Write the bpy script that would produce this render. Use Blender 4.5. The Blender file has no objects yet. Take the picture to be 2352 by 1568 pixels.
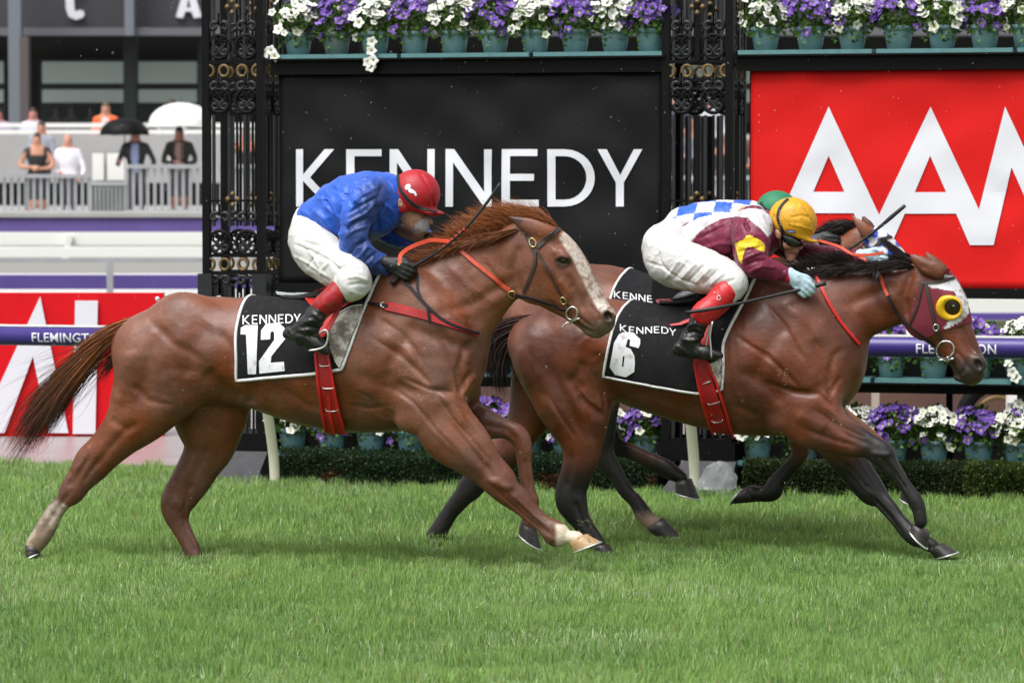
import bpy, math, random
import numpy as np
from mathutils import Vector, Matrix
from mathutils.bvhtree import BVHTree

random.seed(7)
RNG = np.random.default_rng(7)
SC = bpy.context.scene
COL = SC.collection
R = math.radians

# ------------------------------------------------------------------ camera
CAM_Z = 2.03
FPX, PW, PH = 8600.0, 2352.0, 1568.0        # focal length and frame of the photograph in its own pixels
YAW, PITCH = R(16.0), R(2.49)
cam_d = bpy.data.cameras.new('camera')
cam = bpy.data.objects.new('camera', cam_d)
COL.objects.link(cam)
cam.location = (0, 0, CAM_Z)
cam.rotation_euler = (math.pi / 2 - PITCH, 0, YAW)
cam_d.sensor_width = 36.0
cam_d.lens = FPX / PW * 36.0
cam_d.clip_start = 0.5
cam_d.clip_end = 500.0
cam_d.dof.use_dof = True
cam_d.dof.focus_distance = 19.2
cam_d.dof.aperture_fstop = 4.7
SC.camera = cam

# ------------------------------------------------------------------ world, sun, exposure
SUN_EL, SUN_AZ = R(62), R(205)
world = bpy.data.worlds.new('World')
SC.world = world
world.use_nodes = True
wn = world.node_tree
for n in list(wn.nodes):
    wn.nodes.remove(n)
wo = wn.nodes.new('ShaderNodeOutputWorld')
bg = wn.nodes.new('ShaderNodeBackground')
sky = wn.nodes.new('ShaderNodeTexSky')
sky.sky_type = 'NISHITA'
sky.sun_disc = False
sky.sun_elevation = SUN_EL
sky.sun_rotation = SUN_AZ
sky.dust_density = 4.0
hs = wn.nodes.new('ShaderNodeHueSaturation')   # cloud cover takes the blue out of the sky's light
hs.inputs['Saturation'].default_value = 0.18
wn.links.new(sky.outputs['Color'], hs.inputs['Color'])
wn.links.new(hs.outputs['Color'], bg.inputs['Color'])
bg.inputs['Strength'].default_value = 0.10
wn.links.new(bg.outputs['Background'], wo.inputs['Surface'])
sun_d = bpy.data.lights.new('sun', 'SUN')
sun_d.energy = 1.25
sun_d.angle = R(40)
sun_d.color = (1.0, 0.985, 0.96)
sun = bpy.data.objects.new('sun', sun_d)
COL.objects.link(sun)
# light comes from behind and above the camera, a little from the left
sd = Vector((math.sin(SUN_AZ) * math.cos(SUN_EL), math.cos(SUN_AZ) * math.cos(SUN_EL), math.sin(SUN_EL)))
sun.rotation_euler = (-sd).to_track_quat('-Z', 'Y').to_euler()
vs = SC.view_settings
SC.display_settings.display_device = 'sRGB'
vs.view_transform = 'Standard'
vs.look = 'None'
vs.exposure = 1.1
vs.gamma = 1.0
vs.use_curve_mapping = False

# ------------------------------------------------------------------ pixel <-> place helpers
_v = np.array([-math.sin(YAW), math.cos(YAW), 0.0])
_r = np.array([math.cos(YAW), math.sin(YAW), 0.0])
_cv = _v * math.cos(PITCH) + np.array([0, 0, -math.sin(PITCH)])
_cu = _v * math.sin(PITCH) + np.array([0, 0, math.cos(PITCH)])
CAMP = np.array([0, 0, CAM_Z])

def ray(px, py):
    d = _cv + _r * ((px - PW / 2) / FPX) + _cu * ((PH / 2 - py) / FPX)
    return d / np.linalg.norm(d)

def at_y(px, py, Y):
    """point of the plane Y = const (parallel to the running rail) that is seen at a photograph pixel"""
    d = ray(px, py)
    return CAMP + d * (Y / d[1])

def at_z(px, py, Z=0.0):
    d = ray(px, py)
    return CAMP + d * ((Z - CAM_Z) / d[2])

def at_d(px, py, D):
    """point at straight-ahead distance D"""
    d = ray(px, py)
    return CAMP + d * (D / d.dot(_v))

def px_of(P):
    P = np.asarray(P, dtype=float)
    q = P - CAMP
    z = q @ _cv
    return np.stack([PW / 2 + FPX * (q @ _r) / z, PH / 2 - FPX * (q @ _cu) / z], -1)

def scale_at(P):
    return FPX / float((np.asarray(P) - CAMP) @ _cv)

# ------------------------------------------------------------------ object helpers
def link(o, parent=None):
    COL.objects.link(o)
    if parent is not None:
        o.parent = parent
        o.matrix_parent_inverse = parent.matrix_world.inverted()
    return o

def tag(o, label=None, cat=None, group=None, kind=None):
    if label: o['label'] = label
    if cat: o['category'] = cat
    if group: o['group'] = group
    if kind: o['kind'] = kind
    return o

def thing(name, label, cat, loc=(0, 0, 0), group=None, rz=0.0):
    o = bpy.data.objects.new(name, None)
    o.empty_display_size = 0.2
    COL.objects.link(o)
    o.location = loc
    o.rotation_euler = (0, 0, rz)
    o.matrix_world = Matrix.Translation(Vector(loc)) @ Matrix.Rotation(rz, 4, 'Z')
    return tag(o, label, cat, group)

def mesh_obj(name, V, F, mat, parent=None, smooth=False, uv=None):
    me = bpy.data.meshes.new(name)
    V = np.asarray(V, dtype=np.float32).reshape(-1, 3)
    if isinstance(F, np.ndarray) and F.ndim == 2:
        n, k = F.shape
        me.vertices.add(len(V)); me.vertices.foreach_set('co', V.ravel())
        me.loops.add(n * k); me.loops.foreach_set('vertex_index', F.astype(np.int32).ravel())
        me.polygons.add(n)
        me.polygons.foreach_set('loop_start', np.arange(0, n * k, k, dtype=np.int32))
        me.update(calc_edges=True)
    else:
        me.from_pydata([tuple(map(float, v)) for v in V], [], [tuple(map(int, f)) for f in F])
        me.update()
    me.validate()
    if smooth:
        me.polygons.foreach_set('use_smooth', np.ones(len(me.polygons), dtype=bool))
    if mat is not None:
        me.materials.append(mat)
    o = bpy.data.objects.new(name, me)
    return link(o, parent)

class MB:
    """collects simple shapes into one mesh"""
    def __init__(s): s.V, s.F = [], []
    def add(s, V, F):
        b = len(s.V)
        s.V += [tuple(map(float, v)) for v in V]
        s.F += [tuple(i + b for i in f) for f in F]
        return s
    def box(s, c, size, rz=0.0, M=None):
        x, y, z = (q / 2 for q in size)
        P = [(-x, -y, -z), (x, -y, -z), (x, y, -z), (-x, y, -z), (-x, -y, z), (x, -y, z), (x, y, z), (-x, y, z)]
        ca, sa = math.cos(rz), math.sin(rz)
        if M is not None:
            P = [tuple(M @ Vector(p)) for p in P]
        else:
            P = [(p[0] * ca - p[1] * sa, p[0] * sa + p[1] * ca, p[2]) for p in P]
        P = [(p[0] + c[0], p[1] + c[1], p[2] + c[2]) for p in P]
        return s.add(P, [(0, 3, 2, 1), (4, 5, 6, 7), (0, 1, 5, 4), (1, 2, 6, 5), (2, 3, 7, 6), (3, 0, 4, 7)])
    def bar(s, p, q, w, t=None, n=4, caps=True):
        return s.tube([p, q], [w / 2, w / 2] if t is None else [(w / 2, t / 2)] * 2, n, caps)
    def tube(s, pts, rad, n=8, caps=True, closed=False, up=None):
        pts = [Vector(tuple(map(float, p))) for p in pts]
        m = len(pts)
        if not hasattr(rad, '__len__'): rad = [rad] * m
        base = len(s.V)
        pu = None
        for i, p in enumerate(pts):
            if closed:
                t = pts[(i + 1) % m] - pts[i - 1]
            else:
                t = pts[min(i + 1, m - 1)] - pts[max(i - 1, 0)]
            if t.length < 1e-9: t = Vector((0, 0, 1))
            t.normalize()
            u = Vector(up) if up is not None else (pu if pu is not None else (Vector((0, 0, 1)) if abs(t.z) < .9 else Vector((0, 1, 0))))
            a = t.cross(u)
            if a.length < 1e-6: a = t.cross(Vector((1, .3, 0)))
            a.normalize(); b = a.cross(t).normalized(); pu = b
            r = rad[i]
            ra, rb = r if hasattr(r, '__len__') else (r, r)
            off = math.pi / 4 if n == 4 else 0
            k = math.sqrt(2) if n == 4 else 1
            for j in range(n):
                w = 2 * math.pi * j / n + off
                s.V.append(tuple(p + a * (ra * k * math.cos(w)) + b * (rb * k * math.sin(w))))
        mm = m if closed else m - 1
        for i in range(mm):
            i2 = (i + 1) % m
            for j in range(n):
                j2 = (j + 1) % n
                s.F.append((base + i * n + j, base + i * n + j2, base + i2 * n + j2, base + i2 * n + j))
        if caps and not closed:
            s.F.append(tuple(base + j for j in range(n))[::-1])
            s.F.append(tuple(base + (m - 1) * n + j for j in range(n)))
        return s
    def lathe(s, prof, c=(0, 0, 0), n=16, caps=True):
        base = len(s.V)
        for r, z in prof:
            for j in range(n):
                w = 2 * math.pi * j / n
                s.V.append((c[0] + r * math.cos(w), c[1] + r * math.sin(w), c[2] + z))
        for i in range(len(prof) - 1):
            for j in range(n):
                j2 = (j + 1) % n
                s.F.append((base + i * n + j, base + i * n + j2, base + (i + 1) * n + j2, base + (i + 1) * n + j))
        if caps:
            s.F.append(tuple(base + j for j in range(n))[::-1])
            s.F.append(tuple(base + (len(prof) - 1) * n + j for j in range(n)))
        return s
    def build(s, name, mat, parent=None, smooth=False):
        return mesh_obj(name, s.V, s.F, mat, parent, smooth)

# ------------------------------------------------------------------ materials
def new_mat(name):
    m = bpy.data.materials.new(name)
    m.use_nodes = True
    nt = m.node_tree
    b = nt.nodes['Principled BSDF']
    return m, nt, b

def mat_simple(name, col, rough=0.6, spec=0.5, metal=0.0, noise=0.0, nscale=30.0, bump=0.0, bscale=200.0,
               sheen=0.0, crease=0.0, cscale=9.0, cstretch=(1, 1, .6), dirt=None, dirt_amt=0.0, dscale=60.0, coat=0.0, attr=None, stretch=(1, 1, 1), dcut=.52):
    m, nt, b = new_mat(name)
    b.inputs['Roughness'].default_value = rough
    b.inputs['Specular IOR Level'].default_value = spec
    b.inputs['Metallic'].default_value = metal
    b.inputs['Coat Weight'].default_value = coat
    if sheen:
        b.inputs['Sheen Weight'].default_value = sheen
        b.inputs['Sheen Roughness'].default_value = .4
    tc = nt.nodes.new('ShaderNodeTexCoord')
    mp = nt.nodes.new('ShaderNodeMapping')
    mp.inputs['Scale'].default_value = stretch
    nt.links.new(tc.outputs['Object'], mp.inputs['Vector'])
    if attr:
        at = nt.nodes.new('ShaderNodeVertexColor'); at.layer_name = attr
        src = at.outputs['Color']
    else:
        rg = nt.nodes.new('ShaderNodeRGB'); rg.outputs[0].default_value = (*col, 1)
        src = rg.outputs[0]
    if noise:
        tn = nt.nodes.new('ShaderNodeTexNoise')
        tn.inputs['Scale'].default_value = nscale
        tn.inputs['Detail'].default_value = 6
        nt.links.new(mp.outputs[0], tn.inputs['Vector'])
        mr = nt.nodes.new('ShaderNodeMapRange')
        mr.inputs['From Min'].default_value = .25; mr.inputs['From Max'].default_value = .75
        mr.inputs['To Min'].default_value = 1 - noise; mr.inputs['To Max'].default_value = 1 + noise
        nt.links.new(tn.outputs['Fac'], mr.inputs['Value'])
        mx = nt.nodes.new('ShaderNodeVectorMath'); mx.operation = 'SCALE'
        nt.links.new(src, mx.inputs[0]); nt.links.new(mr.outputs[0], mx.inputs['Scale'])
        src = mx.outputs[0]
    if dirt is not None:
        dn = nt.nodes.new('ShaderNodeTexNoise')
        dn.inputs['Scale'].default_value = dscale
        dn.inputs['Detail'].default_value = 8
        dn.inputs['Roughness'].default_value = .7
        nt.links.new(tc.outputs['Object'], dn.inputs['Vector'])
        dr = nt.nodes.new('ShaderNodeMapRange')
        dr.inputs['From Min'].default_value = dcut; dr.inputs['From Max'].default_value = dcut + .12
        dr.inputs['To Max'].default_value = dirt_amt
        nt.links.new(dn.outputs['Fac'], dr.inputs['Value'])
        mix = nt.nodes.new('ShaderNodeMix'); mix.data_type = 'RGBA'
        nt.links.new(dr.outputs[0], mix.inputs['Factor'])
        nt.links.new(src, mix.inputs['A'])
        mix.inputs['B'].default_value = (*dirt, 1)
        src = mix.outputs['Result']
    nt.links.new(src, b.inputs['Base Color'])
    last = None
    if crease:
        cm = nt.nodes.new('ShaderNodeMapping'); cm.inputs['Scale'].default_value = cstretch; cm.inputs['Rotation'].default_value = (0, .6, 0)
        nt.links.new(tc.outputs['Object'], cm.inputs['Vector'])
        cn = nt.nodes.new('ShaderNodeTexNoise'); cn.noise_type = 'RIDGED_MULTIFRACTAL'
        cn.inputs['Scale'].default_value = cscale; cn.inputs['Detail'].default_value = 3; cn.inputs['Roughness'].default_value = .45
        nt.links.new(cm.outputs[0], cn.inputs['Vector'])
        cb = nt.nodes.new('ShaderNodeBump'); cb.inputs['Strength'].default_value = crease; cb.inputs['Distance'].default_value = .02
        nt.links.new(cn.outputs['Fac'], cb.inputs['Height'])
        nt.links.new(cb.outputs[0], b.inputs['Normal']); last = cb.outputs[0]
    if bump:
        bn = nt.nodes.new('ShaderNodeTexNoise')
        bn.inputs['Scale'].default_value = bscale
        bn.inputs['Detail'].default_value = 4
        nt.links.new(mp.outputs[0], bn.inputs['Vector'])
        bp = nt.nodes.new('ShaderNodeBump')
        bp.inputs['Strength'].default_value = bump
        bp.inputs['Distance'].default_value = .01
        nt.links.new(bn.outputs['Fac'], bp.inputs['Height'])
        if last is not None: nt.links.new(last, bp.inputs['Normal'])
        nt.links.new(bp.outputs[0], b.inputs['Normal'])
    return m

M = {}
# ------------------------------------------------------------------ implicit bodies: smooth union of tapered tubes, polygonised with surface nets
def catmull(P, n):
    P = np.asarray(P, float)
    if len(P) < 3:
        t = np.linspace(0, 1, n * (len(P) - 1) + 1)[:, None]
        return P[0] * (1 - t) + P[-1] * t
    Q = np.vstack([2 * P[0] - P[1], P, 2 * P[-1] - P[-2]])
    out = []
    for i in range(1, len(Q) - 2):
        p0, p1, p2, p3 = Q[i - 1], Q[i], Q[i + 1], Q[i + 2]
        for k in range(n):
            t = k / n
            out.append(.5 * ((2 * p1) + (-p0 + p2) * t + (2 * p0 - 5 * p1 + 4 * p2 - p3) * t * t + (-p0 + 3 * p1 - 3 * p2 + p3) * t ** 3))
    out.append(P[-1])
    return np.array(out)

class Field:
    def __init__(s, lo, hi, h):
        s.lo = np.asarray(lo, float); s.h = h
        s.n = np.ceil((np.asarray(hi, float) - s.lo) / h).astype(int) + 1
        s.F = np.full(tuple(s.n), 0.5, np.float32)
        s.ax = [(s.lo[i] + h * np.arange(s.n[i])).astype(np.float32) for i in range(3)]
    def sl(s, lo, hi):
        a = np.clip(np.floor((np.asarray(lo) - s.lo) / s.h).astype(int), 0, s.n)
        b = np.clip(np.ceil((np.asarray(hi) - s.lo) / s.h).astype(int) + 1, 0, s.n)
        if np.any(b <= a): return None
        return tuple(slice(a[i], b[i]) for i in range(3))
    def grids(s, S):
        return s.ax[0][S[0]][:, None, None], s.ax[1][S[1]][None, :, None], s.ax[2][S[2]][None, None, :]
    def merge(s, S, d, k, sub=False):
        a = s.F[S]
        if sub:
            d = -d
            h = np.maximum(k - np.abs(a - d), 0) / max(k, 1e-6)
            s.F[S] = np.maximum(a, d) + h * h * k * .25
        else:
            h = np.maximum(k - np.abs(a - d), 0) / max(k, 1e-6)
            s.F[S] = np.minimum(a, d) - h * h * k * .25
    def tube(s, pts, r, ratio, k=.03, n=4, sub=False, kin=.004):
        """pts Nx3, in-plane radius r, lateral/in-plane ratio; sideways is Y"""
        A = catmull(np.column_stack([pts, r, ratio]), n)
        P, rr, q = A[:, :3], np.maximum(A[:, 3], .003), np.clip(A[:, 4], .15, 4)
        lat = rr * np.maximum(q, 1)
        pad = k + .02
        lo = (P - np.maximum(rr, lat)[:, None]).min(0) - pad
        hi = (P + np.maximum(rr, lat)[:, None]).max(0) + pad
        S = s.sl(lo, hi)
        if S is None: return
        X, Y, Z = s.grids(S)
        D = np.full((X.shape[0], Y.shape[1], Z.shape[2]), .5, np.float32)
        o = [S[i].start for i in range(3)]
        for i in range(len(P) - 1):
            a, b = P[i], P[i + 1]
            R0 = max(rr[i], rr[i + 1]) * max(1, q[i], q[i + 1])
            S2 = s.sl(np.minimum(a, b) - R0 - pad, np.maximum(a, b) + R0 + pad)
            if S2 is None: continue
            L = tuple(slice(S2[j].start - o[j], S2[j].stop - o[j]) for j in range(3))
            L = tuple(slice(max(L[j].start, 0), min(L[j].stop, D.shape[j])) for j in range(3))
            if any(L[j].stop <= L[j].start for j in range(3)): continue
            x = X[L[0]] - np.float32(a[0]); y = Y[:, L[1]] - np.float32(a[1]); z = Z[:, :, L[2]] - np.float32(a[2])
            qm = .5 * (q[i] + q[i + 1])
            e = (b - a).astype(np.float32)
            ee = float(e[0] ** 2 + e[2] ** 2 + (e[1]) ** 2) + 1e-9
            t = np.clip((x * e[0] + y * e[1] + z * e[2]) / ee, 0, 1)
            dx = x - t * e[0]; dy = (y - t * e[1]) / np.float32(qm); dz = z - t * e[2]
            d = np.sqrt(dx * dx + dy * dy + dz * dz) - (rr[i] + t * (rr[i + 1] - rr[i]))
            if qm < 1: d = d * np.float32(max(qm, .55))
            g = D[L]
            h = np.maximum(kin - np.abs(g - d), 0) / kin
            D[L] = np.minimum(g, d) - h * h * kin * .25
        s.merge(S, D, k, sub)
    def ell(s, c, r, k=.03, ang=0.0, sub=False):
        c = np.asarray(c, float); r = np.asarray(r, float)
        m = float(r.max()) + k + .02
        S = s.sl(c - m, c + m)
        if S is None: return
        X, Y, Z = s.grids(S)
        x, y, z = X - np.float32(c[0]), Y - np.float32(c[1]), Z - np.float32(c[2])
        ca, sa = math.cos(ang), math.sin(ang)
        u = x * ca + z * sa; w = -x * sa + z * ca
        p = np.sqrt((u / r[0]) ** 2 + (y / r[1]) ** 2 + (w / r[2]) ** 2)
        d = ((p - 1) * float(r.min())).astype(np.float32)
        s.merge(S, d, k, sub)
    def cut(s, p, n):
        p = np.asarray(p, float); n = np.asarray(n, float); n = n / np.linalg.norm(n)
        X, Y, Z = s.ax[0][:, None, None], s.ax[1][None, :, None], s.ax[2][None, None, :]
        d = ((X - p[0]) * n[0] + (Y - p[1]) * n[1] + (Z - p[2]) * n[2]).astype(np.float32)
        s.F = np.maximum(s.F, d)
    def mesh(s, smooth=2):
        F = s.F
        neg = F < 0
        nx, ny, nz = F.shape
        c = np.zeros((nx - 1, ny - 1, nz - 1), np.uint8)
        for i in (0, 1):
            for j in (0, 1):
                for k in (0, 1):
                    c += neg[i:nx - 1 + i, j:ny - 1 + j, k:nz - 1 + k]
        act = (c > 0) & (c < 8)
        I = np.argwhere(act)
        idx = np.full(act.shape, -1, np.int32); idx[act] = np.arange(len(I))
        acc = np.zeros((len(I), 3)); cnt = np.zeros(len(I))
        corners = [(i, j, k) for i in (0, 1) for j in (0, 1) for k in (0, 1)]
        vals = {q: F[I[:, 0] + q[0], I[:, 1] + q[1], I[:, 2] + q[2]] for q in corners}
        for q in corners:
            for ax in range(3):
                if q[ax] == 0:
                    q2 = list(q); q2[ax] = 1; q2 = tuple(q2)
                    a, b = vals[q], vals[q2]
                    m = (a < 0) != (b < 0)
                    t = np.where(m, a / np.where(m, a - b, 1), 0)
                    p = np.zeros((len(I), 3)); p[:] = q; p[:, ax] = t
                    acc[m] += p[m]; cnt[m] += 1
        V = s.lo + s.h * (I + acc / cnt[:, None])
        quads = []
        for ax in range(3):
            u, w = (ax + 1) % 3, (ax + 2) % 3
            sa = [slice(None)] * 3; sb = [slice(None)] * 3
            sa[ax] = slice(0, -1); sb[ax] = slice(1, None)
            a, b = neg[tuple(sa)], neg[tuple(sb)]
            E = np.argwhere(a != b)
            E = E[(E[:, u] > 0) & (E[:, w] > 0) & (E[:, u] < F.shape[u] - 1) & (E[:, w] < F.shape[w] - 1)]
            if not len(E): continue
            def g(du, dw):
                e = E.copy(); e[:, u] -= du; e[:, w] -= dw
                return idx[e[:, 0], e[:, 1], e[:, 2]]
            Q = np.stack([g(0, 0), g(1, 0), g(1, 1), g(0, 1)], 1)
            fl = a[E[:, 0], E[:, 1], E[:, 2]]
            Q[~fl] = Q[~fl][:, ::-1]
            quads.append(Q)
        Q = np.vstack(quads)
        Q = Q[(Q >= 0).all(1)]
        V = smooth_verts(V, Q, smooth)
        return V, Q

def edges_of(Q):
    k = Q.shape[1]
    return np.vstack([np.stack([Q[:, i], Q[:, (i + 1) % k]], 1) for i in range(k)])

def smooth_verts(V, Q, it, lam=.5, mu=-.53):
    E = edges_of(Q)
    n = len(V)
    cnt = np.bincount(E[:, 0], minlength=n) + np.bincount(E[:, 1], minlength=n)
    cnt = np.maximum(cnt, 1)
    V = V.copy()
    for _ in range(it):
        for f in (lam, mu):
            L = np.stack([np.bincount(E[:, 0], V[E[:, 1], a], n) + np.bincount(E[:, 1], V[E[:, 0], a], n) for a in range(3)], 1)
            V = V + f * (L / cnt[:, None] - V)
    return V

def normals_of(V, Q):
    a, b, c, d = V[Q[:, 0]], V[Q[:, 1]], V[Q[:, 2]], V[Q[:, 3]]
    fn = np.cross(c - a, d - b)
    N = np.zeros_like(V)
    for k in range(4):
        for ax in range(3):
            N[:, ax] += np.bincount(Q[:, k], fn[:, ax], len(V))
    return N / (np.linalg.norm(N, axis=1, keepdims=True) + 1e-12)

def poly_dist(P, poly):
    """distance of 2-D points to a polyline and the arc parameter 0..1 of the foot"""
    poly = np.asarray(poly, float)
    seg = np.linalg.norm(np.diff(poly, axis=0), axis=1)
    tot = seg.sum() + 1e-9
    best = np.full(len(P), 1e9); par = np.zeros(len(P)); acc = 0
    for i in range(len(poly) - 1):
        a, e = poly[i], poly[i + 1] - poly[i]
        t = np.clip(((P - a) @ e) / (e @ e + 1e-9), 0, 1)
        d = np.linalg.norm(P - a - t[:, None] * e, axis=1)
        m = d < best
        best[m] = d[m]; par[m] = (acc + t[m] * seg[i]) / tot
        acc += seg[i]
    return best, par

def in_poly(P, poly):
    poly = np.asarray(poly, float)
    x, y = P[:, 0], P[:, 1]
    r = np.zeros(len(P), bool)
    j = len(poly) - 1
    for i in range(len(poly)):
        xi, yi = poly[i]; xj, yj = poly[j]
        c = ((yi > y) != (yj > y)) & (x < (xj - xi) * (y - yi) / (yj - yi + 1e-12) + xi)
        r ^= c
        j = i
    return r

def sstep(e0, e1, x):
    t = np.clip((x - e0) / (e1 - e0), 0, 1)
    return t * t * (3 - 2 * t)

def set_color(o, C, name='coat'):
    C = np.asarray(C, np.float32)
    a = o.data.color_attributes.new(name, 'FLOAT_COLOR', 'POINT')
    a.data.foreach_set('color', np.column_stack([C, np.ones(len(C), np.float32)]).ravel())

def noise3(P, scale, seed=0, octs=3):
    """cheap smooth value noise"""
    out = np.zeros(len(P)); amp = 1; tot = 0
    for o in range(octs):
        q = P * scale * 2 ** o + seed * 17.3
        i = np.floor(q).astype(np.int64); f = q - i; f = f * f * (3 - 2 * f)
        v = 0
        for dx in (0, 1):
            for dy in (0, 1):
                for dz in (0, 1):
                    hsh = ((i[:, 0] + dx) * 73856093) ^ ((i[:, 1] + dy) * 19349663) ^ ((i[:, 2] + dz) * 83492791) ^ (seed * 7919 + o * 104729)
                    hsh = (hsh ^ (hsh >> 13)) * 1274126177 & 0xFFFFFFFF
                    rv = ((hsh ^ (hsh >> 16)) & 0xFFFF) / 65535.0
                    w = (f[:, 0] if dx else 1 - f[:, 0]) * (f[:, 1] if dy else 1 - f[:, 1]) * (f[:, 2] if dz else 1 - f[:, 2])
                    v = v + w * rv
        out += amp * v; tot += amp; amp *= .5
    return out / tot

def trace(pairs, Y0):
    """pairs of outline pixels (x1,y1,x2,y2,side,ratio): centre line, radii and ratios in the body's own planes"""
    P, r, q = [], [], []
    for x1, y1, x2, y2, side, ratio in pairs:
        c = at_y((x1 + x2) / 2, (y1 + y2) / 2, Y0 + side)
        P.append(c); r.append(.5 * math.hypot(x1 - x2, y1 - y2) / scale_at(c)); q.append(ratio)
    return np.array(P), np.array(r), np.array(q)

def vcol(o, fn):
    pass
from mathutils.geometry import tessellate_polygon
import bmesh
class Surf:
    def __init__(s, V, Q):
        s.bvh = BVHTree.FromPolygons([tuple(v) for v in np.asarray(V).tolist()], [tuple(q) for q in np.asarray(Q).tolist()])
    def hit(s, px, py, lift=.004):
        d = ray(px, py)
        p, n, i, dist = s.bvh.ray_cast(Vector(CAMP), Vector(d))
        if p is None: return None, None
        return np.array(p) + np.array(n) * lift, np.array(n)
    def strap(s, name, pts, width, mat, parent, lift=.004, thick=.003, n=10, closed=False, side=0.0):
        """a flat strap laid along the body where the pixel line runs; off the body it hangs in the plane of its ends"""
        A = catmull(np.array([p[:2] for p in pts], float), n)
        P, N = [], []
        for x, y in A:
            p, nn = s.hit(x, y, lift)
            P.append(p); N.append(nn)
        ok = [i for i in range(len(P)) if P[i] is not None]
        if not ok: return None
        for i in range(len(P)):
            if P[i] is None:
                j = min(ok, key=lambda q: abs(q - i))
                P[i] = at_y(A[i][0], A[i][1], P[j][1]); N[i] = N[j]
        P = np.array(P); N = np.array(N)
        for _ in range(3):
            N[1:-1] = (N[:-2] + N[1:-1] * 2 + N[2:]) / 4
            Pm = P.copy(); Pm[1:-1] = (P[:-2] + 2 * P[1:-1] + P[2:]) / 4
            P = Pm + N * .0003
        N /= np.linalg.norm(N, axis=1, keepdims=True)
        return ribbon(name, P, N, width, thick, mat, parent)


def ribbon(name, P, N, width, thick, mat, parent=None, prof=None):
    P = np.asarray(P, float); N = np.asarray(N, float)
    T = np.gradient(P, axis=0); T /= np.linalg.norm(T, axis=1, keepdims=True) + 1e-9
    W = np.cross(T, N); W /= np.linalg.norm(W, axis=1, keepdims=True) + 1e-9
    N2 = np.cross(W, T)
    w = (np.full(len(P), width) if not hasattr(width, '__len__') else np.interp(np.linspace(0, 1, len(P)), np.linspace(0, 1, len(width)), width))[:, None]
    t = thick
    V = np.stack([P - W * w / 2, P - W * w * .42 + N2 * t, P + W * w * .42 + N2 * t, P + W * w / 2], 1).reshape(-1, 3)
    m = len(P); F = []
    for i in range(m - 1):
        for j in range(4):
            j2 = (j + 1) % 4
            F.append((i * 4 + j, i * 4 + j2, i * 4 + 4 + j2, i * 4 + 4 + j))
    F.append((3, 2, 1, 0)); F.append(tuple((m - 1) * 4 + j for j in range(4)))
    return mesh_obj(name, V, F, mat, parent, smooth=False)

def tess(polys):
    """outer ring and holes -> vertices, triangles"""
    flat = [p for q in polys for p in q]
    T = tessellate_polygon([[Vector((p[0], p[1], 0)) for p in q] for q in polys])
    return flat, T

def fine_poly(polys, step):
    flat, T = tess(polys)
    bm = bmesh.new()
    vs_ = [bm.verts.new((p[0], p[1], 0)) for p in flat]
    for t in T:
        try: bm.faces.new([vs_[i] for i in t])
        except ValueError: pass
    for _ in range(7):
        E = [e for e in bm.edges if e.calc_length() > step]
        if not E: break
        bmesh.ops.subdivide_edges(bm, edges=E, cuts=1, use_grid_fill=True)
        bmesh.ops.triangulate(bm, faces=[f for f in bm.faces if len(f.verts) > 3])
    bm.verts.index_update()
    V = [(v.co.x, v.co.y) for v in bm.verts]
    F = [tuple(v.index for v in f.verts) for f in bm.faces]
    bm.free()
    return V, F

def decal(surf, name, polys, mat, parent, lift=.003, step=7, thick=0.0):
    """a flat cut-out laid on a surface as seen from the track side"""
    V2, F = fine_poly(polys, step)
    P, last = [], None
    hits = [surf.hit(x, y, lift) for x, y in V2]
    good = [i for i, q in enumerate(hits) if q[0] is not None]
    for i, (p, n) in enumerate(hits):
        if p is None:
            j = min(good, key=lambda q: (V2[q][0] - V2[i][0]) ** 2 + (V2[q][1] - V2[i][1]) ** 2)
            p = at_y(V2[i][0], V2[i][1], hits[j][0][1])
        P.append(p)
    P = np.array(P)
    # faces turned to the camera
    F2 = []
    for f in F:
        n = np.cross(P[f[1]] - P[f[0]], P[f[2]] - P[f[0]])
        F2.append(f if n @ _cv < 0 else f[::-1])
    o = mesh_obj(name, P, F2, mat, parent, smooth=False)
    if thick:
        md = o.modifiers.new('thickness', 'SOLIDIFY'); md.thickness = thick; md.offset = -1
    return o

def arc(cx, cy, rx, ry, a0, a1, n=14):
    return [(cx + rx * math.cos(R(a0 + (a1 - a0) * i / n)), cy + ry * math.sin(R(a0 + (a1 - a0) * i / n))) for i in range(n + 1)]
GLYPH = {
    'K': (.80, [[(0, 0), (0, 1), (.14, 1), (.14, .56), (.57, 1), (.76, 1), (.28, .51), (.82, 0), (.62, 0), (.14, .45), (.14, 0)]]),
    'E': (.62, [[(0, 0), (0, 1), (.60, 1), (.60, .88), (.14, .88), (.14, .57), (.54, .57), (.54, .45), (.14, .45), (.14, .12), (.62, .12), (.62, 0)]]),
    'N': (.80, [[(0, 0), (0, 1), (.15, 1), (.67, .25), (.67, 1), (.80, 1), (.80, 0), (.66, 0), (.13, .77), (.13, 0)]]),
    'D': (.82, [[(0, 0), (0, 1), (.30, 1)] + arc(.30, .5, .52, .5, 90, -90)[1:], [(.14, .12), (.14, .88), (.30, .88)] + arc(.30, .5, .375, .38, 90, -90)[1:]]),
    'Y': (.78, [[(.32, 0), (.32, .42), (0, 1), (.16, 1), (.395, .55), (.63, 1), (.78, 1), (.46, .42), (.46, 0)]]),
}
GAP = {'K': .21, 'E': .20, 'N': .20, 'D': .06, 'Y': 0}
def word_polys(word, place, gap=None):
    """glyph rings mapped through place(x, y), x and y in cap heights"""
    x = 0; out = []
    for ch in word:
        w, rings = GLYPH[ch]
        out.append((ch, [[place(x + p[0], p[1]) for p in rg] for rg in rings]))
        x += w + (GAP.get(ch, .18) if gap is None else gap)
    return out, x

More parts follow.
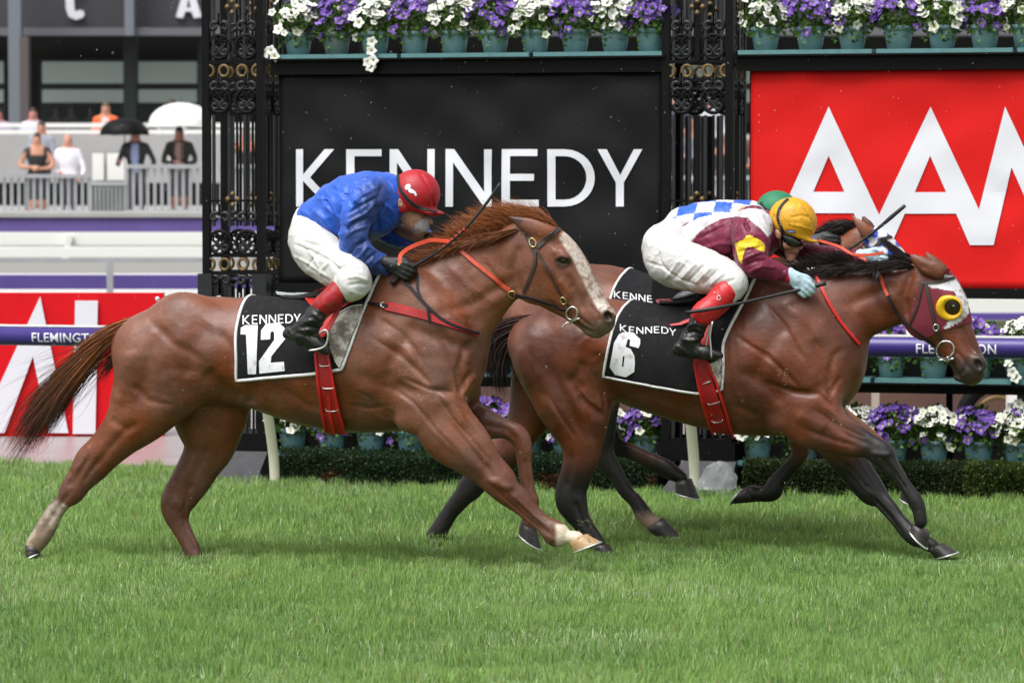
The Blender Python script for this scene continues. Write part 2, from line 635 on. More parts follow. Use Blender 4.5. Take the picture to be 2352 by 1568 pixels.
def wire(surf, name, pts, r, mat, parent, lift=.004, closed=False, n=6, smooth_n=3):
    A = np.array(pts, float)
    if smooth_n > 1:
        A = catmull(np.vstack([A, A[:1]]) if closed else A, smooth_n)
        if closed: A = A[:-1]
    P = []
    for x, y in A:
        p, nn = surf.hit(x, y, lift)
        P.append(p)
    ok = [i for i, p in enumerate(P) if p is not None]
    if not ok: return None
    for i in range(len(P)):
        if P[i] is None:
            j = min(ok, key=lambda q: abs(q - i)); P[i] = at_y(A[i][0], A[i][1], P[j][1])
    return MB().tube(P, r, n, closed=closed).build(name, mat, parent, smooth=True)

def ring_px(cx, cy, rx, ry, n=14, ang=0):
    c, s = math.cos(R(ang)), math.sin(R(ang))
    return [(cx + rx * math.cos(2 * math.pi * i / n) * c - ry * math.sin(2 * math.pi * i / n) * s, cy + rx * math.cos(2 * math.pi * i / n) * s + ry * math.sin(2 * math.pi * i / n) * c) for i in range(n)]

# ------------------------------------------------------------------ the setting: ground, path, running rail, flower stands, grandstand
M['steel'] = mat_simple('steel', (.72, .72, .72), rough=.25, metal=.9)
M['soil'] = mat_simple('soil', (.06, .11, .022), rough=.95, noise=.35, nscale=6)
M['path'] = mat_simple('path', (.29, .25, .25), rough=.35, noise=.12, nscale=3, bump=.1)
M['iron'] = mat_simple('iron', (.0032, .0032, .0036), rough=.5, noise=.3, nscale=20, spec=.14)
M['iron_grey'] = mat_simple('iron_grey', (.016, .017, .020), rough=.4, noise=.2, nscale=20, spec=.35)
M['gilt'] = mat_simple('gilt', (.15, .095, .034), rough=.45, metal=.3, noise=.3, nscale=40)
M['banner_black'] = mat_simple('banner_black', (.0080, .0081, .0090), rough=.48, spec=.16, noise=.12, nscale=5)
M['banner_red'] = mat_simple('banner_red', (.66, .012, .011), rough=.7, spec=.15, noise=.04, nscale=4)
M['board_red'] = mat_simple('board_red', (.62, .006, .012), rough=.6, spec=.15, noise=.05, nscale=4)
M['sign_white'] = mat_simple('sign_white', (.72, .72, .78), rough=.6, spec=.2)
M['rail_purple'] = mat_simple('rail_purple', (.045, .026, .19), rough=.35, spec=.5, noise=.12, nscale=6)
M['white_paint'] = mat_simple('white_paint', (.78, .77, .74), rough=.4)
M['post_white'] = mat_simple('post_white', (.72, .69, .56), rough=.4, noise=.06, nscale=8)
M['pot_teal'] = mat_simple('pot_teal', (.165, .29, .315), rough=.45, noise=.15, nscale=8)
M['pot_grey'] = mat_simple('pot_grey', (.14, .20, .19), rough=.5, noise=.2, nscale=8)
M['tray'] = mat_simple('tray', (.10, .235, .24), rough=.5, noise=.1)
M['petal_white'] = mat_simple('petal_white', (.68, .68, .64), rough=.7)
M['petal_cream'] = mat_simple('petal_cream', (.60, .61, .50), rough=.7)
M['petal_purple'] = mat_simple('petal_purple', (.115, .045, .30), rough=.6)
M['petal_lilac'] = mat_simple('petal_lilac', (.21, .10, .44), rough=.6)
def leaf_mat(name, attr='coat', up=False):
    m, nt, b = new_mat(name)
    at = nt.nodes.new('ShaderNodeVertexColor'); at.layer_name = attr
    nt.links.new(at.outputs['Color'], b.inputs['Base Color'])
    b.inputs['Roughness'].default_value = .5
    b.inputs['Specular IOR Level'].default_value = .35
    if up:
        ge = nt.nodes.new('ShaderNodeNewGeometry')
        m1 = nt.nodes.new('ShaderNodeVectorMath'); m1.operation = 'MULTIPLY_ADD'
        nt.links.new(ge.outputs['Normal'], m1.inputs[0]); m1.inputs[1].default_value = (.5, .5, .5); m1.inputs[2].default_value = (0, 0, 1.0)
        m2 = nt.nodes.new('ShaderNodeVectorMath'); m2.operation = 'NORMALIZE'
        nt.links.new(m1.outputs[0], m2.inputs[0]); nt.links.new(m2.outputs[0], b.inputs['Normal'])
    tr = nt.nodes.new('ShaderNodeBsdfTranslucent')
    sc = nt.nodes.new('ShaderNodeVectorMath'); sc.operation = 'MULTIPLY'
    nt.links.new(at.outputs['Color'], sc.inputs[0]); sc.inputs[1].default_value = (1.5, 1.35, .6)
    nt.links.new(sc.outputs[0], tr.inputs['Color'])
    mx = nt.nodes.new('ShaderNodeMixShader'); mx.inputs[0].default_value = .38
    nt.links.new(b.outputs[0], mx.inputs[1]); nt.links.new(tr.outputs[0], mx.inputs[2])
    nt.links.new(mx.outputs[0], nt.nodes['Material Output'].inputs['Surface'])
    return m
M['leaf'] = leaf_mat('leaf')
M['grass'] = leaf_mat('grass', up=True)

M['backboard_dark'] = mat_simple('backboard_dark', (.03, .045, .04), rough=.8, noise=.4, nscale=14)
M['backboard'] = mat_simple('backboard', (.15, .125, .125), rough=.8, noise=.35, nscale=9)
ground = mesh_obj('ground', [(-160, -20, 0), (160, -20, 0), (160, 260, 0), (-160, 260, 0)], [(0, 1, 2, 3)], M['soil'])
tag(ground, kind='structure')
path = mesh_obj('path', [(-60, 24.6, .012), (60, 24.6, .012), (60, 44, .012), (-60, 44, .012), (-60, 24.6, -.1), (60, 24.6, -.1)], [(0, 1, 2, 3), (4, 5, 1, 0)], M['path'])
tag(path, kind='structure')

def fpoly(name, rings, D, thick, mat, parent=None, Y=None):
    """flat cut-out of real thickness standing at straight-ahead distance D (or in the plane Y), outline given in photograph pixels"""
    flat, T = tess(rings)
    f = (lambda p: at_d(p[0], p[1], D)) if Y is None else (lambda p: at_y(p[0], p[1], Y))
    A = [f(p) for p in flat]
    back = (_v if Y is None else np.array([0, 1, 0])) * thick
    n = len(A)
    F = []
    for t in T:
        nn = np.cross(A[t[1]] - A[t[0]], A[t[2]] - A[t[0]])
        t = tuple(t) if nn @ _cv < 0 else tuple(t)[::-1]
        F.append(t); F.append(tuple(i + n for i in t[::-1]))
    o = 0
    for rg in rings:
        m = len(rg)
        for i in range(m):
            a, b = o + i, o + (i + 1) % m
            F.append((a, b, b + n, a + n))
        o += m
    ob = mesh_obj(name, A + [a + back for a in A], F, mat, parent)
    bm = bmesh.new(); bm.from_mesh(ob.data); bmesh.ops.recalc_face_normals(bm, faces=bm.faces); bm.to_mesh(ob.data); bm.free()
    return ob

def fbox(name, x1, y1, x2, y2, D, thick, mat, parent=None):
    """box facing the camera side: its front covers a pixel rectangle at straight-ahead distance D"""
    a, b = at_d(x1, y2, D), at_d(x2, y1, D)
    w = (b - a) @ _r; h = b[2] - a[2]
    c = a + _r * w / 2 + _v * thick / 2; c[2] = a[2] + h / 2
    return MB().box(c, (w, thick, h), YAW).build(name, mat, parent)

def text_mesh(word, bold=.0, spacing=1.0):
    cu = bpy.data.curves.new('lettering', 'FONT'); cu.body = word; cu.size = 1; cu.offset = bold; cu.space_character = spacing
    cu.resolution_u = 5
    o = bpy.data.objects.new('lettering', cu); COL.objects.link(o)
    dg = bpy.context.evaluated_depsgraph_get()
    me = bpy.data.meshes.new_from_object(o.evaluated_get(dg))
    V = np.array([v.co[:] for v in me.vertices]); F = [tuple(p.vertices) for p in me.polygons]
    bpy.data.objects.remove(o); bpy.data.curves.remove(cu); bpy.data.meshes.remove(me)
    return V, F

# ------------------------------------------------------------------ running rail
RAIL_Y = 22.95; RAIL_R = .064
zL, zR = at_y(120, 767, RAIL_Y), at_y(2200, 803, RAIL_Y)
RZ = float((zL[2] + zR[2]) / 2)
rail = thing('running_rail', 'purple running rail with white lettering along the grass, behind the horses', 'rail', (0, RAIL_Y, 0))
MB().tube([(-14, RAIL_Y, RZ), (6, RAIL_Y, RZ)], RAIL_R, 24).build('rail_tube', M['rail_purple'], rail, True)
MB().box((-4, RAIL_Y, RZ + RAIL_R + .004), (20, .05, .012)).build('top_highlight', M['white_paint'], rail)  # white strip stands in for the wet highlight along the rail's top
for px, py in [(632, 1117), (1597, 1132), (-360, 1090), (2590, 1158)]:
    b = at_y(px, py, 23.42)
    pts = [(b[0], 23.42, -.05), (b[0], 23.40, .15), (b[0], 23.33, .36), (b[0], 23.24, .55), (b[0], 23.10, .74), (b[0], 22.97, .87), (b[0], RAIL_Y, RZ - .04)]
    MB().tube(catmull(np.array(pts), 4), [(.036, .030)] * 25, 10).build('post', M['post_white'], rail, True)
def rail_word(px_start, px_end):
    V, F = text_mesh('FLEMINGTON', .012, 1.05)
    a, b = at_y(px_start, 790, RAIL_Y - RAIL_R), at_y(px_end, 790, RAIL_Y - RAIL_R)
    w = V[:, 0].max() - V[:, 0].min(); hgt = V[:, 1].max() - V[:, 1].min()
    sx = (b[0] - a[0]) / w
    bm = bmesh.new(); vv = [bm.verts.new((a[0] + (p[0] - V[:, 0].min()) * sx, (p[1] - V[:, 1].min() - hgt / 2) * (.062 / hgt), 0)) for p in V]
    for f in F:
        try: bm.faces.new([vv[i] for i in f])
        except ValueError: pass
    bmesh.ops.triangulate(bm, faces=bm.faces[:])
    for _ in range(4):
        E = [e for e in bm.edges if abs(e.verts[0].co.y - e.verts[1].co.y) > .012]
        if not E: break
        bmesh.ops.subdivide_edges(bm, edges=E, cuts=1); bmesh.ops.triangulate(bm, faces=[f for f in bm.faces if len(f.verts) > 3])
    P = []
    r = RAIL_R + .0025
    for v in bm.verts:
        z = v.co.y - .006
        P.append((v.co.x, RAIL_Y - math.sqrt(max(r * r - z * z, 1e-6)), RZ + z))
    bm.verts.index_update()
    Fs = [tuple(v.index for v in f.verts) for f in bm.faces]; bm.free()
    P = np.array(P)
    Fs = [f if np.cross(P[f[1]] - P[f[0]], P[f[2]] - P[f[0]])[1] < 0 else f[::-1] for f in Fs]
    mesh_obj('lettering', P, Fs, M['sign_white'], rail)
rail_word(73, 248)
rail_word(2104, 2288)

# ------------------------------------------------------------------ iron pillars
PF = 23.7         # front plane of the flower stand
def spiral(c, r, t0, turns, ax, n=18, r1=.25, flip=1):
    """flat scroll in the plane spanned by ax and Z"""
    out = []
    for i in range(n):
        t = i / (n - 1)
        rr = r * (1 - (1 - r1) * t)
        w = t0 + flip * turns * 2 * math.pi * t
        out.append(np.array(c) + np.array(ax) * rr * math.cos(w) + np.array([0, 0, rr * math.sin(w)]))
    return out

def pillar(label, xl, xr, depth):
    """open box of wrought iron, four corner posts and scrolled faces"""
    xa, xb = at_y(xl, 400, PF)[0], at_y(xr, 400, PF)[0]
    t = thing('iron_pillar', label, 'pillar', ((xa + xb) / 2, PF, 0), 'wrought iron pillars of the flower stand')
    zz = lambda y: float(at_y((xl + xr) / 2, y, PF)[2])
    zt = 4.2
    for x in (xa, xb):
        for y in (PF, PF + depth):
            MB().box((x, y, zt / 2 + .12), (.05, .05, zt - .24)).build('post', M['iron'], t)
            MB().box((x, y, zz(656)), (.10, .10, .16)).build('collar', M['iron_grey'], t)
    faces = [((xa, PF - .01), (xb, PF - .01), (1, 0, 0), 1), ((xb + .01, PF), (xb + .01, PF + depth), (0, 1, 0), 1), ((xa, PF + depth), (xb, PF + depth), (1, 0, 0), 1)]
    rows = [142, 183, 461, 587, 626, 1010, 1045, -120, -80]
    for (p, q, ax, deco) in faces:
        p3, q3 = np.array([p[0], p[1], 0]), np.array([q[0], q[1], 0]); L = np.linalg.norm(q3 - p3); A = np.array(ax, float)
        for y in rows:
            c = (p3 + q3) / 2; c[2] = zz(y)
            MB().box(c, (L if ax[0] else .02, L if ax[1] else .02, .022 if y != 461 else .012)).build('crosspiece', M['iron'], t)
        nb = max(2, int(round(L / .056)))
        for i in range(1, nb):
            f = i / nb
            mid = abs(f - .5) < .01
            for (y0, y1) in [(-60, 142), (265, 520), (660, 1010)]:
                c = p3 * (1 - f) + q3 * f; za, zb = zz(y1), zz(y0); c[2] = (za + zb) / 2
                w = .034 if mid else (.019 if i % 2 else .014)
                MB().box(c, (w, w, zb - za)).build('bar', M['iron'] if (i % 2 == 0 or not deco) else M['iron_grey'], t)
        if not deco: continue
        c = (p3 + q3) / 2; c[2] = (zz(520) + zz(183)) / 2
        nring = max(1, int(round(L / .125)))
        for i in range(nring + 1):
            f = i / max(nring, 1)
            if f in (0, 1) and nring > 1: f = .06 if f == 0 else .94
            for y in (163, 607):
                c = p3 * (1 - f) + q3 * f; c[2] = zz(y)
                pts = [c + A * .034 * math.cos(w) + np.array([0, 0, .038 * math.sin(w)]) for w in np.linspace(0, 2 * math.pi, 15)[:-1]]
                MB().tube(pts, .011, 6, closed=True).build('ring', M['gilt'], t, True)
        ns = 2 if L > .3 else 1
        for i in range(ns):
            f = (i + .5) / ns
            R0 = min(.078, L / ns * .42)
            for y in (108, 232, 557):
                c = p3 * (1 - f) + q3 * f; c[2] = zz(y)
                pts = [c + A * R0 * math.cos(w) + np.array([0, 0, R0 * math.sin(w)]) for w in np.linspace(0, 2 * math.pi, 19)[:-1]]
                MB().tube(pts, .0125, 6, closed=True).build('hoop', M['iron'], t, True)
                for s in (-1, 1):
                    for (ty, uu) in ((-.1, 1), (.09, -1)):
                        cc = c + A * s * R0 * .42 + np.array([0, 0, ty * .3])
                        MB().tube(spiral(cc, R0 * .42, math.pi / 2, 1.3 * s, A, 16), [.012 - .004 * k / 15 for k in range(16)], 6).build('scroll', M['iron_grey'] if uu > 0 else M['iron'], t, True)
            for y, sg in ((62, 1), (200, 1), (500, 1), (645, -1)):
                c = p3 * (1 - f) + q3 * f; c[2] = zz(y)
                for s in (-1, 1):
                    cc = c + A * s * R0 * .5
                    pts = [c + np.array([0, 0, sg * .09])] + spiral(cc, R0 * .5, math.pi * (.9 if s > 0 else .1), -.95 * s, A, 12)
                    MB().tube(pts, .014, 6).build('scroll', M['iron_grey'], t, True)
        if L > .3:
            for y in (20, 461):
                c = (p3 + q3) / 2; c[2] = zz(y)
                mb = MB()
                for (dx, dz) in ((0, .045), (-.035, .01), (.035, .01), (0, -.028)):
                    mb.lathe([(.003, -.02), (.016, -.010), (.020, 0), (.016, .010), (.003, .02)], tuple(c + A * dx + np.array([0, -.012, dz])), 8)
                mb.build('rosette', M['gilt'], t, True)
    # plinth with a sloping face board
    x0, x1 = xa + .03, xb + .06
    mb = MB()
    mb.add([(x0, PF - .30, 0), (x1, PF - .30, 0), (x1, PF + depth, 0), (x0, PF + depth, 0), (x0 + .10, PF - .06, .20), (x1, PF - .06, .20), (x1, PF + depth, .20), (x0 + .10, PF + depth, .20)],
           [(0, 3, 2, 1), (4, 5, 6, 7), (0, 1, 5, 4), (1, 2, 6, 5), (2, 3, 7, 6), (3, 0, 4, 7)])
    mb.build('plinth', mat_plinth, t)
    MB().box(((xa + xb) / 2, PF + depth / 2, .26), (xb - xa + .10, depth + .10, .12)).build('plinth_block', M['iron'], t)
    return t
mat_plinth = mat_simple('plinth', (.045, .045, .052), rough=.7, noise=.25, nscale=12, bump=.1)
pil1 = pillar('black wrought iron pillar left of the black banner', 475, 600, .36)
pil2 = pillar('black wrought iron pillar between the black and the red banner', 1530, 1676, .36)

# ------------------------------------------------------------------ banners in black frames
def banner(name, label, x1, x2, ytop, ybot, Y, mat, nx=60, ny=26, amp=.010, seed=1):
    A, B = at_y(x1, ytop, Y), at_y(x2, ytop, Y)
    zt = A[2]; zb = at_y((x1 + x2) / 2, ybot, Y)[2]
    zt = at_y((x1 + x2) / 2, ytop, Y)[2]
    X = np.linspace(A[0], B[0], nx); Z = np.linspace(zb, zt, ny)
    P = np.array([[(x, Y, z) for z in Z] for x in X]).reshape(-1, 3)
    u = (P[:, 0] - A[0]); w = (zt - P[:, 2])
    ph = noise3(P * np.array([1, 1, 1]), 1.3, seed)
    tn = np.sin((u * 2.2 + w * 3.4) * 3 + ph * 8) * .35 + np.sin((u * 2.0 - w * 2.6) * 4.2 + ph * 9) * .3 + (noise3(P, 3.0, seed + 3) - .5) * 1.6
    edge = np.clip(np.minimum(u, B[0] - P[:, 0]) * 6, 0, 1)
    P[:, 1] += amp * tn * (.4 + .6 * edge)
    idx = np.arange(nx * ny).reshape(nx, ny)
    F = np.stack([idx[:-1, :-1], idx[1:, :-1], idx[1:, 1:], idx[:-1, 1:]], -1).reshape(-1, 4)
    o = mesh_obj(name, P, F, mat, None, smooth=True)
    md = o.modifiers.new('thickness', 'SOLIDIFY'); md.thickness = .004; md.offset = -1
    tag(o, label, 'banner')
    s = Surf(P, F); s.o = o
    return s
BY = PF + .06
ban1 = banner('banner', 'black banner lettered in white, hung between the two iron pillars', 641, 1524, 163, 655, BY, M['banner_black'], amp=.018, seed=2)
W, _ = word_polys('KENNEDY', lambda x, y: (681 + x * 133.0 * .9985, 474.5 - y * 131.5 + .0 * x), None)
LX = [(681, 773), (796, 880), (896, 999), (1024, 1130), (1153, 1238), (1258, 1367), (1373, 1476)]
for (ch, _), (lx0, lx1) in zip(W, LX):
    w, rings = GLYPH[ch]
    sx = (lx1 - lx0) / w
    pl = [[(lx0 + p[0] * sx, 474.5 - p[1] * 131.5) for p in rg] for rg in rings]
    decal(ban1, 'lettering', pl, M['sign_white'], ban1.o, lift=.008, step=16)
ban2 = banner('banner', 'red banner with large white joined letters, right of the second iron pillar', 1725, 2640, 157, 664, BY, M['banner_red'], amp=.011, seed=5)
z8 = lambda x, y: (1727 + x / 2.844, 128.6 + y / 2.844)
decal(ban2, 'lettering', [[z8(*p) for p in [(101, 1235), (503, 332), (832, 1037), (1168, 332), (1484, 1003), (1655, 332), (1900, 860), (2145, 332), (2298, 1235), (2150, 1235), (2105, 728), (1940, 1090), (1860, 1090), (1697, 728), (1580, 1235), (1425, 1235), (1335, 1030), (1000, 1030), (910, 1235), (755, 1235), (665, 1027), (341, 1027), (251, 1235)]],
                           [z8(*p) for p in [(503, 652), (402, 888), (606, 888)]], [z8(*p) for p in [(1166, 652), (1065, 890), (1270, 890)]]], M['sign_white'], ban2.o, lift=.007, step=18)
decal(ban2, 'lettering', [[z8(*p) for p in [(2340, 335), (2480, 335), (2480, 1235), (2340, 1235)]]], M['sign_white'], ban2.o, lift=.006, step=40)
st = thing('flower_stand', 'black steel frame carrying banners, flower shelves and trays between the iron pillars', 'stand', (0, PF + .1, 0))
def xbar(name, x1, x2, y1, y2, Y, dep, mat, parent, xr=None):
    xm = (x1 + x2) / 2
    a, b = at_y(x1, y1, Y)[0], at_y(x2, y1, Y)[0]
    zt, zb = at_y(xm, y1, Y)[2], at_y(xm, y2, Y)[2]
    return MB().box(((a + b) / 2, Y + dep / 2, (zt + zb) / 2), (b - a, dep, zt - zb)).build(name, mat, parent)
BAYS = [(622, 1530), (1690, 2660)]
def zrow(y, x=1176, Y=PF): return float(at_y(x, y, Y)[2])
SH_T = zrow(131); SH_M = zrow(865); SH_B = zrow(1056)
for x1, x2 in BAYS:
    a, b = at_y(x1, 600, PF)[0] + .0, at_y(x2, 600, PF)[0]
    cx, L = (a + b) / 2, b - a
    MB().box((cx, PF + .03, SH_T - .055), (L, .05, .10)).build('top_beam', M['iron'], st)
    MB().box((cx, PF + .10, SH_T - .006), (L, .30, .012)).build('shelf', M['iron'], st)
    MB().box((cx, PF + .05, zrow(655) - .03), (L, .05, .065)).build('bottom_beam', M['iron'], st)
    for z in (SH_M, SH_B):
        MB().box((cx, PF + .03, z - .035), (L, .05, .066 if z == SH_M else .035)).build('shelf_beam', M['iron'], st)
        MB().box((cx, PF + .10, z - .006), (L, .30, .012)).build('shelf', M['iron'], st)
    for f in (.02, .5, .98):
        MB().box((a + L * f, PF + .27, (SH_T + .0) / 2), (.04, .04, SH_T)).build('upright', M['iron'], st)
    MB().box((cx, PF + .42, .21), (L, .05, .42)).build('backboard', M['backboard'], st)
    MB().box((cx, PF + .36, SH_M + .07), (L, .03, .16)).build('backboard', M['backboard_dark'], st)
    n = int(L / .80)
    for z in (SH_T, SH_M, SH_B):
        for i in range(n):
            MB().box((a + L * (i + .5) / n, PF + .10, z + .014), (L / n - .03, .24, .028)).build('tray', M['tray'], st)
# ------------------------------------------------------------------ potted petunias
def flower_mesh(name, col, seed):
    g = np.random.default_rng(seed)
    V = [(0, 0, -.012)]; n = 20
    for k, (rr, z) in enumerate([(.010, .0), (.026, .010), (.036, .008)]):
        for j in range(n):
            w = 2 * math.pi * j / n
            lob = 1 + (.0 if k == 0 else .16 * math.cos(5 * w) * (k / 2))
            V.append((rr * lob * math.cos(w), rr * lob * math.sin(w), z + .005 * g.normal() * (k == 2) + .004 * math.cos(5 * w + 1) * (k == 2)))
    F = [(0, 1 + j, 1 + (j + 1) % n) for j in range(n)]
    for k in range(2):
        for j in range(n):
            F.append((1 + k * n + j, 1 + (k + 1) * n + j, 1 + (k + 1) * n + (j + 1) % n, 1 + k * n + (j + 1) % n))
    me = bpy.data.meshes.new(name); me.from_pydata(V, [], F); me.update()
    me.polygons.foreach_set('use_smooth', np.ones(len(F), bool))
    me.materials.append(col); me.materials.append(M['petal_eye'])
    for i in range(n): me.polygons[i].material_index = 1
    return me
M['petal_eye'] = mat_simple('petal_eye', (.38, .42, .12), rough=.7)
FL = {'w': [flower_mesh('flower', M['petal_white'], 1), flower_mesh('flower', M['petal_white'], 2), flower_mesh('flower', M['petal_cream'], 3)],
      'p': [flower_mesh('flower', M['petal_purple'], 4), flower_mesh('flower', M['petal_purple'], 5), flower_mesh('flower', M['petal_lilac'], 6)]}
def foliage_mesh(seed, n=560, w=.16, h=.20, droop=.05):
    g = np.random.default_rng(seed)
    c = g.normal(0, 1, (n, 3)); c /= np.linalg.norm(c, axis=1, keepdims=True); c *= (.45 + .55 * g.random((n, 1)) ** .5)
    c = c * np.array([w, .12, h * .75]) + np.array([0, -.01, h * .62])
    low = g.random(n) < .12; c[low, 2] -= droop * g.random(low.sum()) * 1.6; c[low, 1] -= .05
    d = g.normal(0, 1, (n, 3)) + np.array([0, -.8, .3]); d /= np.linalg.norm(d, axis=1, keepdims=True)
    s = np.cross(d, g.normal(0, 1, (n, 3))); s /= np.linalg.norm(s, axis=1, keepdims=True)
    L = (.026 + .024 * g.random((n, 1))); Wd = L * .36
    up = np.cross(s, d)
    V = np.stack([c, c + d * L * .5 + s * Wd + up * .004, c + d * L - up * L * .2, c + d * L * .5 - s * Wd + up * .004], 1).reshape(-1, 3)
    b = np.arange(n) * 4
    F = np.vstack([np.stack([b, b + 1, b + 2], 1), np.stack([b, b + 2, b + 3], 1)])
    k = g.random((n, 1))
    C = np.array((.030, .080, .014)) * (1 - k) + np.array((.12, .22, .04)) * k
    return V, F, np.repeat(C, 4, 0)
FOL = []
for sd in range(4):
    V, F, C = foliage_mesh(40 + sd)
    o = mesh_obj('foliage', V, F, M['leaf']); set_color(o, C); FOL.append(o.data)
    bpy.data.objects.remove(o)
def pot_mesh(mat):
    return MB().lathe([(.072, 0), (.092, .115), (.092, .122), (.103, .124), (.105, .150), (.098, .152), (.090, .140)], n=20).build('pot', mat, None, True)
po = pot_mesh(M['pot_teal']); POT = [po.data]; bpy.data.objects.remove(po)
po = pot_mesh(M['pot_grey']); POT.append(po.data); bpy.data.objects.remove(po)
ORD = ['first', 'second', 'third', 'fourth', 'fifth', 'sixth', 'seventh', 'eighth', 'ninth', 'tenth', 'eleventh', 'twelfth', 'thirteenth']
def plant(x, z, kind, label, group, seed, nf=38, grey=False, extra=()):
    g = np.random.default_rng(seed)
    t = thing('potted_petunia', label, 'potted plant', (x, PF + .10, z), group)
    def sub(name, me, loc, rot=(0, 0, 0), s=1.0):
        o = bpy.data.objects.new(name, me); COL.objects.link(o); o.parent = t
        o.location = loc; o.rotation_euler = rot; o.scale = (s, s, s)
        return o
    sub('pot', POT[1 if grey else 0], (0, 0, 0))
    f = sub('foliage', FOL[int(g.integers(4))], (0, 0, .10), (0, 0, 0)); f['kind'] = 'stuff'
    f.scale = (1, 1, 1.0)
    for i in range(nf):
        a = g.uniform(-1.35, 1.35); e = g.uniform(.12, 1.3) if i > 4 else g.uniform(-.75, .1)
        R0 = .80 + .34 * g.random()
        p = (math.sin(a) * math.cos(e) * .175 * R0, -math.cos(a) * math.cos(e) * .12 * R0 - .03, .225 + math.sin(e) * .135 * R0 + .02 * g.normal())
        n = Vector((math.sin(a) * .8, -.9, .55 + .5 * math.sin(e))) + Vector(g.normal(0, .3, 3)); n.normalize()
        q = n.to_track_quat('Z', 'Y').to_euler()
        k = kind if g.random() > .03 else ('p' if kind == 'w' else 'w')
        sub('flower', FL[k][int(g.integers(3)) if g.random() < .6 else 0], p, q, .62 + .42 * g.random())
    for (dx, dy, dz) in extra:
        q = Vector((dx * .5, -1, .1)).normalized().to_track_quat('Z', 'Y').to_euler()
        sub('flower', FL[kind][0], (dx, dy, dz), q, .95)
    return t
cname = {'w': 'white', 'p': 'purple'}
EXTRA = {(100, 0): [(-.19, -.10, .015), (-.15, -.12, .03), (-.12, -.13, -.01)], (100, 2): [(.0, -.15, -.055), (.035, -.15, -.045), (.018, -.15, -.085), (.02, -.13, .08), (.02, -.14, .02)], (190, 5): [(-.02, -.14, .05), (.0, -.14, .02)], (160, 3): [(-.1, -.14, .14), (-.13, -.12, .16)]}
def row(xs, Y, z, kinds, where, group, seed):
    for i, px in enumerate(xs):
        x = at_y(px, 100, PF + .10)[0]
        plant(x, z + .026, kinds[i], '%s petunias in teal pot, %s from left on %s' % (cname[kinds[i]], ORD[i], where), group, seed + i, grey=(i == 1 and seed == 100), extra=EXTRA.get((seed, i), ()))
row([685, 773, 862, 952, 1044, 1137, 1230, 1322, 1413, 1494], PF, SH_T, 'wpwpwpwpwp', 'shelf above black banner', 'petunias along the top shelves', 100)
row([1758, 1862, 1958, 2064, 2165, 2262, 2358], PF, SH_T, 'wpwpwpw', 'shelf above red banner', 'petunias along the top shelves', 120)
row([670, 760, 850, 942, 1034, 1126, 1212, 1300, 1390, 1488], PF, SH_B, 'wpwpwpppwp', 'lowest shelf below black banner', 'petunias along the low shelves', 140)
row([1742, 1850, 1962, 2055, 2150, 2252, 2345], PF, SH_B, 'wwwpwpw', 'lowest shelf below red banner', 'petunias along the low shelves', 160)
row([1062, 1152, 1240], PF, SH_M, 'wpw', 'middle shelf below black banner', 'petunias along the low shelves', 180)
row([1852, 1955, 2050, 2148, 2250, 2345], PF, SH_M, 'wwpwpw', 'middle shelf below red banner', 'petunias along the low shelves', 190)

# ------------------------------------------------------------------ clipped hedges along the foot of the stand
def hedge(label, x1, x2, seed, c0, c1, n, h=.215, Y0=23.46, depth=.17):
    g = np.random.default_rng(seed)
    a, b = at_y(x1, 1120, Y0)[0], at_y(x2, 1120, Y0)[0]
    t = thing('hedge', label, 'hedge', ((a + b) / 2, Y0 + depth / 2, 0))
    MB().box(((a + b) / 2, Y0 + depth / 2 + .01, h / 2 - .01), (b - a - .04, depth - .05, h - .04)).build('core', M['hedge_core'], t)
    u = g.random((n, 3))
    top = g.random(n) < .3
    P = np.column_stack([a + (b - a) * u[:, 0], Y0 + .03 * g.normal(size=n) * .6, h * u[:, 1]])
    P[top, 1] = Y0 + depth * u[top, 2]; P[top, 2] = h + .012 * g.normal(size=top.sum())
    P[:, 2] += .018 * (noise3(P, 5, seed) - .5) * 2 * (P[:, 2] > h * .6)
    d = g.normal(0, 1, (n, 3)) + np.array([0, -.9, .5]); d /= np.linalg.norm(d, axis=1, keepdims=True)
    s = np.cross(d, g.normal(0, 1, (n, 3))); s /= np.linalg.norm(s, axis=1, keepdims=True)
    L = .010 + .010 * g.random((n, 1)); Wd = L * .45
    V = np.stack([P, P + d * L * .5 + s * Wd, P + d * L, P + d * L * .5 - s * Wd], 1).reshape(-1, 3)
    F = np.arange(n * 4).reshape(-1, 4)
    k = np.clip(noise3(P, 9, seed + 1)[:, None] * 1.6 - .3 + .35 * g.normal(size=(n, 1)), 0, 1)
    C = np.array(c0) * (1 - k) + np.array(c1) * k
    br = (noise3(P, 4, seed + 5) > .62) & (P[:, 2] < .11)
    C[br] = np.array((.11, .06, .03)) * (.5 + g.random((br.sum(), 1)))
    o = mesh_obj('foliage', V, F, M['leaf'], t); set_color(o, np.repeat(C, 4, 0)); o['kind'] = 'stuff'
    return t
M['hedge_core'] = mat_simple('hedge_core', (.012, .018, .008), rough=.95)  # even dark colour of the box behind the hedge leaves
hedge('low dark hedge below the flower shelves under the black banner', 640, 1505, 61, (.010, .030, .014), (.045, .085, .040), 26000)
hedge('low dark hedge below the flower shelves under the red banner', 1706, 2245, 62, (.012, .030, .010), (.060, .085, .028), 16000)
hedge('low bright green hedge at the right end under the red banner', 2215, 2660, 63, (.025, .05, .010), (.10, .145, .030), 14000, h=.225, Y0=23.42)
M['plastic'] = mat_simple('plastic', (.72, .75, .77), rough=.25, spec=.6, noise=.2, nscale=14)
_pb = M['plastic'].node_tree.nodes['Principled BSDF']
_pb.inputs['Transmission Weight'].default_value = .55; _pb.inputs['Alpha'].default_value = .42; _pb.inputs['Roughness'].default_value = .15
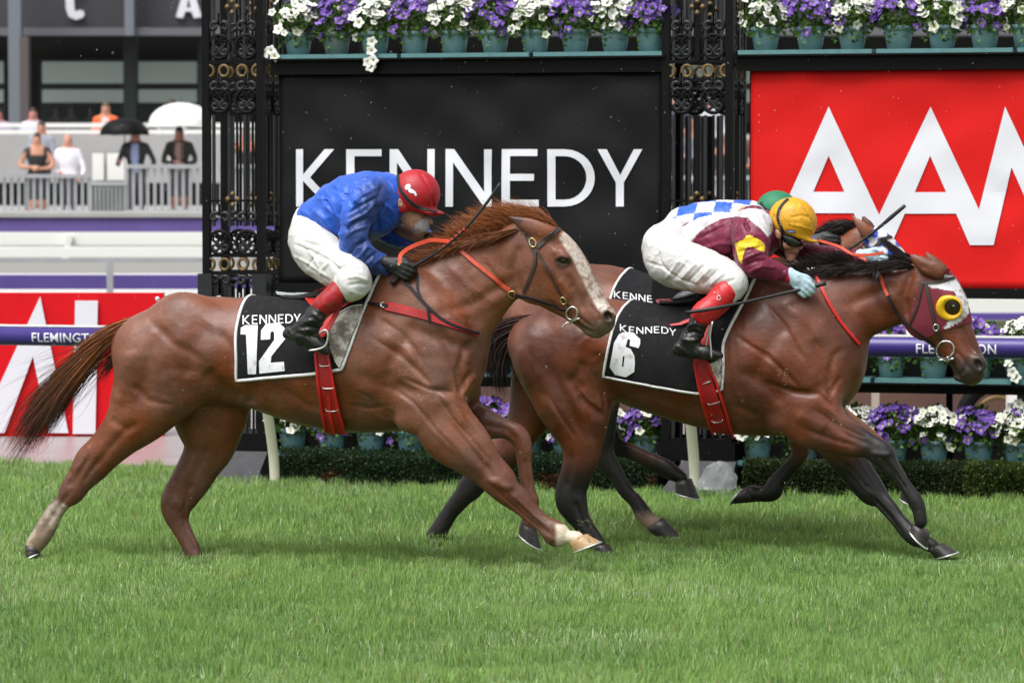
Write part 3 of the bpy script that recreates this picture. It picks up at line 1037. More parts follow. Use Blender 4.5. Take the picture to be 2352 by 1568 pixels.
c = at_y(1648, 1100, 23.30)
F_ = Field(c - .22, c + .22, .008); F_.ell(c + np.array([.015, 0, .0]), (.115, .08, .115), .03); F_.ell(c + np.array([-.08, 0, -.05]), (.09, .07, .06), .03)
V_, Q_ = F_.mesh(2); N_ = normals_of(V_, Q_); V_ = V_ + N_ * ((1 - np.abs(noise3(V_ * np.array([1, 1, .6]), 13, 3, 3) - .5) * 5).clip(0, 1) ** 2 * .020 - .012)[:, None]
V_[:, 2] = np.maximum(V_[:, 2], .01)
tag(mesh_obj('plastic_bag', V_, Q_, M['plastic'], None, True), 'crumpled clear plastic bag lying at the foot of the second iron pillar', 'bag')
# ------------------------------------------------------------------ grandstand and terrace behind the course
M['fascia'] = mat_simple('fascia', (.038, .038, .044), rough=.6, noise=.08, nscale=2)
M['fascia_edge'] = mat_simple('fascia_edge', (.115, .115, .13), rough=.6)
M['dark_void'] = mat_simple('dark_void', (.014, .014, .014), rough=.8)
M['glass'] = mat_simple('glass', (.60, .70, .68), rough=.25, spec=.6, noise=.06, nscale=.6)  # opaque pale panes; the reflected sky is put into this colour
M['mullion'] = mat_simple('mullion', (.02, .028, .026), rough=.6)
M['steel_blue'] = mat_simple('steel_blue', (.15, .165, .19), rough=.5)
M['galv'] = mat_simple('galv', (.33, .34, .35), rough=.4, noise=.1, nscale=4)
M['galv_dark'] = mat_simple('galv_dark', (.15, .16, .15), rough=.5, noise=.15, nscale=4)
M['concrete'] = mat_simple('concrete', (.40, .39, .385), rough=.7, noise=.1, nscale=2)
M['terrace_purple'] = mat_simple('terrace_purple', (.085, .050, .25), rough=.7, noise=.08, nscale=2)
M['bench_cream'] = mat_simple('bench_cream', (.82, .81, .79), rough=.5)
M['wall_pale'] = mat_simple('wall_pale', (.36, .355, .35), rough=.7, noise=.1, nscale=1.5)
M['purple_upper'] = mat_simple('purple_upper', (.14, .09, .34), rough=.7, noise=.08, nscale=2)
M['brown_wall'] = mat_simple('brown_wall', (.10, .05, .035), rough=.7, noise=.25, nscale=1.5)
gs = thing('grandstand', 'dark grandstand front with white letters, glazing and columns behind the terrace', 'grandstand', tuple(at_d(1176, 440, 76) * np.array([1, 1, 0])))
fbox('fascia', -1500, -260, 2700, 66, 76, 2.0, M['fascia'], gs)
fbox('fascia_edge', -1500, 64, 2700, 82, 75.6, .3, M['fascia_edge'], gs)
fbox('back_wall', -1500, 82, 2700, 470, 79, .3, M['dark_void'], gs)
def fstroke(name, pts, w, D, thick, mat, parent):
    P = np.array(pts, float)
    T = np.gradient(P, axis=0); T /= np.linalg.norm(T, axis=1, keepdims=True); Nn = np.stack([-T[:, 1], T[:, 0]], 1)
    L = [tuple(p) for p in P + Nn * w / 2]; Rr = [tuple(p) for p in P - Nn * w / 2]
    e = Nn[-1]; b = Nn[0]
    cap1 = [tuple(P[-1] + (w / 2) * (e * math.cos(a) + T[-1] * math.sin(a))) for a in np.linspace(.3, math.pi - .3, 6)]
    cap0 = [tuple(P[0] + (w / 2) * (-b * math.cos(a) - T[0] * math.sin(a))) for a in np.linspace(.3, math.pi - .3, 6)]
    return fpoly(name, [L + cap1 + Rr[::-1] + cap0], D, thick, mat, parent)
fstroke('letter', [(184, 33), (174, 37), (165, 33), (161, 20), (160, 0), (163, -18), (174, -26), (184, -22)], 19, 75.9, .1, M['sign_white'], gs)
fpoly('letter', [[(404, 40), (424, -32), (441, -32), (463, 40), (445, 42), (440, 27), (426, 27), (420, 42)], [(428, 18), (438, 18), (433, -4)]], 75.9, .1, M['sign_white'], gs)
fpoly('letter', [[(-60, 42), (-60, -30), (-42, -30), (-42, 42)]], 75.9, .1, M['sign_white'], gs)
for x1, x2 in [(-120, 8), (97, 283), (318, 452), (640, 820), (860, 1040), (1500, 1640), (1660, 1760)]:
    w = fbox('window', x1 - 6, 136, x2 + 6, 284, 78.6, .1, M['mullion'], gs)
    for (ya, yb, m) in ((142, 192, 'glass'), (206, 236, 'glass')):
        fbox('pane', x1, ya, x2, yb, 78.5, .05, M[m], w)
for x in (33, 296):
    fbox('column', x - (13 if x < 100 else 10), -260, x + (13 if x < 100 else 10), 322 if x < 100 else 82, 74.5 if x < 100 else 75.4, .35, M['steel_blue'], gs)
fbox('column', 46, 84, 64, 320, 73, .4, mat_simple('col_brown', (.09, .075, .075), rough=.7), gs)
for x in (298, 470, 840, 1480, 1650): fbox('column', x - 14, 84, x + 14, 300, 77, .4, M['mullion'], gs)
# terrace walls and benches
ter = thing('terrace', 'white and purple stepped terrace in front of the grandstand', 'terrace', tuple(at_d(1176, 490, 60) * np.array([1, 1, 0])))
fbox('upper_wall', -1500, 309, 2700, 420, 70, .3, M['wall_pale'], ter)
for x1, x2 in [(212, 238), (246, 292), (388, 420)]:
    fbox('white_panel', x1, 352, x2, 414, 69.8, .1, M['white_paint'], ter)
fbox('floor_slab', -1500, 488, 2700, 499, 60, 15.0, M['concrete'], ter)
fbox('purple_wall', -1500, 499, 2700, 533, 60.05, .3, M['purple_upper'], ter)
fbox('riser', -1500, 533, 2700, 604, 57.5, .3, M['concrete'], ter)
fbox('riser', -1500, 600, 2700, 634, 53.5, .3, mat_simple('riser_grey', (.46, .44, .43), rough=.7), ter)
fbox('purple_wall', -1500, 632, 2700, 670, 51, .3, M['terrace_purple'], ter)
fbox('riser', -1500, 666, 2700, 722, 47.5, .3, M['bench_cream'], ter)
fbox('purple_wall', -1500, 720, 2700, 740, 45.5, .3, M['terrace_purple'], ter)
fbox('base_wall', -1500, 738, 2700, 800, 45, .5, mat_simple('olive', (.09, .10, .06), rough=.8), ter)
def bench(label, ya, yb, D, supports):
    b = fbox('bench', -1500, ya, 2700, yb, D, .4, M['bench_cream'], None)
    tag(b, label, 'bench', 'long white benches on the terrace')
    for (xa, xb, y0, y1, w) in supports:
        fpoly('support', [[(xa - w / 2, y0), (xa + w / 2, y0), (xb + w / 2, y1), (xb - w / 2, y1)]], D - .1, .08, M['white_paint'], b)
bench('long white bench slat directly under the upper purple wall', 535, 563, 56.5, [(160, 148, 540, 596, 15), (760, 748, 540, 596, 15)])
bench('second long white bench slat below the upper purple wall', 568, 591, 55, [])
bench('thin white bench slat above the lower purple wall', 630, 637, 51.8, [(130, 124, 637, 668, 18), (372, 361, 637, 668, 8), (428, 416, 636, 668, 14), (428, 440, 636, 668, 8), (2, 12, 637, 668, 12), (-2, -14, 637, 668, 12)])
bench('long white bench slat below the lower purple wall', 667, 682, 48.5, [(2226, 2224, 690, 745, 20), (2300, 2296, 694, 745, 20), (2302, 2316, 694, 745, 14)])
hr = thing('handrail', 'grey tubular handrail on posts in front of the white benches', 'handrail', tuple(at_d(1176, 680, 46) * np.array([1, 1, 0])))
fbox('rail', -1500, 594, 2700, 603, 46.5, .06, M['galv'], hr)
for x in (252, -60, 760, 1580): fbox('post', x - 7, 603, x + 7, 683, 46.5, .06, M['galv'], hr)
# crowd barriers
for bi, (x1, x2, lb) in enumerate([(-40, 60, 'leftmost'), (62, 205, 'second from left'), (290, 470, 'third from left'), (475, 640, 'behind left pillar'), (1500, 1740, 'behind right pillar')]):
    f = thing('crowd_barrier', {'leftmost': 'grey barred crowd barrier at the left edge of the terrace', 'second from left': 'grey barred crowd barrier in front of the woman in black', 'third from left': 'grey barred crowd barrier below the two umbrellas',
              'behind left pillar': 'grey barred crowd barrier seen through the left iron pillar', 'behind right pillar': 'grey barred crowd barrier seen through the right iron pillar'}[lb], 'barrier', tuple(at_d((x1 + x2) / 2, 490, 62)), 'crowd barriers along the terrace edge')
    yt = 400 if bi < 2 else 378
    if bi == 4: yt = 404
    for (ya, yb) in ((yt, yt + 9), (482, 489)):
        fbox('rail', x1, ya, x2, yb, 61.8, .05, M['galv'], f)
    n = int((x2 - x1) / 15.5)
    for i in range(n + 1):
        x = x1 + (x2 - x1) * i / n
        w = 4.2 if i in (0, n) else 3.0
        fbox('baluster', x - w, yt + 9, x + w, 489, 61.85, .03, M['galv'], f)
g_ = thing('barrier_gate', 'small grey mesh gate between two crowd barriers on the terrace', 'gate', tuple(at_d(247, 490, 62)))
fbox('frame', 205, 418, 290, 426, 61.8, .05, M['galv'], g_)
fbox('panel', 208, 426, 288, 489, 61.9, .03, M['galv_dark'], g_)
for i in range(9): fbox('baluster', 210 + i * 9.4 - 1.5, 430, 210 + i * 9.4 + 1.5, 486, 61.8, .03, M['galv'], g_)
for i, (ya, yb) in enumerate([(283, 293), (298, 308)]):
    u = fbox('terrace_rail', -1500, ya, 900, yb, 69 - i * .4, .12, M['white_paint'], None)
    tag(u, ['upper white rail of the higher terrace behind the umbrellas', 'lower white rail of the higher terrace behind the umbrellas'][i], 'rail')
# red board beside the path
bd = fbox('advertising_board', -420, 673, 375, 1006, 29.3, .12, M['board_red'], None)
tag(bd, 'red advertising board with white letters standing on the path at left', 'sign')
fpoly('lettering', [[(92, 681), (157, 994), (112, 994), (75.4, 818), (10, 994), (-32, 994), (-75, 818), (-112, 994), (-157, 994), (-92, 681), (-6, 893)]], 29.27, .02, M['sign_white'], bd)
fpoly('lettering', [[(172.5, 690.5), (224.5, 690.5), (219, 996), (167, 996)]], 29.27, .02, M['sign_white'], bd)
wb = MB().lathe([(.012, 0), (.02, .004), (.02, .010), (.001, .012)], n=10)
cb = at_d(362, 687, 29.29)
wb.V = [tuple(cb + _r * v[0] + np.array([0, 0, v[1]]) - _v * v[2]) for v in wb.V]; wb.build('bolt', M['steel'], bd, True)
# low brown wall and machine wheel seen under the middle shelf
lw = fbox('low_wall', 900, 868, 2700, 985, 31, .3, M['brown_wall'], None)
tag(lw, 'low red-brown wall seen below the middle flower shelf at right', 'wall')
wh = thing('cart_wheel', 'dark tyre with yellow rim in front of the red-brown wall', 'wheel', tuple(at_d(2290, 985, 30)))
cw = at_d(2290, 960, 30)
def wheel(r, t, prof_mat, nm, off):
    pts = [cw + _r * r * math.cos(a) + np.array([0, 0, r * math.sin(a)]) - _v * off for a in np.linspace(0, 2 * math.pi, 29)[:-1]]
    MB().tube(pts, t, 8, closed=True).build(nm, prof_mat, wh, True)
wheel(.27, .065, M['iron'], 'tyre', 0)
wheel(.17, .025, M['gilt'], 'rim', .03)
for (x, y1, y2, wd, nm) in [(2012, 886, 985, 8, 'pale'), (2325, 884, 985, 11, 'white')]:
    p = fbox('marker_post', x - wd, y1, x + wd, y2, 29, .1, M['white_paint'] if nm == 'white' else mat_simple('post_pale', (.4, .34, .28), rough=.6), None)
    tag(p, {'pale': 'short pale post in front of the red-brown wall', 'white': 'short white post beside the dark wheel'}[nm], 'post')

# ------------------------------------------------------------------ spectators
M['body'] = mat_simple('body', (0, 0, 0), rough=.6, attr='coat', noise=.1, nscale=12)
def spectator(label, px, ytop, D, height, top, legs, skin=(.42, .2, .14), hair_c=(.03, .018, .012), arms=((-.24, -.05, 1.05, -.13, -.18, 1.0), (.24, -.05, 1.05, .13, -.18, 1.0)), skirt=False, inner=None, bald=False, sleeves=True, zcut=None, heavy=1.0, group=None):
    head = at_d(px, ytop, D)
    z0 = head[2] - height
    k = height / 1.75
    F = Field((-.5, -.42, 0), (.5, .3, 2.0), .033)
    def tb(P, r, q=.8, kk=.05): F.tube(np.array(P, float), np.array(r, float), np.full(len(P), q), kk, n=3)
    F.ell((0, 0, 1.635), (.078, .095, .115), .02); F.ell((0, -.03, 1.575), (.058, .07, .06), .03)
    F.ell((0, -.10, 1.61), (.014, .018, .022), .015)
    for s in (-1, 1): F.ell((s * .078, .01, 1.625), (.014, .02, .03), .008)
    tb([(0, 0, 1.45), (0, -.01, 1.56)], [.055, .05], 1)
    tb([(0, 0, .95), (0, 0, 1.12), (0, 0, 1.3), (0, .01, 1.42)], [.165 * heavy, .15 * heavy, .185 * heavy, .12], .62, .06)
    tb([(-.15, 0, 1.415), (.15, 0, 1.415)], [.055, .055], 1, .06)
    for s, a in zip((-1, 1), arms):
        tb([(s * .19, 0, 1.41), (a[0], a[1], a[2]), (a[3], a[4], a[5])], [.055, .045, .032], 1, .03)
        F.ell((a[3], a[4] - .02, a[5] - .01), (.035, .04, .045), .02)
    for s in (-1, 1):
        tb([(s * .09, 0, .95), (s * .10, 0, .5), (s * .10, .02, .08)], [.095, .06, .042], 1, .03)
        tb([(s * .10, .03, .035), (s * .105, -.12, .03)], [.04, .032], 1, .02)
    if skirt: tb([(0, 0, 1.0), (0, 0, .75), (0, 0, .52)], [.17, .20, .19], .75, .02)
    V, Q = F.mesh(2)
    C = np.tile(np.array(top), (len(V), 1))
    z = V[:, 2]
    C[z < .95] = legs
    if skirt: C[z < .50] = skin
    C[z < .07] = (.015, .013, .012)
    C[z > 1.475] = skin
    hc = (z > 1.66) | ((V[:, 1] > .02) & (z > 1.55))
    if not bald: C[hc] = hair_c
    for s, a in zip((-1, 1), arms):
        d = np.linalg.norm(V - np.array([a[3], a[4], a[5]]), axis=1); C[d < .075] = skin
        if not sleeves:
            seg = np.array([[s * .19, 0, 1.36], [a[0], a[1], a[2]], [a[3], a[4], a[5]]])
            for i in range(2):
                e = seg[i + 1] - seg[i]; t = np.clip(((V - seg[i]) @ e) / (e @ e), 0, 1)
                dd = np.linalg.norm(V - seg[i] - t[:, None] * e, axis=1)
                C[(dd < .07) & ((V[:, 0] * s > .2) | (i == 1))] = skin
    if inner is not None:
        m = (V[:, 1] < -.02) & (np.abs(V[:, 0]) < .055 + .02 * (z - 1.1)) & (z > .95) & (z < 1.46); C[m] = inner
    if not sleeves:
        m = (z > 1.33) & (z < 1.5) & (V[:, 1] < .0) & (np.abs(V[:, 0]) < .12); C[m] = skin
    V = V * k
    o = mesh_obj('person', V, Q, M['body'], None, True)
    set_color(o, C)
    o.location = (float(head[0]), float(head[1]), float(z0)); o.rotation_euler = (0, 0, YAW)
    tag(o, label, 'person', group)
    return o, z0
DRK = (.018, .018, .02)
spectator('woman in black dress with folded arms at the terrace barrier', 85, 303, 64.5, 1.63, DRK, DRK, skin=(.5, .24, .15), hair_c=(.02, .012, .01), skirt=True, sleeves=False, arms=((-.30, -.08, 1.12, .02, -.20, 1.10), (.30, -.08, 1.12, -.02, -.22, 1.06)))
spectator('balding man in white shirt leaning beside the woman in black', 156, 307, 64.6, 1.62, (.78, .76, .82), (.05, .05, .06), skin=(.52, .24, .18), bald=True, heavy=1.15, arms=((-.26, -.06, 1.1, -.10, -.22, 1.02), (.30, -.04, 1.08, .22, -.16, .90)))
spectator('man in dark jacket and pale blue shirt under the black umbrella', 311, 291, 64.8, 1.74, DRK, (.06, .06, .07), skin=(.36, .16, .11), inner=(.32, .38, .6), arms=((-.30, -.05, 1.10, -.24, -.24, 1.16), (.33, -.05, 1.12, .22, -.24, 1.02)))
spectator('person in black suit under the white umbrella', 412, 289, 65.2, 1.72, (.015, .016, .015), (.05, .045, .05), skin=(.34, .15, .11), hair_c=(.025, .012, .01), inner=(.36, .22, .2), skirt=True, arms=((-.28, -.04, 1.12, -.03, -.22, 1.12), (.28, -.04, 1.12, .03, -.22, 1.08)))
spectator('person with pale grey top standing behind the woman in black', 95, 276, 68, 1.72, (.30, .32, .38), DRK, skin=(.48, .22, .15))
spectator('man in white shirt in front of the glazing at left', 76, 246, 72, 1.75, (.62, .62, .74), DRK, skin=(.52, .22, .18))
spectator('person in lilac shirt at the left edge of the higher terrace', -4, 247, 72, 1.75, (.40, .34, .55), DRK, skin=(.48, .2, .16))
spectator('steward in orange vest on the higher terrace', 243, 233, 70.5, 1.75, (.85, .13, .02), DRK, skin=(.46, .22, .14), hair_c=(.09, .05, .03), inner=(.6, .5, .5))
spectator('person in grey shirt behind the white umbrella', 395, 226, 72, 1.8, (.35, .38, .4), DRK, skin=(.14, .06, .04))
for (x, yt, lb) in [(130, 244, 'dark figure first from left before the glazing'), (165, 240, 'dark figure second from left before the glazing'), (210, 243, 'dark figure third from left before the glazing')]:
    spectator(lb, x, yt, 77.8, 1.72, (.03, .035, .035), DRK, skin=(.06, .05, .045))  # silhouettes: their shade is put into skin and clothing colours
spectator('person in black with raised arms seen through the left iron pillar', 566, 292, 65, 1.72, DRK, (.06, .06, .065), skin=(.5, .2, .12), sleeves=False, arms=((-.27, -.10, 1.30, -.06, -.24, 1.48), (.27, -.10, 1.30, .12, -.24, 1.45)))
for i, (x, yt, tp, lb) in enumerate([(1556, 208, (.04, .045, .07), 'person in navy seen between bars at the left of the right pillar'), (1585, 262, (.16, .18, .24), 'person in grey blue seen low through the right pillar'), (1632, 215, (.45, .45, .5), 'person in pale shirt seen high through the right pillar'), (1655, 300, (.02, .02, .02), 'person in black seen through the middle of the right pillar'), (1700, 285, (.10, .05, .05), 'person in brown seen at the right edge of the right pillar')]):
    spectator(lb, x, yt, 65.5, 1.7, tp, DRK, skin=(.42, .18, .13), sleeves=(i % 2 == 0))
def umbrella(label, px1, px2, ytop, yrim, D, mat, hand_px):
    cx = (px1 + px2) / 2
    c = at_d(cx, yrim, D); r = (px2 - px1) / 2 / (FPX / D); h = (yrim - ytop) / (FPX / D)
    t = thing('umbrella', label, 'umbrella', tuple(c))
    n = 8; mb = MB(); rings = 6
    for k in range(rings + 1):
        a = k / rings * math.pi / 2
        for j in range(n * 3):
            w = 2 * math.pi * j / (n * 3)
            sag = 1 - .07 * (.5 - .5 * math.cos(w * n)) * (k / rings)
            mb.V.append((c[0] + r * math.sin(a) * sag * math.cos(w), c[1] + r * math.sin(a) * sag * math.sin(w), c[2] + h * math.cos(a) + (1 - sag) * .4 * r * (k / rings)))
    m = n * 3
    for k in range(rings):
        for j in range(m):
            j2 = (j + 1) % m
            mb.F.append((k * m + j, (k + 1) * m + j, (k + 1) * m + j2, k * m + j2))
    mb.build('canopy', mat, t, True)
    MB().tube([c + np.array([0, 0, h + .05]), c + np.array([0, 0, -.75])], .009, 6).build('shaft', M['iron'], t)
    return t
umbrella('open black umbrella held over the man in the dark jacket', 226, 346, 271, 311, 64.6, M['iron'], 0)
umbrella('open white umbrella held over the person in the black suit', 336, 496, 236, 292, 65, M['white_paint'], 0)
# ------------------------------------------------------------------ turf
TRODDEN = [at_z(453, 1302), at_z(78, 1284), at_z(1392, 1272), at_z(1002, 1262), at_z(2178, 1283), at_z(1538, 1238)]
def turf(name, seed, region, dens, hmin, hmax, wid, mask=None):
    g = np.random.default_rng(seed)
    d0, d1, wm = region
    # points between straight-ahead distances d0 and d1, as wide as the view plus a margin
    n = int(dens * (d1 - d0) * (PW / FPX * (d0 + d1) / 2 + 2 * wm))
    d = np.sqrt(g.random(n) * (d1 ** 2 - d0 ** 2) + d0 ** 2)
    half = d * PW / FPX / 2 + wm
    lat = (g.random(n) * 2 - 1) * half
    P = np.outer(d, _v) + np.outer(lat, _r)
    ok = (P[:, 1] < 24.58) & ~((P[:, 1] > 23.48) & (px_of(P + np.array([0, 0, .02]))[:, 0] > 640))
    P = P[ok]; n = len(P)
    cl = noise3(P, 2.2, seed); fine = noise3(P, 9, seed + 1); big = noise3(P, .5, seed + 2, 2)
    tuft = noise3(P, 8.0, seed + 11, 2)
    h = hmin + (hmax - hmin) * (.25 * g.random(n) + 1.05 * sstep(.38, .72, tuft) * (.5 + .5 * fine) + .22 * g.random(n) ** 3)
    for c in TRODDEN:                       # grass pressed down where hooves meet the ground
        q = P - c; al = -(q @ _v); la = q @ _r
        h *= 1 - .72 * np.exp(-(np.clip(np.where(al > 0, al / .75, -al / .2), 0, 9)) ** 2) * np.exp(-(la / .12) ** 4)
    a = g.random(n) * 2 * math.pi
    lean = (.12 + .50 * g.random(n) ** 1.5) * h
    wind = (cl - .5) * .9
    dx, dy = np.cos(a) * lean + wind * h * .8, np.sin(a) * lean
    b = g.random(n) * math.pi
    wx, wy = np.cos(b) * wid * (.6 + .8 * g.random(n)) / 2, np.sin(b) * wid / 2
    s = np.stack([wx, wy, np.zeros(n)], 1)
    tip = P + np.stack([dx, dy, h * (.92 + .1 * g.random(n)) - .25 * lean], 1)
    c0, c1, c2 = np.array((.082, .195, .034)), np.array((.280, .460, .120)), np.array((.47, .60, .35))
    t = np.clip(.55 * cl + .45 * big + .55 * tuft + .22 * g.normal(size=n) - .26, 0, 1)[:, None]
    C = c0 * (1 - t) + c1 * t
    pale = noise3(P, 1.1, seed + 7)
    y = g.random(n) < .05 + .22 * sstep(.5, .75, pale); C[y] = c2 * (.65 + .5 * g.random((y.sum(), 1)))
    dry = g.random(n) < .012; C[dry] = np.array((.34, .27, .12))
    nb = int(n * .22)                      # some blades bend, the rest stand straight
    Vs = np.stack([P[nb:] - s[nb:], P[nb:] + s[nb:], tip[nb:]], 1).reshape(-1, 3)
    mid = P[:nb] + np.stack([dx[:nb] * .35, dy[:nb] * .35, h[:nb] * .62], 1)
    Vb = np.stack([P[:nb] - s[:nb], P[:nb] + s[:nb], mid + s[:nb] * .8, mid - s[:nb] * .8, tip[:nb]], 1).reshape(-1, 3)
    k = np.arange(n - nb) * 3; kb = np.arange(nb) * 5 + len(Vs)
    T = np.vstack([np.stack([k, k + 1, k + 2], 1), np.stack([kb, kb + 1, kb + 2], 1), np.stack([kb, kb + 2, kb + 3], 1), np.stack([kb + 3, kb + 2, kb + 4], 1)])
    V = np.vstack([Vs, Vb])
    CC = np.vstack([np.repeat(C[nb:], 3, 0), np.repeat(C[:nb], 5, 0)])
    o = mesh_obj(name, V, T, M['grass'], None, smooth=False)
    set_color(o, CC)
    tag(o, kind='stuff')
    return o
gr = turf('grass', 5, (13.6, 20.5, 1.2), 7000, .020, .076, .0048)
gr2 = turf('grass', 6, (20.5, 27.2, 1.2), 3900, .020, .080, .0064)

# a few torn blades thrown up by the leading hooves
def clippings(spots, n=26):
    g = np.random.default_rng(9); V, F = [], []
    for (px, py, Y) in spots:
        c = at_y(px, py, Y)
        for i in range(n):
            p = c + np.array([g.normal() * .06, g.normal() * .06, abs(g.normal()) * .05])
            d = g.normal(0, 1, 3); d /= np.linalg.norm(d); w = np.cross(d, g.normal(0, 1, 3)); w /= np.linalg.norm(w)
            L = .012 + .022 * g.random(); b = len(V)
            V += [p - w * .0016, p + w * .0016, p + d * L]; F.append((b, b + 1, b + 2))
    o = mesh_obj('grass_clippings', V, F, M['grass'], None); set_color(o, np.tile(np.array((.30, .34, .12)), (len(V), 1))); tag(o, kind='stuff')
clippings([(1345, 1232, 18.4), (1530, 1225, 20.6), (1000, 1232, 19.9), (75, 1265, 18.45), (2150, 1265, 19.7)])
# ------------------------------------------------------------------ horses
def coat_material():
    m, nt, b = new_mat('coat')
    N, L = nt.nodes, nt.links
    tc = N.new('ShaderNodeTexCoord')
    def noise(scale, stretch=(1, 1, 1), detail=5, rough=.55):
        mp = N.new('ShaderNodeMapping'); mp.inputs['Scale'].default_value = stretch
        t = N.new('ShaderNodeTexNoise'); t.inputs['Scale'].default_value = scale; t.inputs['Detail'].default_value = detail; t.inputs['Roughness'].default_value = rough
        L.new(tc.outputs['Object'], mp.inputs['Vector']); L.new(mp.outputs[0], t.inputs['Vector'])
        return t.outputs['Fac']
    def rng(src, a, b_, c, d):
        r = N.new('ShaderNodeMapRange'); r.inputs['From Min'].default_value = a; r.inputs['From Max'].default_value = b_
        r.inputs['To Min'].default_value = c; r.inputs['To Max'].default_value = d; L.new(src, r.inputs['Value']); return r.outputs[0]
    at = N.new('ShaderNodeVertexColor'); at.layer_name = 'coat'
    s1 = N.new('ShaderNodeVectorMath'); s1.operation = 'SCALE'; L.new(at.outputs['Color'], s1.inputs[0]); L.new(rng(noise(140, (.35, 1, 1.2), 3), .3, .7, .80, 1.2), s1.inputs['Scale'])
    s2 = N.new('ShaderNodeVectorMath'); s2.operation = 'SCALE'; L.new(s1.outputs[0], s2.inputs[0]); L.new(rng(noise(9, (.6, 1, 1), 6, .65), .3, .7, .74, 1.24), s2.inputs['Scale'])
    hsv = N.new('ShaderNodeHueSaturation'); L.new(s2.outputs[0], hsv.inputs['Color']); L.new(rng(noise(5, (1, 1, .7), 5),   .35, .65, .80, 1.02), hsv.inputs['Saturation'])
    L.new(hsv.outputs[0], b.inputs['Base Color'])
    L.new(rng(noise(7, (.6, 1, 1), 6, .6), .3, .7, .34, .56), b.inputs['Roughness'])
    b.inputs['Specular IOR Level'].default_value = .34
    b.inputs['Coat Weight'].default_value = .14
    b.inputs['Coat Roughness'].default_value = .30
    b.inputs['Sheen Weight'].default_value = .03
    b.inputs['Sheen Roughness'].default_value = .35
    b1 = N.new('ShaderNodeBump'); b1.inputs['Strength'].default_value = .16; b1.inputs['Distance'].default_value = .01; L.new(noise(48, (.45, 1, 1.1), 5, .6), b1.inputs['Height'])
    b2 = N.new('ShaderNodeBump'); b2.inputs['Strength'].default_value = .12; b2.inputs['Distance'].default_value = .004; L.new(noise(260, (.3, 1, 1.2), 2), b2.inputs['Height'])
    L.new(b1.outputs[0], b2.inputs['Normal']); L.new(b2.outputs[0], b.inputs['Normal'])
    return m
M['coat'] = coat_material()
M['hoof'] = mat_simple('hoof', (.03, .026, .024), rough=.4, noise=.3, nscale=60, bump=.2, bscale=160)
M['hoof_pale'] = mat_simple('hoof_pale', (.40, .25, .12), rough=.45, noise=.12, nscale=40, dirt=(.03, .02, .015), dirt_amt=.95, dscale=26, dcut=.54)
M['shoe'] = mat_simple('shoe', (.75, .75, .74), rough=.35, metal=.7)
M['eye'] = mat_simple('eye', (.008, .006, .005), rough=.06, spec=.8)
M['hair_chestnut'] = mat_simple('hair_chestnut', (.2, .2, .2), rough=.5, spec=.25, attr='coat')
def hair(name, guides, n, parent, mat, width=.0035, jit=.02, tip=.04, len_j=.25, side_j=.03, c0=(.2, .07, .03), c1=None, segs=5, cj=.3, bulge=0.0, seed=1, curl=.0, locks=0):
    """strands between guide curves (arrays of 3-D points): flat tapering ribbons in one mesh"""
    g = np.random.default_rng(seed)
    G = [catmull(np.asarray(q, float), 4) for q in guides]
    m = segs + 1
    def res(c):
        L = np.r_[0, np.cumsum(np.linalg.norm(np.diff(c, axis=0), axis=1))]; L /= L[-1]
        t = np.linspace(0, 1, m)
        return np.stack([np.interp(t, L, c[:, a]) for a in range(3)], 1)
    G = np.array([res(c) for c in G])
    u = g.random(n) * (len(G) - 1)
    lk = None
    if locks:
        lk = g.integers(0, locks, n)
        lu = g.random(locks) * (len(G) - 1)
        u = np.clip(lu[lk] + g.normal(0, .05, n) * (len(G) - 1), 0, len(G) - 1.001)
    i = np.minimum(u.astype(int), len(G) - 2); f = (u - i)[:, None, None]
    S = G[i] * (1 - f) + G[i + 1] * f
    t = np.linspace(0, 1, m)
    ln = 1 - g.random(n) * len_j
    root = S[:, :1]
    S = root + (S - root) * ln[:, None, None]
    off = g.normal(0, 1, (n, 1, 3)) * np.array([jit, side_j, jit])
    off2 = g.normal(0, 1, (n, 1, 3)) * tip
    if locks:
        lo2 = g.normal(0, 1, (locks, 1, 3)) * tip * 1.1
        ll = (1 - g.random(locks) * len_j * .8)[lk]
        off2 = off2 * .35 + lo2[lk]
        S = root + (S - root) * ll[:, None, None]
    S = S + off * (.35 + .65 * t[None, :, None]) + off2 * (t[None, :, None] ** 1.6)
    if curl:
        ph = g.random((n, 1, 1)) * 6.28
        S = S + curl * np.sin(ph + t[None, :, None] * (4 + 4 * g.random((n, 1, 1)))) * t[None, :, None] * g.normal(0, 1, (n, 1, 3))
    T = np.gradient(S, axis=1); T /= np.linalg.norm(T, axis=2, keepdims=True) + 1e-9
    view = np.array([.27, -.96, 0]) + g.normal(0, .5, (n, 1, 3))
    W = np.cross(T, view); W /= np.linalg.norm(W, axis=2, keepdims=True) + 1e-9
    w = width * (.6 + .8 * g.random((n, 1, 1))) * (1 - .85 * t[None, :, None] ** 2)
    V = np.stack([S - W * w / 2, S + W * w / 2], 2).reshape(-1, 3)
    b = np.arange(n)[:, None] * (2 * m) + 2 * np.arange(segs)[None]
    b = b.reshape(-1)
    F = np.stack([b, b + 1, b + 3, b + 2], 1)
    o = mesh_obj(name, V, F, mat, parent, smooth=True)
    c1 = c0 if c1 is None else c1
    k = (1 + cj * g.normal(0, 1, (n, 1, 1))).clip(.35, 1.9)
    C = (np.array(c0) * (1 - t[None, :, None]) + np.array(c1) * t[None, :, None]) * k
    set_color(o, np.repeat(C[:, :, None], 2, 2).reshape(-1, 3))
    o['kind'] = 'stuff'
    return o

def px_curve(pts, Y):
    """pixel polyline (x, y[, side]) -> 3-D points near the plane Y"""
    return np.array([at_y(p[0], p[1], Y + (p[2] if len(p) > 2 else 0)) for p in pts])

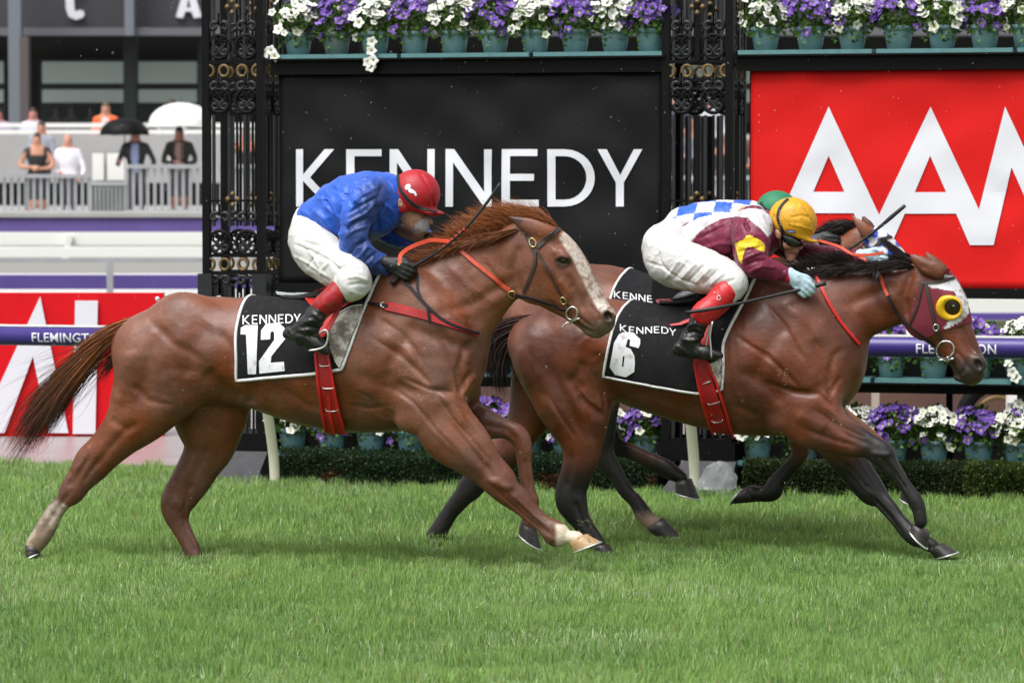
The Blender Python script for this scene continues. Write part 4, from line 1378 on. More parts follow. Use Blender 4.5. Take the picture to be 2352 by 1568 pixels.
def make_hoof(parent, Y0, side, coronet, sole, width, mat, shoe=True, name='hoof'):
    Y = Y0 + side
    a0, b0 = at_y(*coronet[0], Y), at_y(*coronet[1], Y)      # heel side, toe side
    a1, b1 = at_y(*sole[0], Y), at_y(*sole[1], Y)
    n = 20
    mb = MB()
    def ring(a, b, w):
        c = (a + b) / 2; h = (b - a) / 2
        out = []
        for j in range(n):
            t = 2 * math.pi * j / n
            ct, st = math.cos(t), math.sin(t)
            sq = ct if ct > 0 else ct * .92
            out.append(c + h * sq + np.array([0, 1, 0]) * st * w * (1.0 if ct > -.2 else .93))
        return out
    rings = [ring(a0 + (b0 - a0) * .03, b0 - (b0 - a0) * .03, width * .7), ring(a0, b0, width * .78)]
    for t in (.35, .7, .93):
        rings.append(ring(a0 + (a1 - a0) * t, b0 + (b1 - b0) * t, width * (.78 + .22 * t)))
    rings.append(ring(a1, b1, width))
    for k, rg in enumerate(rings):
        mb.V += [tuple(p) for p in rg]
    for k in range(len(rings) - 1):
        for j in range(n):
            j2 = (j + 1) % n
            mb.F.append((k * n + j, k * n + j2, (k + 1) * n + j2, (k + 1) * n + j))
    mb.F.append(tuple(range(n))[::-1]); mb.F.append(tuple((len(rings) - 1) * n + j for j in range(n)))
    o = mb.build(name, mat, parent, smooth=True)
    if shoe:
        down = (a1 + b1) / 2 - (a0 + b0) / 2; down /= np.linalg.norm(down)
        rg = ring(a1, b1, width * .97)
        pts = [rg[j] + down * .005 for j in list(range(11, 20)) + list(range(0, 10))]
        pts = [p for p in pts]
        s = MB().tube(pts, [(.0065, .005)] * len(pts), 6)
        s.build('horseshoe', M['shoe'], o, smooth=True)
    return o

class Horse(Surf):
    def __init__(s, label, Y0, spec, h=.009):
        s.Y0, s.spec = Y0, spec
        allp = []
        for key, pairs, k in spec['tubes']:
            P, r, q = trace(pairs, Y0)
            if key in ('thigh', 'shoulder'): r = np.where(r < .062, r * .90, r)      # outlines were read a little wide on the thin lower legs
            allp.append((P, r, q, k))
        lo = np.min([(P - (r * np.maximum(q, 1))[:, None]).min(0) for P, r, q, k in allp], 0) - .05
        hi = np.max([(P + (r * np.maximum(q, 1))[:, None]).max(0) for P, r, q, k in allp], 0) + .05
        F = Field(lo, hi, h)
        for P, r, q, k in allp:
            F.tube(P, r, q, k, n=4)
        for e in spec.get('ells', []):
            (px, py, side, rx, ry, rz, ang, k) = e[:8]
            c = at_y(px, py, Y0 + side); sc = scale_at(c)
            F.ell(c, (rx / sc, ry, rz / sc), k, R(ang))
        for e in spec.get('holes', []):
            (px, py, side, rx, ry, rz, ang, k) = e
            c = at_y(px, py, Y0 + side); sc = scale_at(c)
            F.ell(c, (rx / sc, ry, rz / sc), k, R(ang), sub=True)
        V, Q = F.mesh(3)
        # muscle relief: grooves and swellings along traced lines on both flanks
        for it in spec.get('relief', []):
            pts, amp, wid = it[:3]
            N = normals_of(V, Q)
            px = px_of(V)
            d, t = poly_dist(px, pts)
            w = 1.45 * amp * np.exp(-(d / wid) ** 2) * np.clip(np.minimum(t, 1 - t) * 6 + .25, 0, 1)
            face = np.clip(-(N @ _cv) * 2.2, 0, 1)
            side = it[3] if len(it) > 3 else None
            if side is not None:
                face = face * ((V[:, 1] - Y0) < side)
            V = V + N * (w * face)[:, None]
        V = smooth_verts(V, Q, 1)
        N = normals_of(V, Q)
        V = V + N * ((noise3(V, 14, 3) - .5) * .006)[:, None]
        s.V, s.Q = V, Q
        o = mesh_obj('horse', V, Q, M['coat'], None, smooth=True)
        tag(o, label, 'horse')
        s.o = o
        set_color(o, spec['color'](s, V, px_of(V)))
        s.bvh = BVHTree.FromPolygons([tuple(v) for v in V.tolist()], Q.tolist())
def seg_mask(px, a, b, r0, r1=None):
    """soft mask of points near a pixel segment"""
    d, t = poly_dist(px, [a, b])
    return d, t

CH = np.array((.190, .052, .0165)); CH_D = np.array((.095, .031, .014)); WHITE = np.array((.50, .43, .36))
BLACK = np.array((.0095, .008, .0078))

def mixc(a, b, t):
    t = np.asarray(t)[:, None]
    return a * (1 - t) + b * t

# ---- the chestnut horse in front
Y12 = 18.6
def col12(h, V, px):
    n = noise3(V, 5, 1); n2 = noise3(V, 26, 2)
    C = mixc(np.tile(CH, (len(V), 1)), CH * np.array([.72, .66, .62]), sstep(.35, .7, n))
    z = V[:, 2]
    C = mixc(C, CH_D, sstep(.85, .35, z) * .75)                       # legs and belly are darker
    face = in_poly(px, [(1287, 520), (1303, 536), (1325, 575), (1350, 615), (1375, 655), (1398, 690), (1425, 720), (1425, 730), (1398, 712), (1378, 712), (1364, 690), (1352, 650), (1345, 622), (1330, 596), (1316, 570), (1302, 548)])
    d, t = poly_dist(px, [(1300, 545), (1322, 580), (1345, 625), (1365, 668), (1385, 703)])
    blaze = np.maximum(sstep(17, 10, d + 5 * (n2 - .5)), face * 1.0) * (px[:, 0] > 1285) * (z > 1.1)
    C = mixc(C, WHITE, blaze * (.95 - .6 * sstep(.55, .66, noise3(V, 75, 8)) - .25 * sstep(.5, .7, n2)))
    mz, _ = poly_dist(px, [(1350, 765), (1400, 745)])
    C = mixc(C, np.array((.13, .085, .06)), sstep(26, 12, mz) * .8)
    # white stocking on the near hind cannon, white pastern on the near fore
    near = V[:, 1] < h.Y0
    d, t = poly_dist(px, [(146, 1150), (122, 1185), (85, 1250)])
    C = mixc(C, np.array((.36, .29, .215)), sstep(.45, .55, t + .06 * (n2 - .5) + .45) * sstep(40, 30, d) * near * sstep(1136, 1150, px[:, 1] + .6 * (px[:, 0] - 140)) * (.45 + .55 * sstep(.42, .62, n2)))
    d, t = poly_dist(px, [(1270, 1228), (1345, 1236)])
    C = mixc(C, np.array((.6, .5, .37)), sstep(30, 22, d) * near * sstep(1270, 1284, px[:, 0] + 8 * (n2 - .5)))
    C = mixc(C, BLACK, sstep(16, 7, np.hypot((px[:, 0] - 1396) , (px[:, 1] - 726) * 1.15)) * .85)
    C = mixc(C, BLACK * 1.5, sstep(20, 10, np.hypot((px[:, 0] - 1293) * .8, (px[:, 1] - 600) * 1.25)) * .8)
    d, t = poly_dist(px, [(1320, 733), (1335, 745), (1358, 757)]); C = mixc(C, BLACK * 2, sstep(5, 2, d) * .8)
    d, t = poly_dist(px, [(880, 770), (960, 850), (1000, 900)])      # mud and wet on the shoulder; grey of reflected sky put into the colour
    C = mixc(C, np.array((.110, .056, .036)), sstep(170, 30, d) * (.15 + .42 * sstep(.4, .65, n)))
    d, t = poly_dist(px, [(1168, 497), (1190, 505)]); C = mixc(C, BLACK * 2, sstep(16, 6, d) * .7)
    return C

T12 = [
    ('trunk', [(345, 728, 318, 880, 0, 0.870), (400, 698, 385, 925, 0, 0.974), (455, 682, 470, 925, 0, 0.957), (525, 684, 545, 930, 0, 0.887), (600, 686, 615, 942, 0, 0.870), (700, 688, 710, 975, 0, 0.853),
               (790, 676, 795, 992, 0, 0.809), (870, 648, 880, 992, 0, 0.731), (940, 652, 955, 978, 0, 0.679), (985, 700, 1000, 950, 0, 0.713), (1010, 740, 1025, 915, 0, 0.827)], .06),
    ('thigh', [(325, 750, 520, 790, -.10, .6), (283, 800, 505, 870, -.12, .52), (263, 858, 445, 925, -.13, .52), (252, 910, 410, 950, -.13, .55), (244, 955, 376, 968, -.13, .62), (219, 1005, 316, 1011, -.13, .62),
               (187.5, 1042, 275, 1046, -.13, .6), (166, 1063, 250, 1074, -.13, .55), (153, 1092, 216, 1108, -.13, .55), (134, 1127, 193, 1133, -.13, .6), (128, 1146, 172, 1148, -.13, .66), (106, 1177, 150, 1167, -.13, .62), (88, 1208, 136, 1196, -.13, .66), (69, 1230, 120, 1232, -.13, .72), (57, 1249, 103, 1255, -.13, .72)], .04),
    ('thigh', [(380, 780, 560, 780, .09, .6), (390, 880, 590, 870, .11, .5), (385, 930, 578, 915, .12, .55), (398, 970, 566, 945, .12, .6), (422, 1027, 544, 1002, .12, .6), (415.6, 1064, 515.6, 1045.5, .12, .6),
               (390.6, 1108, 481, 1105, .12, .55), (369, 1147, 447, 1152, .12, .52), (373, 1174, 436, 1180, .12, .58), (384, 1199, 436, 1199, .12, .66), (403, 1233, 447, 1227, .12, .66), (419, 1264, 462.5, 1258, .12, .72), (430, 1290, 472, 1286, .12, .75)], .04),
    ('shoulder', [(850, 690, 985, 665, -.13, .35), (868, 790, 1070, 740, -.15, .42), (878, 870, 1080, 840, -.17, .42), (905, 925, 1072, 905, -.18, .5), (942, 958, 1082, 958, -.18, .55), (963, 985, 1103, 1000, -.18, .56), (1010.7, 1013, 1129.5, 1039, -.18, .58), (1070, 1066, 1157.6, 1077, -.17, .62),
                  (1107.6, 1105, 1185.7, 1104, -.17, .66), (1132.6, 1129, 1198, 1127, -.17, .68), (1167, 1147, 1223, 1156, -.17, .68), (1198, 1183, 1248, 1178, -.17, .64), (1229.5, 1212, 1276, 1199, -.17, .68), (1250, 1236, 1305, 1214, -.17, .72), (1282, 1242, 1309, 1221, -.17, .85), (1310, 1245, 1340, 1225, -.17, 1.0)], .04),
    ('shoulder', [(900, 800, 1075, 740, .13, .42), (940, 900, 1085, 850, .15, .45), (1020, 960, 1090, 890, .15, .6), (1067, 966, 1072, 909, .15, .62), (1104.5, 1004, 1120, 937, .14, .62), (1151, 1007, 1167, 961, .14, .68), (1170, 1016, 1206, 980, .14, .7), (1182, 1034, 1222, 1012, .14, .72), (1186, 1061, 1223, 1052, .14, .68),
                  (1190, 1092, 1226, 1086, .14, .64), (1198, 1130, 1232.6, 1130, .14, .7), (1205, 1152, 1240, 1150, .14, .8), (1202, 1170, 1236, 1180, .14, .8), (1196, 1196, 1230, 1210, .14, .9)], .035),
    ('neck', [(893, 648, 1050, 900, 0, .62), (955, 610, 1092, 815, 0, .5), (1020, 578, 1123, 758, 0, .45), (1080, 553, 1156, 712, 0, .44), (1140, 531, 1192, 675, 0, .48), (1200, 517, 1215, 655, 0, .55)], .05),
    ('head', [(1212, 505, 1205, 640, 0, .56), (1262, 514, 1206, 672, 0, .54), (1292, 536, 1226, 692, 0, .52), (1322, 574, 1254, 711, 0, .5), (1348, 618, 1284, 724, 0, .5), (1373, 660, 1312, 740, 0, .54), (1392, 690, 1336, 755, 0, .7), (1402, 707, 1356, 762, 0, .82)], .025),
    ('ear', [(1268, 520, 1246, 552, -.070, .5), (1232, 506, 1214, 538, -.080, .5), (1200, 500, 1191, 522, -.082, .5), (1168, 495, 1168, 500, -.08, .8)], .014),
    ('ear', [(1270, 512, 1238, 545, .07, .55), (1232, 500, 1210, 533, .08, .6), (1200, 497, 1190, 518, .08, .6), (1170, 492, 1171, 498, .08, .8)], .012),
]
E12 = [  # px, py, side, rx(px), ry(m), rz(px), angle, blend
    (1227, 645, -.055, 46, .035, 52, -20, .03), (1227, 645, .055, 46, .035, 52, -20, .03),
    (1290, 584, -.085, 24, .022, 13, -35, .02), (1290, 584, .085, 24, .022, 13, -35, .02),
    (1394, 722, -.045, 24, .03, 19, -40, .015), (1394, 722, .045, 24, .03, 19, -40, .015),
    (1362, 764, -.0, 24, .035, 11, -15, .012),
    (1050, 870, -.09, 46, .09, 55, 20, .05), (1050, 870, .09, 46, .09, 55, 20, .05),
    (950, 960, -.16, 40, .06, 30, 20, .04),
    (325, 815, -.13, 62, .12, 80, 10, .06), (330, 800, .13, 62, .12, 80, 0, .06), (880, 690, 0, 60, .07, 60, 0, .06),
]
H12_HOLES = [(1396, 727, -.074, 14, .030, 8.5, -58, .0085), (1293, 599, -.112, 12, .022, 8, -20, .006), (1205, 514, -.125, 24, .02, 5, -5, .0085)]
G12 = [  # relief: line, height (m), width (px)
    ([(850, 772), (885, 795), (926, 821), (965, 857), (1000, 895)], -.0055, 6), ([(868, 730), (918, 763), (950, 800), (968, 832)], -.005, 6), ([(880, 770), (930, 800), (960, 835)], .005, 9),
    ([(1094, 782), (1066, 802), (1054, 850), (1060, 892)], -.007, 8), ([(1086, 852), (1070, 872), (1052, 908)], -.006, 6), ([(1080, 805), (1076, 835)], .004, 12), ([(1066, 905), (1078, 880), (1090, 860)], .006, 8),
    ([(925, 868), (985, 893), (1035, 902), (1066, 930)], -.008, 5), ([(905, 895), (950, 925), (1000, 985), (1050, 1035)], -.005, 4), ([(1000, 900), (1040, 960), (1085, 1010), (1130, 1062)], -.005, 3.5),
    ([(1015, 905), (1050, 950), (1100, 1000)], .004, 4), ([(1150, 1110), (1190, 1150), (1235, 1190), (1262, 1212)], .004, 3.5), ([(1140, 1125), (1185, 1168), (1240, 1218)], -.005, 3),
    ([(1120, 1098), (1150, 1118), (1180, 1120)], .005, 6), ([(1255, 1225), (1275, 1240)], .004, 6),
    ([(820, 900), (850, 915), (870, 950), (900, 965)], -.004, 3), ([(800, 930), (850, 940), (900, 930)], -.004, 4), ([(640, 890), (700, 930), (760, 945)], -.004, 8),
    ([(1010, 690), (1050, 720), (1090, 740)], -.005, 6), ([(1030, 610), (1080, 660), (1130, 690)], .004, 9), ([(1110, 600), (1150, 650), (1165, 680)], -.006, 6),
    ([(1262, 690), (1290, 712), (1320, 735)], -.004, 4), ([(1340, 640), (1352, 668), (1372, 700)], -.004, 4), ([(1355, 700), (1372, 720), (1378, 740)], -.005, 4), ([(1278, 604), (1290, 612), (1306, 608)], .005, 4), ([(1276, 596), (1290, 587), (1306, 594)], .006, 4),
    ([(1268, 625), (1290, 660), (1316, 700)], -.003, 3), ([(345, 735), (400, 790), (470, 830)], -.005, 10), ([(300, 880), (340, 920), (400, 930)], -.005, 8), ([(505, 760), (530, 800), (535, 850)], -.007, 9),
    ([(205, 1020), (195, 1055), (175, 1080)], .005, 5), ([(160, 1075), (165, 1095), (155, 1118)], -.004, 4), ([(230, 1050), (205, 1085), (190, 1110)], -.005, 5),
    ([(440, 1110), (430, 1140), (420, 1170)], -.004, 5), ([(395, 1100), (385, 1135), (380, 1160)], .004, 6), ([(430, 1160), (436, 1200), (455, 1260)], .003, 4),
    ([(1360, 752), (1345, 742), (1330, 728)], -.006, 4),
    ([(885, 880), (900, 830), (930, 780), (960, 740)], -.010, 18), ([(1000, 740), (1030, 800), (1060, 880), (1062, 925)], -.010, 12),
    ([(900, 870), (940, 900), (1000, 905), (1050, 890)], -.008, 14), ([(960, 890), (1040, 920), (1060, 990)], .008, 20),
    ([(1030, 960), (1080, 1030), (1130, 1090)], -.007, 8), ([(1060, 940), (1110, 1010), (1160, 1070)], -.005, 6),
    ([(990, 975), (1060, 1040), (1110, 1090)], .006, 12),
    ([(1180, 1150), (1230, 1200), (1270, 1235)], -.006, 6), ([(1130, 1100), (1180, 1120)], .005, 10),
    ([(1000, 640), (1060, 700), (1110, 750)], -.007, 20), ([(1080, 620), (1130, 680), (1150, 700)], .006, 22), ([(1000, 720), (1080, 700), (1180, 640)], -.008, 12), ([(960, 760), (1040, 790), (1090, 800)], -.008, 14),
    ([(1195, 560), (1180, 620), (1190, 680)], -.012, 12), ([(1310, 650), (1330, 690), (1345, 715)], -.006, 9), ([(1285, 640), (1310, 690)], .006, 9), ([(1240, 600), (1280, 640), (1320, 680)], .004, 9),
    ([(1300, 615), (1325, 640), (1345, 680)], .005, 8), ([(1270, 570), (1285, 560), (1300, 560)], -.006, 7),
    ([(480, 740), (440, 800), (430, 870)], -.012, 26), ([(400, 740), (350, 800), (330, 880), (320, 940)], -.008, 18), ([(300, 800), (290, 870), (270, 930)], .008, 20), ([(470, 850), (520, 900), (560, 920)], -.012, 18), ([(380, 850), (420, 920), (350, 960)], .008, 30),
    ([(250, 960), (290, 985), (320, 975)], -.006, 10), ([(300, 975), (250, 1030), (215, 1080)], -.006, 9), ([(200, 1050), (180, 1090), (160, 1120)], -.005, 7), ([(160, 1130), (130, 1170), (95, 1225)], -.006, 6),
    ([(480, 1020), (450, 1080), (430, 1130)], -.006, 10), ([(420, 1180), (430, 1230), (450, 1275)], -.006, 6), ([(395, 1150), (420, 1165)], .006, 12),
    ([(600, 900), (700, 915), (800, 930), (880, 925)], -.006, 26), ([(820, 860), (900, 890), (960, 900)], -.008, 16), ([(860, 930), (910, 960)], -.006, 10), ([(830, 760), (880, 800), (900, 860)], .006, 30),
    ([(1110, 975), (1160, 985), (1190, 1010)], -.005, 7), ([(1205, 1050), (1210, 1090), (1214, 1130)], -.005, 5),
    ([(580, 880), (575, 930)], -.015, 14),
]
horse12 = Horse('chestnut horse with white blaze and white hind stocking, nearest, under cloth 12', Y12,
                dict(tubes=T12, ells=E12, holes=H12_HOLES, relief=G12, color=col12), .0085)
for side, co, so, w, mt in [(-.13, [(97, 1256), (57, 1250)], [(92, 1268), (62, 1284)], .055, 'hoof'), (.12, [(430, 1288), (472, 1285)], [(434, 1306), (488, 1303)], .055, 'hoof'),
                            (-.17, [(1307, 1247), (1346, 1225)], [(1315, 1268), (1379, 1243)], .062, 'hoof_pale'), (.14, [(1194, 1199), (1231, 1212)], [(1190, 1221), (1242, 1260)], .06, 'hoof')]:
    make_hoof(horse12.o, Y12, side, co, so, w, M[mt])

# ---- the bay in blinkers, second from the camera
Y6 = 19.8
BAY = np.array((.155, .037, .0108))
def col_bay(top, zlo, zhi, foot=None):
    def f(h, V, px):
        n = noise3(V, 5, 4); n2 = noise3(V, 26, 5)
        C = mixc(np.tile(top, (len(V), 1)), top * np.array([.6, .52, .5]), sstep(.35, .7, n))
        z = V[:, 2]
        C = mixc(C, BLACK * 1.3, sstep(zhi, zlo, z + .10 * (n - .5)))
        return C
    return f
def col6(h, V, px):
    C = col_bay(BAY, .36, .56)(h, V, px)
    n2 = noise3(V, 26, 2)
    d, t = poly_dist(px, [(1925, 1000), (1990, 1020), (2100, 1130)])
    C = mixc(C, BLACK * 1.5, sstep(60, 30, d) * sstep(1925, 2000, px[:, 0]))
    d, t = poly_dist(px, [(1930, 1030), (2000, 1110), (2120, 1230)])
    C = mixc(C, BLACK * 1.3, sstep(60, 30, d) * sstep(1030, 1090, px[:, 1]) * (px[:, 0] > 1880))
    C = mixc(C, BLACK * .7, sstep(16, 7, np.hypot(px[:, 0] - 2247, (px[:, 1] - 838) * 1.1)) * .85)
    d, t = poly_dist(px, [(2186, 838), (2200, 858), (2208, 872)]); C = mixc(C, BLACK, sstep(5, 2, d) * .8)
    d, t = poly_dist(px, [(2195, 862), (2262, 842)])
    C = mixc(C, np.array((.04, .026, .022)), sstep(55, 10, d))
    return C
T6 = [
    ('trunk', [(1243, 722, 1225, 860, 0, 0.913), (1300, 707, 1290, 905, 0, 1.000), (1375, 686, 1375, 918, 0, 0.957), (1435, 692, 1440, 922, 0, 0.913), (1500, 704, 1500, 946, 0, 0.870), (1600, 700, 1600, 976, 0, 0.853), (1690, 680, 1690, 996, 0, 0.809),
               (1765, 648, 1775, 1000, 0, 0.731), (1825, 655, 1835, 978, 0, 0.696), (1862, 720, 1870, 940, 0, 0.783), (1874, 770, 1882, 905, 0, 0.853)], .06),
    ('thigh', [(1215, 770, 1400, 760, -.09, .6), (1192, 840, 1398, 815, -.12, .52), (1215, 905, 1402, 880, -.13, .52), (1243, 955, 1402, 925, -.13, .52), (1274, 995, 1391, 978, -.13, .58), (1288, 1022, 1383, 1020, -.13, .6), (1292, 1052, 1373, 1060, -.13, .6), (1286, 1092, 1357, 1100, -.13, .55),
               (1277, 1122, 1348, 1127, -.13, .52), (1276, 1145, 1348, 1155, -.13, .55), (1291, 1174, 1351, 1172, -.13, .62), (1307, 1199, 1357, 1186, -.13, .66), (1325, 1221, 1370, 1210, -.13, .68), (1346, 1238, 1384, 1232, -.13, .72), (1362, 1252, 1394, 1248, -.13, .8)], .04),
    ('thigh', [(1190, 800, 1360, 790, .1, .6), (1172, 865, 1330, 870, .12, .52), (1170, 925, 1285, 940, .12, .55), (1160, 968, 1238, 1002, .12, .58), (1123, 1022, 1200, 1055, .12, .6), (1073, 1080, 1135, 1103, .12, .55),
               (1052, 1113, 1104, 1132, .12, .58), (1040, 1130, 1087, 1148, .12, .64), (1014, 1167, 1054, 1184, .12, .64), (989, 1208, 1034, 1217, .12, .7), (975, 1232, 1022, 1236, .12, .75)], .04),
    ('shoulder', [(1705, 690, 1830, 665, -.13, .35), (1720, 790, 1915, 750, -.15, .42), (1735, 880, 1930, 845, -.17, .42), (1768, 945, 1932, 905, -.18, .5), (1806, 992, 1932, 930, -.18, .55), (1867, 1011, 1957.6, 970.6, -.18, .58), (1923, 1027, 1992, 995.6, -.17, .62), (1970, 1036, 2020, 1011, -.17, .66),
                  (1998, 1055, 2051, 1030, -.17, .66), (2020, 1074, 2061, 1052, -.17, .7), (2048, 1099, 2076, 1083, -.17, .68), (2070, 1130, 2098, 1114, -.17, .66), (2084, 1158, 2120, 1141, -.17, .72), (2096, 1180, 2126, 1162, -.17, .8), (2098, 1199, 2132, 1196, -.17, .9)], .04),
    ('shoulder', [(1760, 800, 1920, 750, .13, .42), (1790, 910, 1930, 860, .15, .45), (1838, 975, 1940, 935, .15, .55), (1870, 1012, 1975, 1000, .15, .58), (1898, 1040, 1984, 1042, .15, .6), (1930, 1083, 2004, 1077, .15, .62), (1968, 1127, 2034, 1124, .14, .68), (1998, 1147, 2045, 1140, .12, .7), (2023, 1174, 2064, 1164, .09, .64),
                  (2051, 1208, 2089, 1196, .06, .66), (2076, 1240, 2117, 1220, .03, .72), (2104, 1253, 2136, 1231, .01, .8), (2127, 1262, 2158, 1246, 0, .9)], .035),
    ('neck', [(1775, 650, 1905, 885, 0, .62), (1840, 634, 1938, 832, 0, .5), (1905, 628, 1968, 792, 0, .45), (1985, 619, 2015, 764, 0, .44), (2060, 614, 2058, 744, 0, .48), (2118, 611, 2085, 735, 0, .55)], .05),
    ('head', [(2130, 607, 2092, 690, 0, .6), (2168, 615, 2088, 728, 0, .55), (2190, 641, 2094, 754, 0, .53), (2206, 677, 2110, 772, 0, .51), (2219, 716, 2131, 786, 0, .5), (2231, 752, 2155, 808, 0, .54), (2246, 790, 2180, 834, 0, .66), (2258, 820, 2194, 858, 0, .78), (2258, 836, 2206, 870, 0, .85)], .025),
    ('ear', [(2166, 640, 2148, 602, -.075, .55), (2135, 630, 2122, 596, -.085, .6), (2110, 609, 2104, 586, -.085, .6), (2090, 588, 2093, 584, -.085, .8)], .012),
    ('ear', [(2130, 612, 2168, 612, .07, .5), (2126, 597, 2152, 603, .07, .6), (2126, 588, 2140, 592, .07, .6), (2126, 578, 2128, 578, .07, .8)], .012),
]
E6 = [(2120, 735, -.055, 42, .035, 44, -40, .03), (2120, 735, .055, 42, .035, 44, -40, .03), (2186, 690, -.085, 22, .022, 13, -50, .02), (2186, 690, .085, 22, .022, 13, -50, .02),
      (2246, 834, -.045, 22, .03, 18, -50, .015), (2246, 834, .045, 22, .03, 18, -50, .015), (2210, 868, 0, 22, .035, 11, -10, .012),
      (1900, 865, -.09, 42, .09, 52, 20, .05), (1900, 865, .09, 42, .09, 52, 20, .05), (1800, 965, -.16, 38, .06, 28, 20, .04), (1240, 815, -.13, 60, .12, 75, 10, .06), (1245, 800, .13, 60, .12, 75, 0, .06), (1745, 690, 0, 55, .07, 55, 0, .06)]
H6_HOLES = [(2247, 838, -.074, 13.5, .030, 8.5, -62, .0085), (2118, 612, -.125, 24, .02, 5, -25, .0085)]
G6 = [
    ([(1690, 770), (1725, 795), (1766, 821), (1805, 857), (1835, 890)], -.007, 5), ([(1760, 700), (1800, 745), (1830, 800), (1850, 830)], -.006, 6), ([(1790, 690), (1850, 740), (1880, 790)], .007, 14),
    ([(1938, 800), (1917, 815), (1907, 850), (1908, 890)], -.006, 8), ([(1935, 862), (1920, 882), (1905, 910)], -.005, 6), ([(1765, 880), (1825, 900), (1880, 905), (1915, 935)], -.007, 5), ([(1870, 940), (1925, 975), (1990, 1005)], -.005, 4), ([(1885, 930), (1940, 965), (2000, 995)], .004, 4),
    ([(2040, 1050), (2065, 1085), (2090, 1130)], .003, 3), ([(2028, 1062), (2052, 1095), (2080, 1140)], -.004, 3), ([(2000, 1040), (2030, 1045), (2050, 1040)], .005, 6),
    ([(1940, 1070), (1985, 1120), (2010, 1140)], .004, 4), ([(2005, 1140), (2040, 1180), (2075, 1225)], -.004, 3.5),
    ([(1310, 870), (1345, 915), (1390, 945)], .004, 6), ([(1255, 900), (1290, 960), (1325, 1010)], -.004, 4), ([(1330, 900), (1350, 960), (1360, 1010)], -.005, 6), ([(1365, 860), (1385, 900), (1392, 940)], -.004, 4), ([(1218, 800), (1225, 850), (1250, 920)], -.006, 6),
    ([(2215, 760), (2228, 790), (2240, 815)], -.004, 4), ([(2180, 800), (2205, 815), (2228, 850)], -.004, 4), ([(2225, 820), (2218, 845), (2205, 860)], -.004, 4),
([(2205, 872), (2195, 850), (2183, 830)], -.006, 4),
    ([(1735, 880), (1750, 830), (1780, 780), (1810, 740)], -.010, 18), ([(1850, 740), (1880, 800), (1905, 880), (1915, 920)], -.010, 12), ([(1750, 870), (1790, 900), (1850, 905), (1895, 890)], -.008, 14),
    ([(1890, 960), (1950, 1000), (2000, 1020)], -.006, 7), ([(1850, 985), (1920, 1012), (1970, 1025)], -.005, 6), ([(1830, 950), (1900, 985)], .007, 16),
    ([(2020, 1045), (2050, 1080), (2085, 1125)], -.005, 5), ([(1925, 1050), (1965, 1100), (2000, 1130)], -.005, 9), ([(2010, 1150), (2050, 1195)], -.005, 5),
    ([(1850, 650), (1920, 720), (1950, 760)], -.007, 20), ([(1990, 660), (2020, 710), (2060, 735)], -.006, 18), ([(1940, 700), (2000, 680), (2060, 650)], -.008, 14),
    ([(2095, 620), (2075, 680), (2085, 735)], -.012, 10), ([(2205, 745), (2220, 785), (2232, 810)], -.006, 8), ([(2170, 780), (2195, 800)], -.005, 8),
    ([(1300, 860), (1340, 920), (1390, 960)], -.009, 12), ([(1260, 830), (1300, 920), (1340, 1000)], -.009, 14), ([(1345, 830), (1320, 870), (1340, 900)], -.008, 14), ([(1230, 840), (1260, 920), (1290, 990)], .007, 14), ([(1370, 800), (1395, 870), (1400, 920)], -.010, 18), ([(1345, 770), (1390, 820)], .008, 26),
    ([(1310, 1040), (1310, 1080), (1300, 1120)], -.006, 8), ([(1320, 1150), (1335, 1190), (1352, 1220)], -.006, 6), ([(1197, 790), (1195, 830), (1215, 890)], .006, 10),
    ([(1480, 905), (1580, 935), (1700, 945)], -.006, 22), ([(1700, 850), (1760, 890), (1800, 930)], -.008, 14), ([(1690, 930), (1740, 955)], -.006, 8)]
horse6 = Horse('bay horse in maroon hood with yellow blinker cup, second from camera, under cloth 6', Y6, dict(tubes=T6, ells=E6, holes=H6_HOLES, relief=G6, color=col6), .0085)
for side, co, so, w in [(-.13, [(1360, 1253), (1397, 1248)], [(1364, 1275), (1414, 1270)], .055), (.12, [(1020, 1238), (976, 1233)], [(1026, 1258), (985, 1264)], .055),
                        (-.17, [(2093, 1200), (2136, 1222)], [(2089, 1216), (2130, 1258)], .06), (0, [(2130, 1262), (2165, 1245)], [(2146, 1282), (2199, 1267)], .062)]:
    make_hoof(horse6.o, Y6, side, co, so, w, M['hoof'])

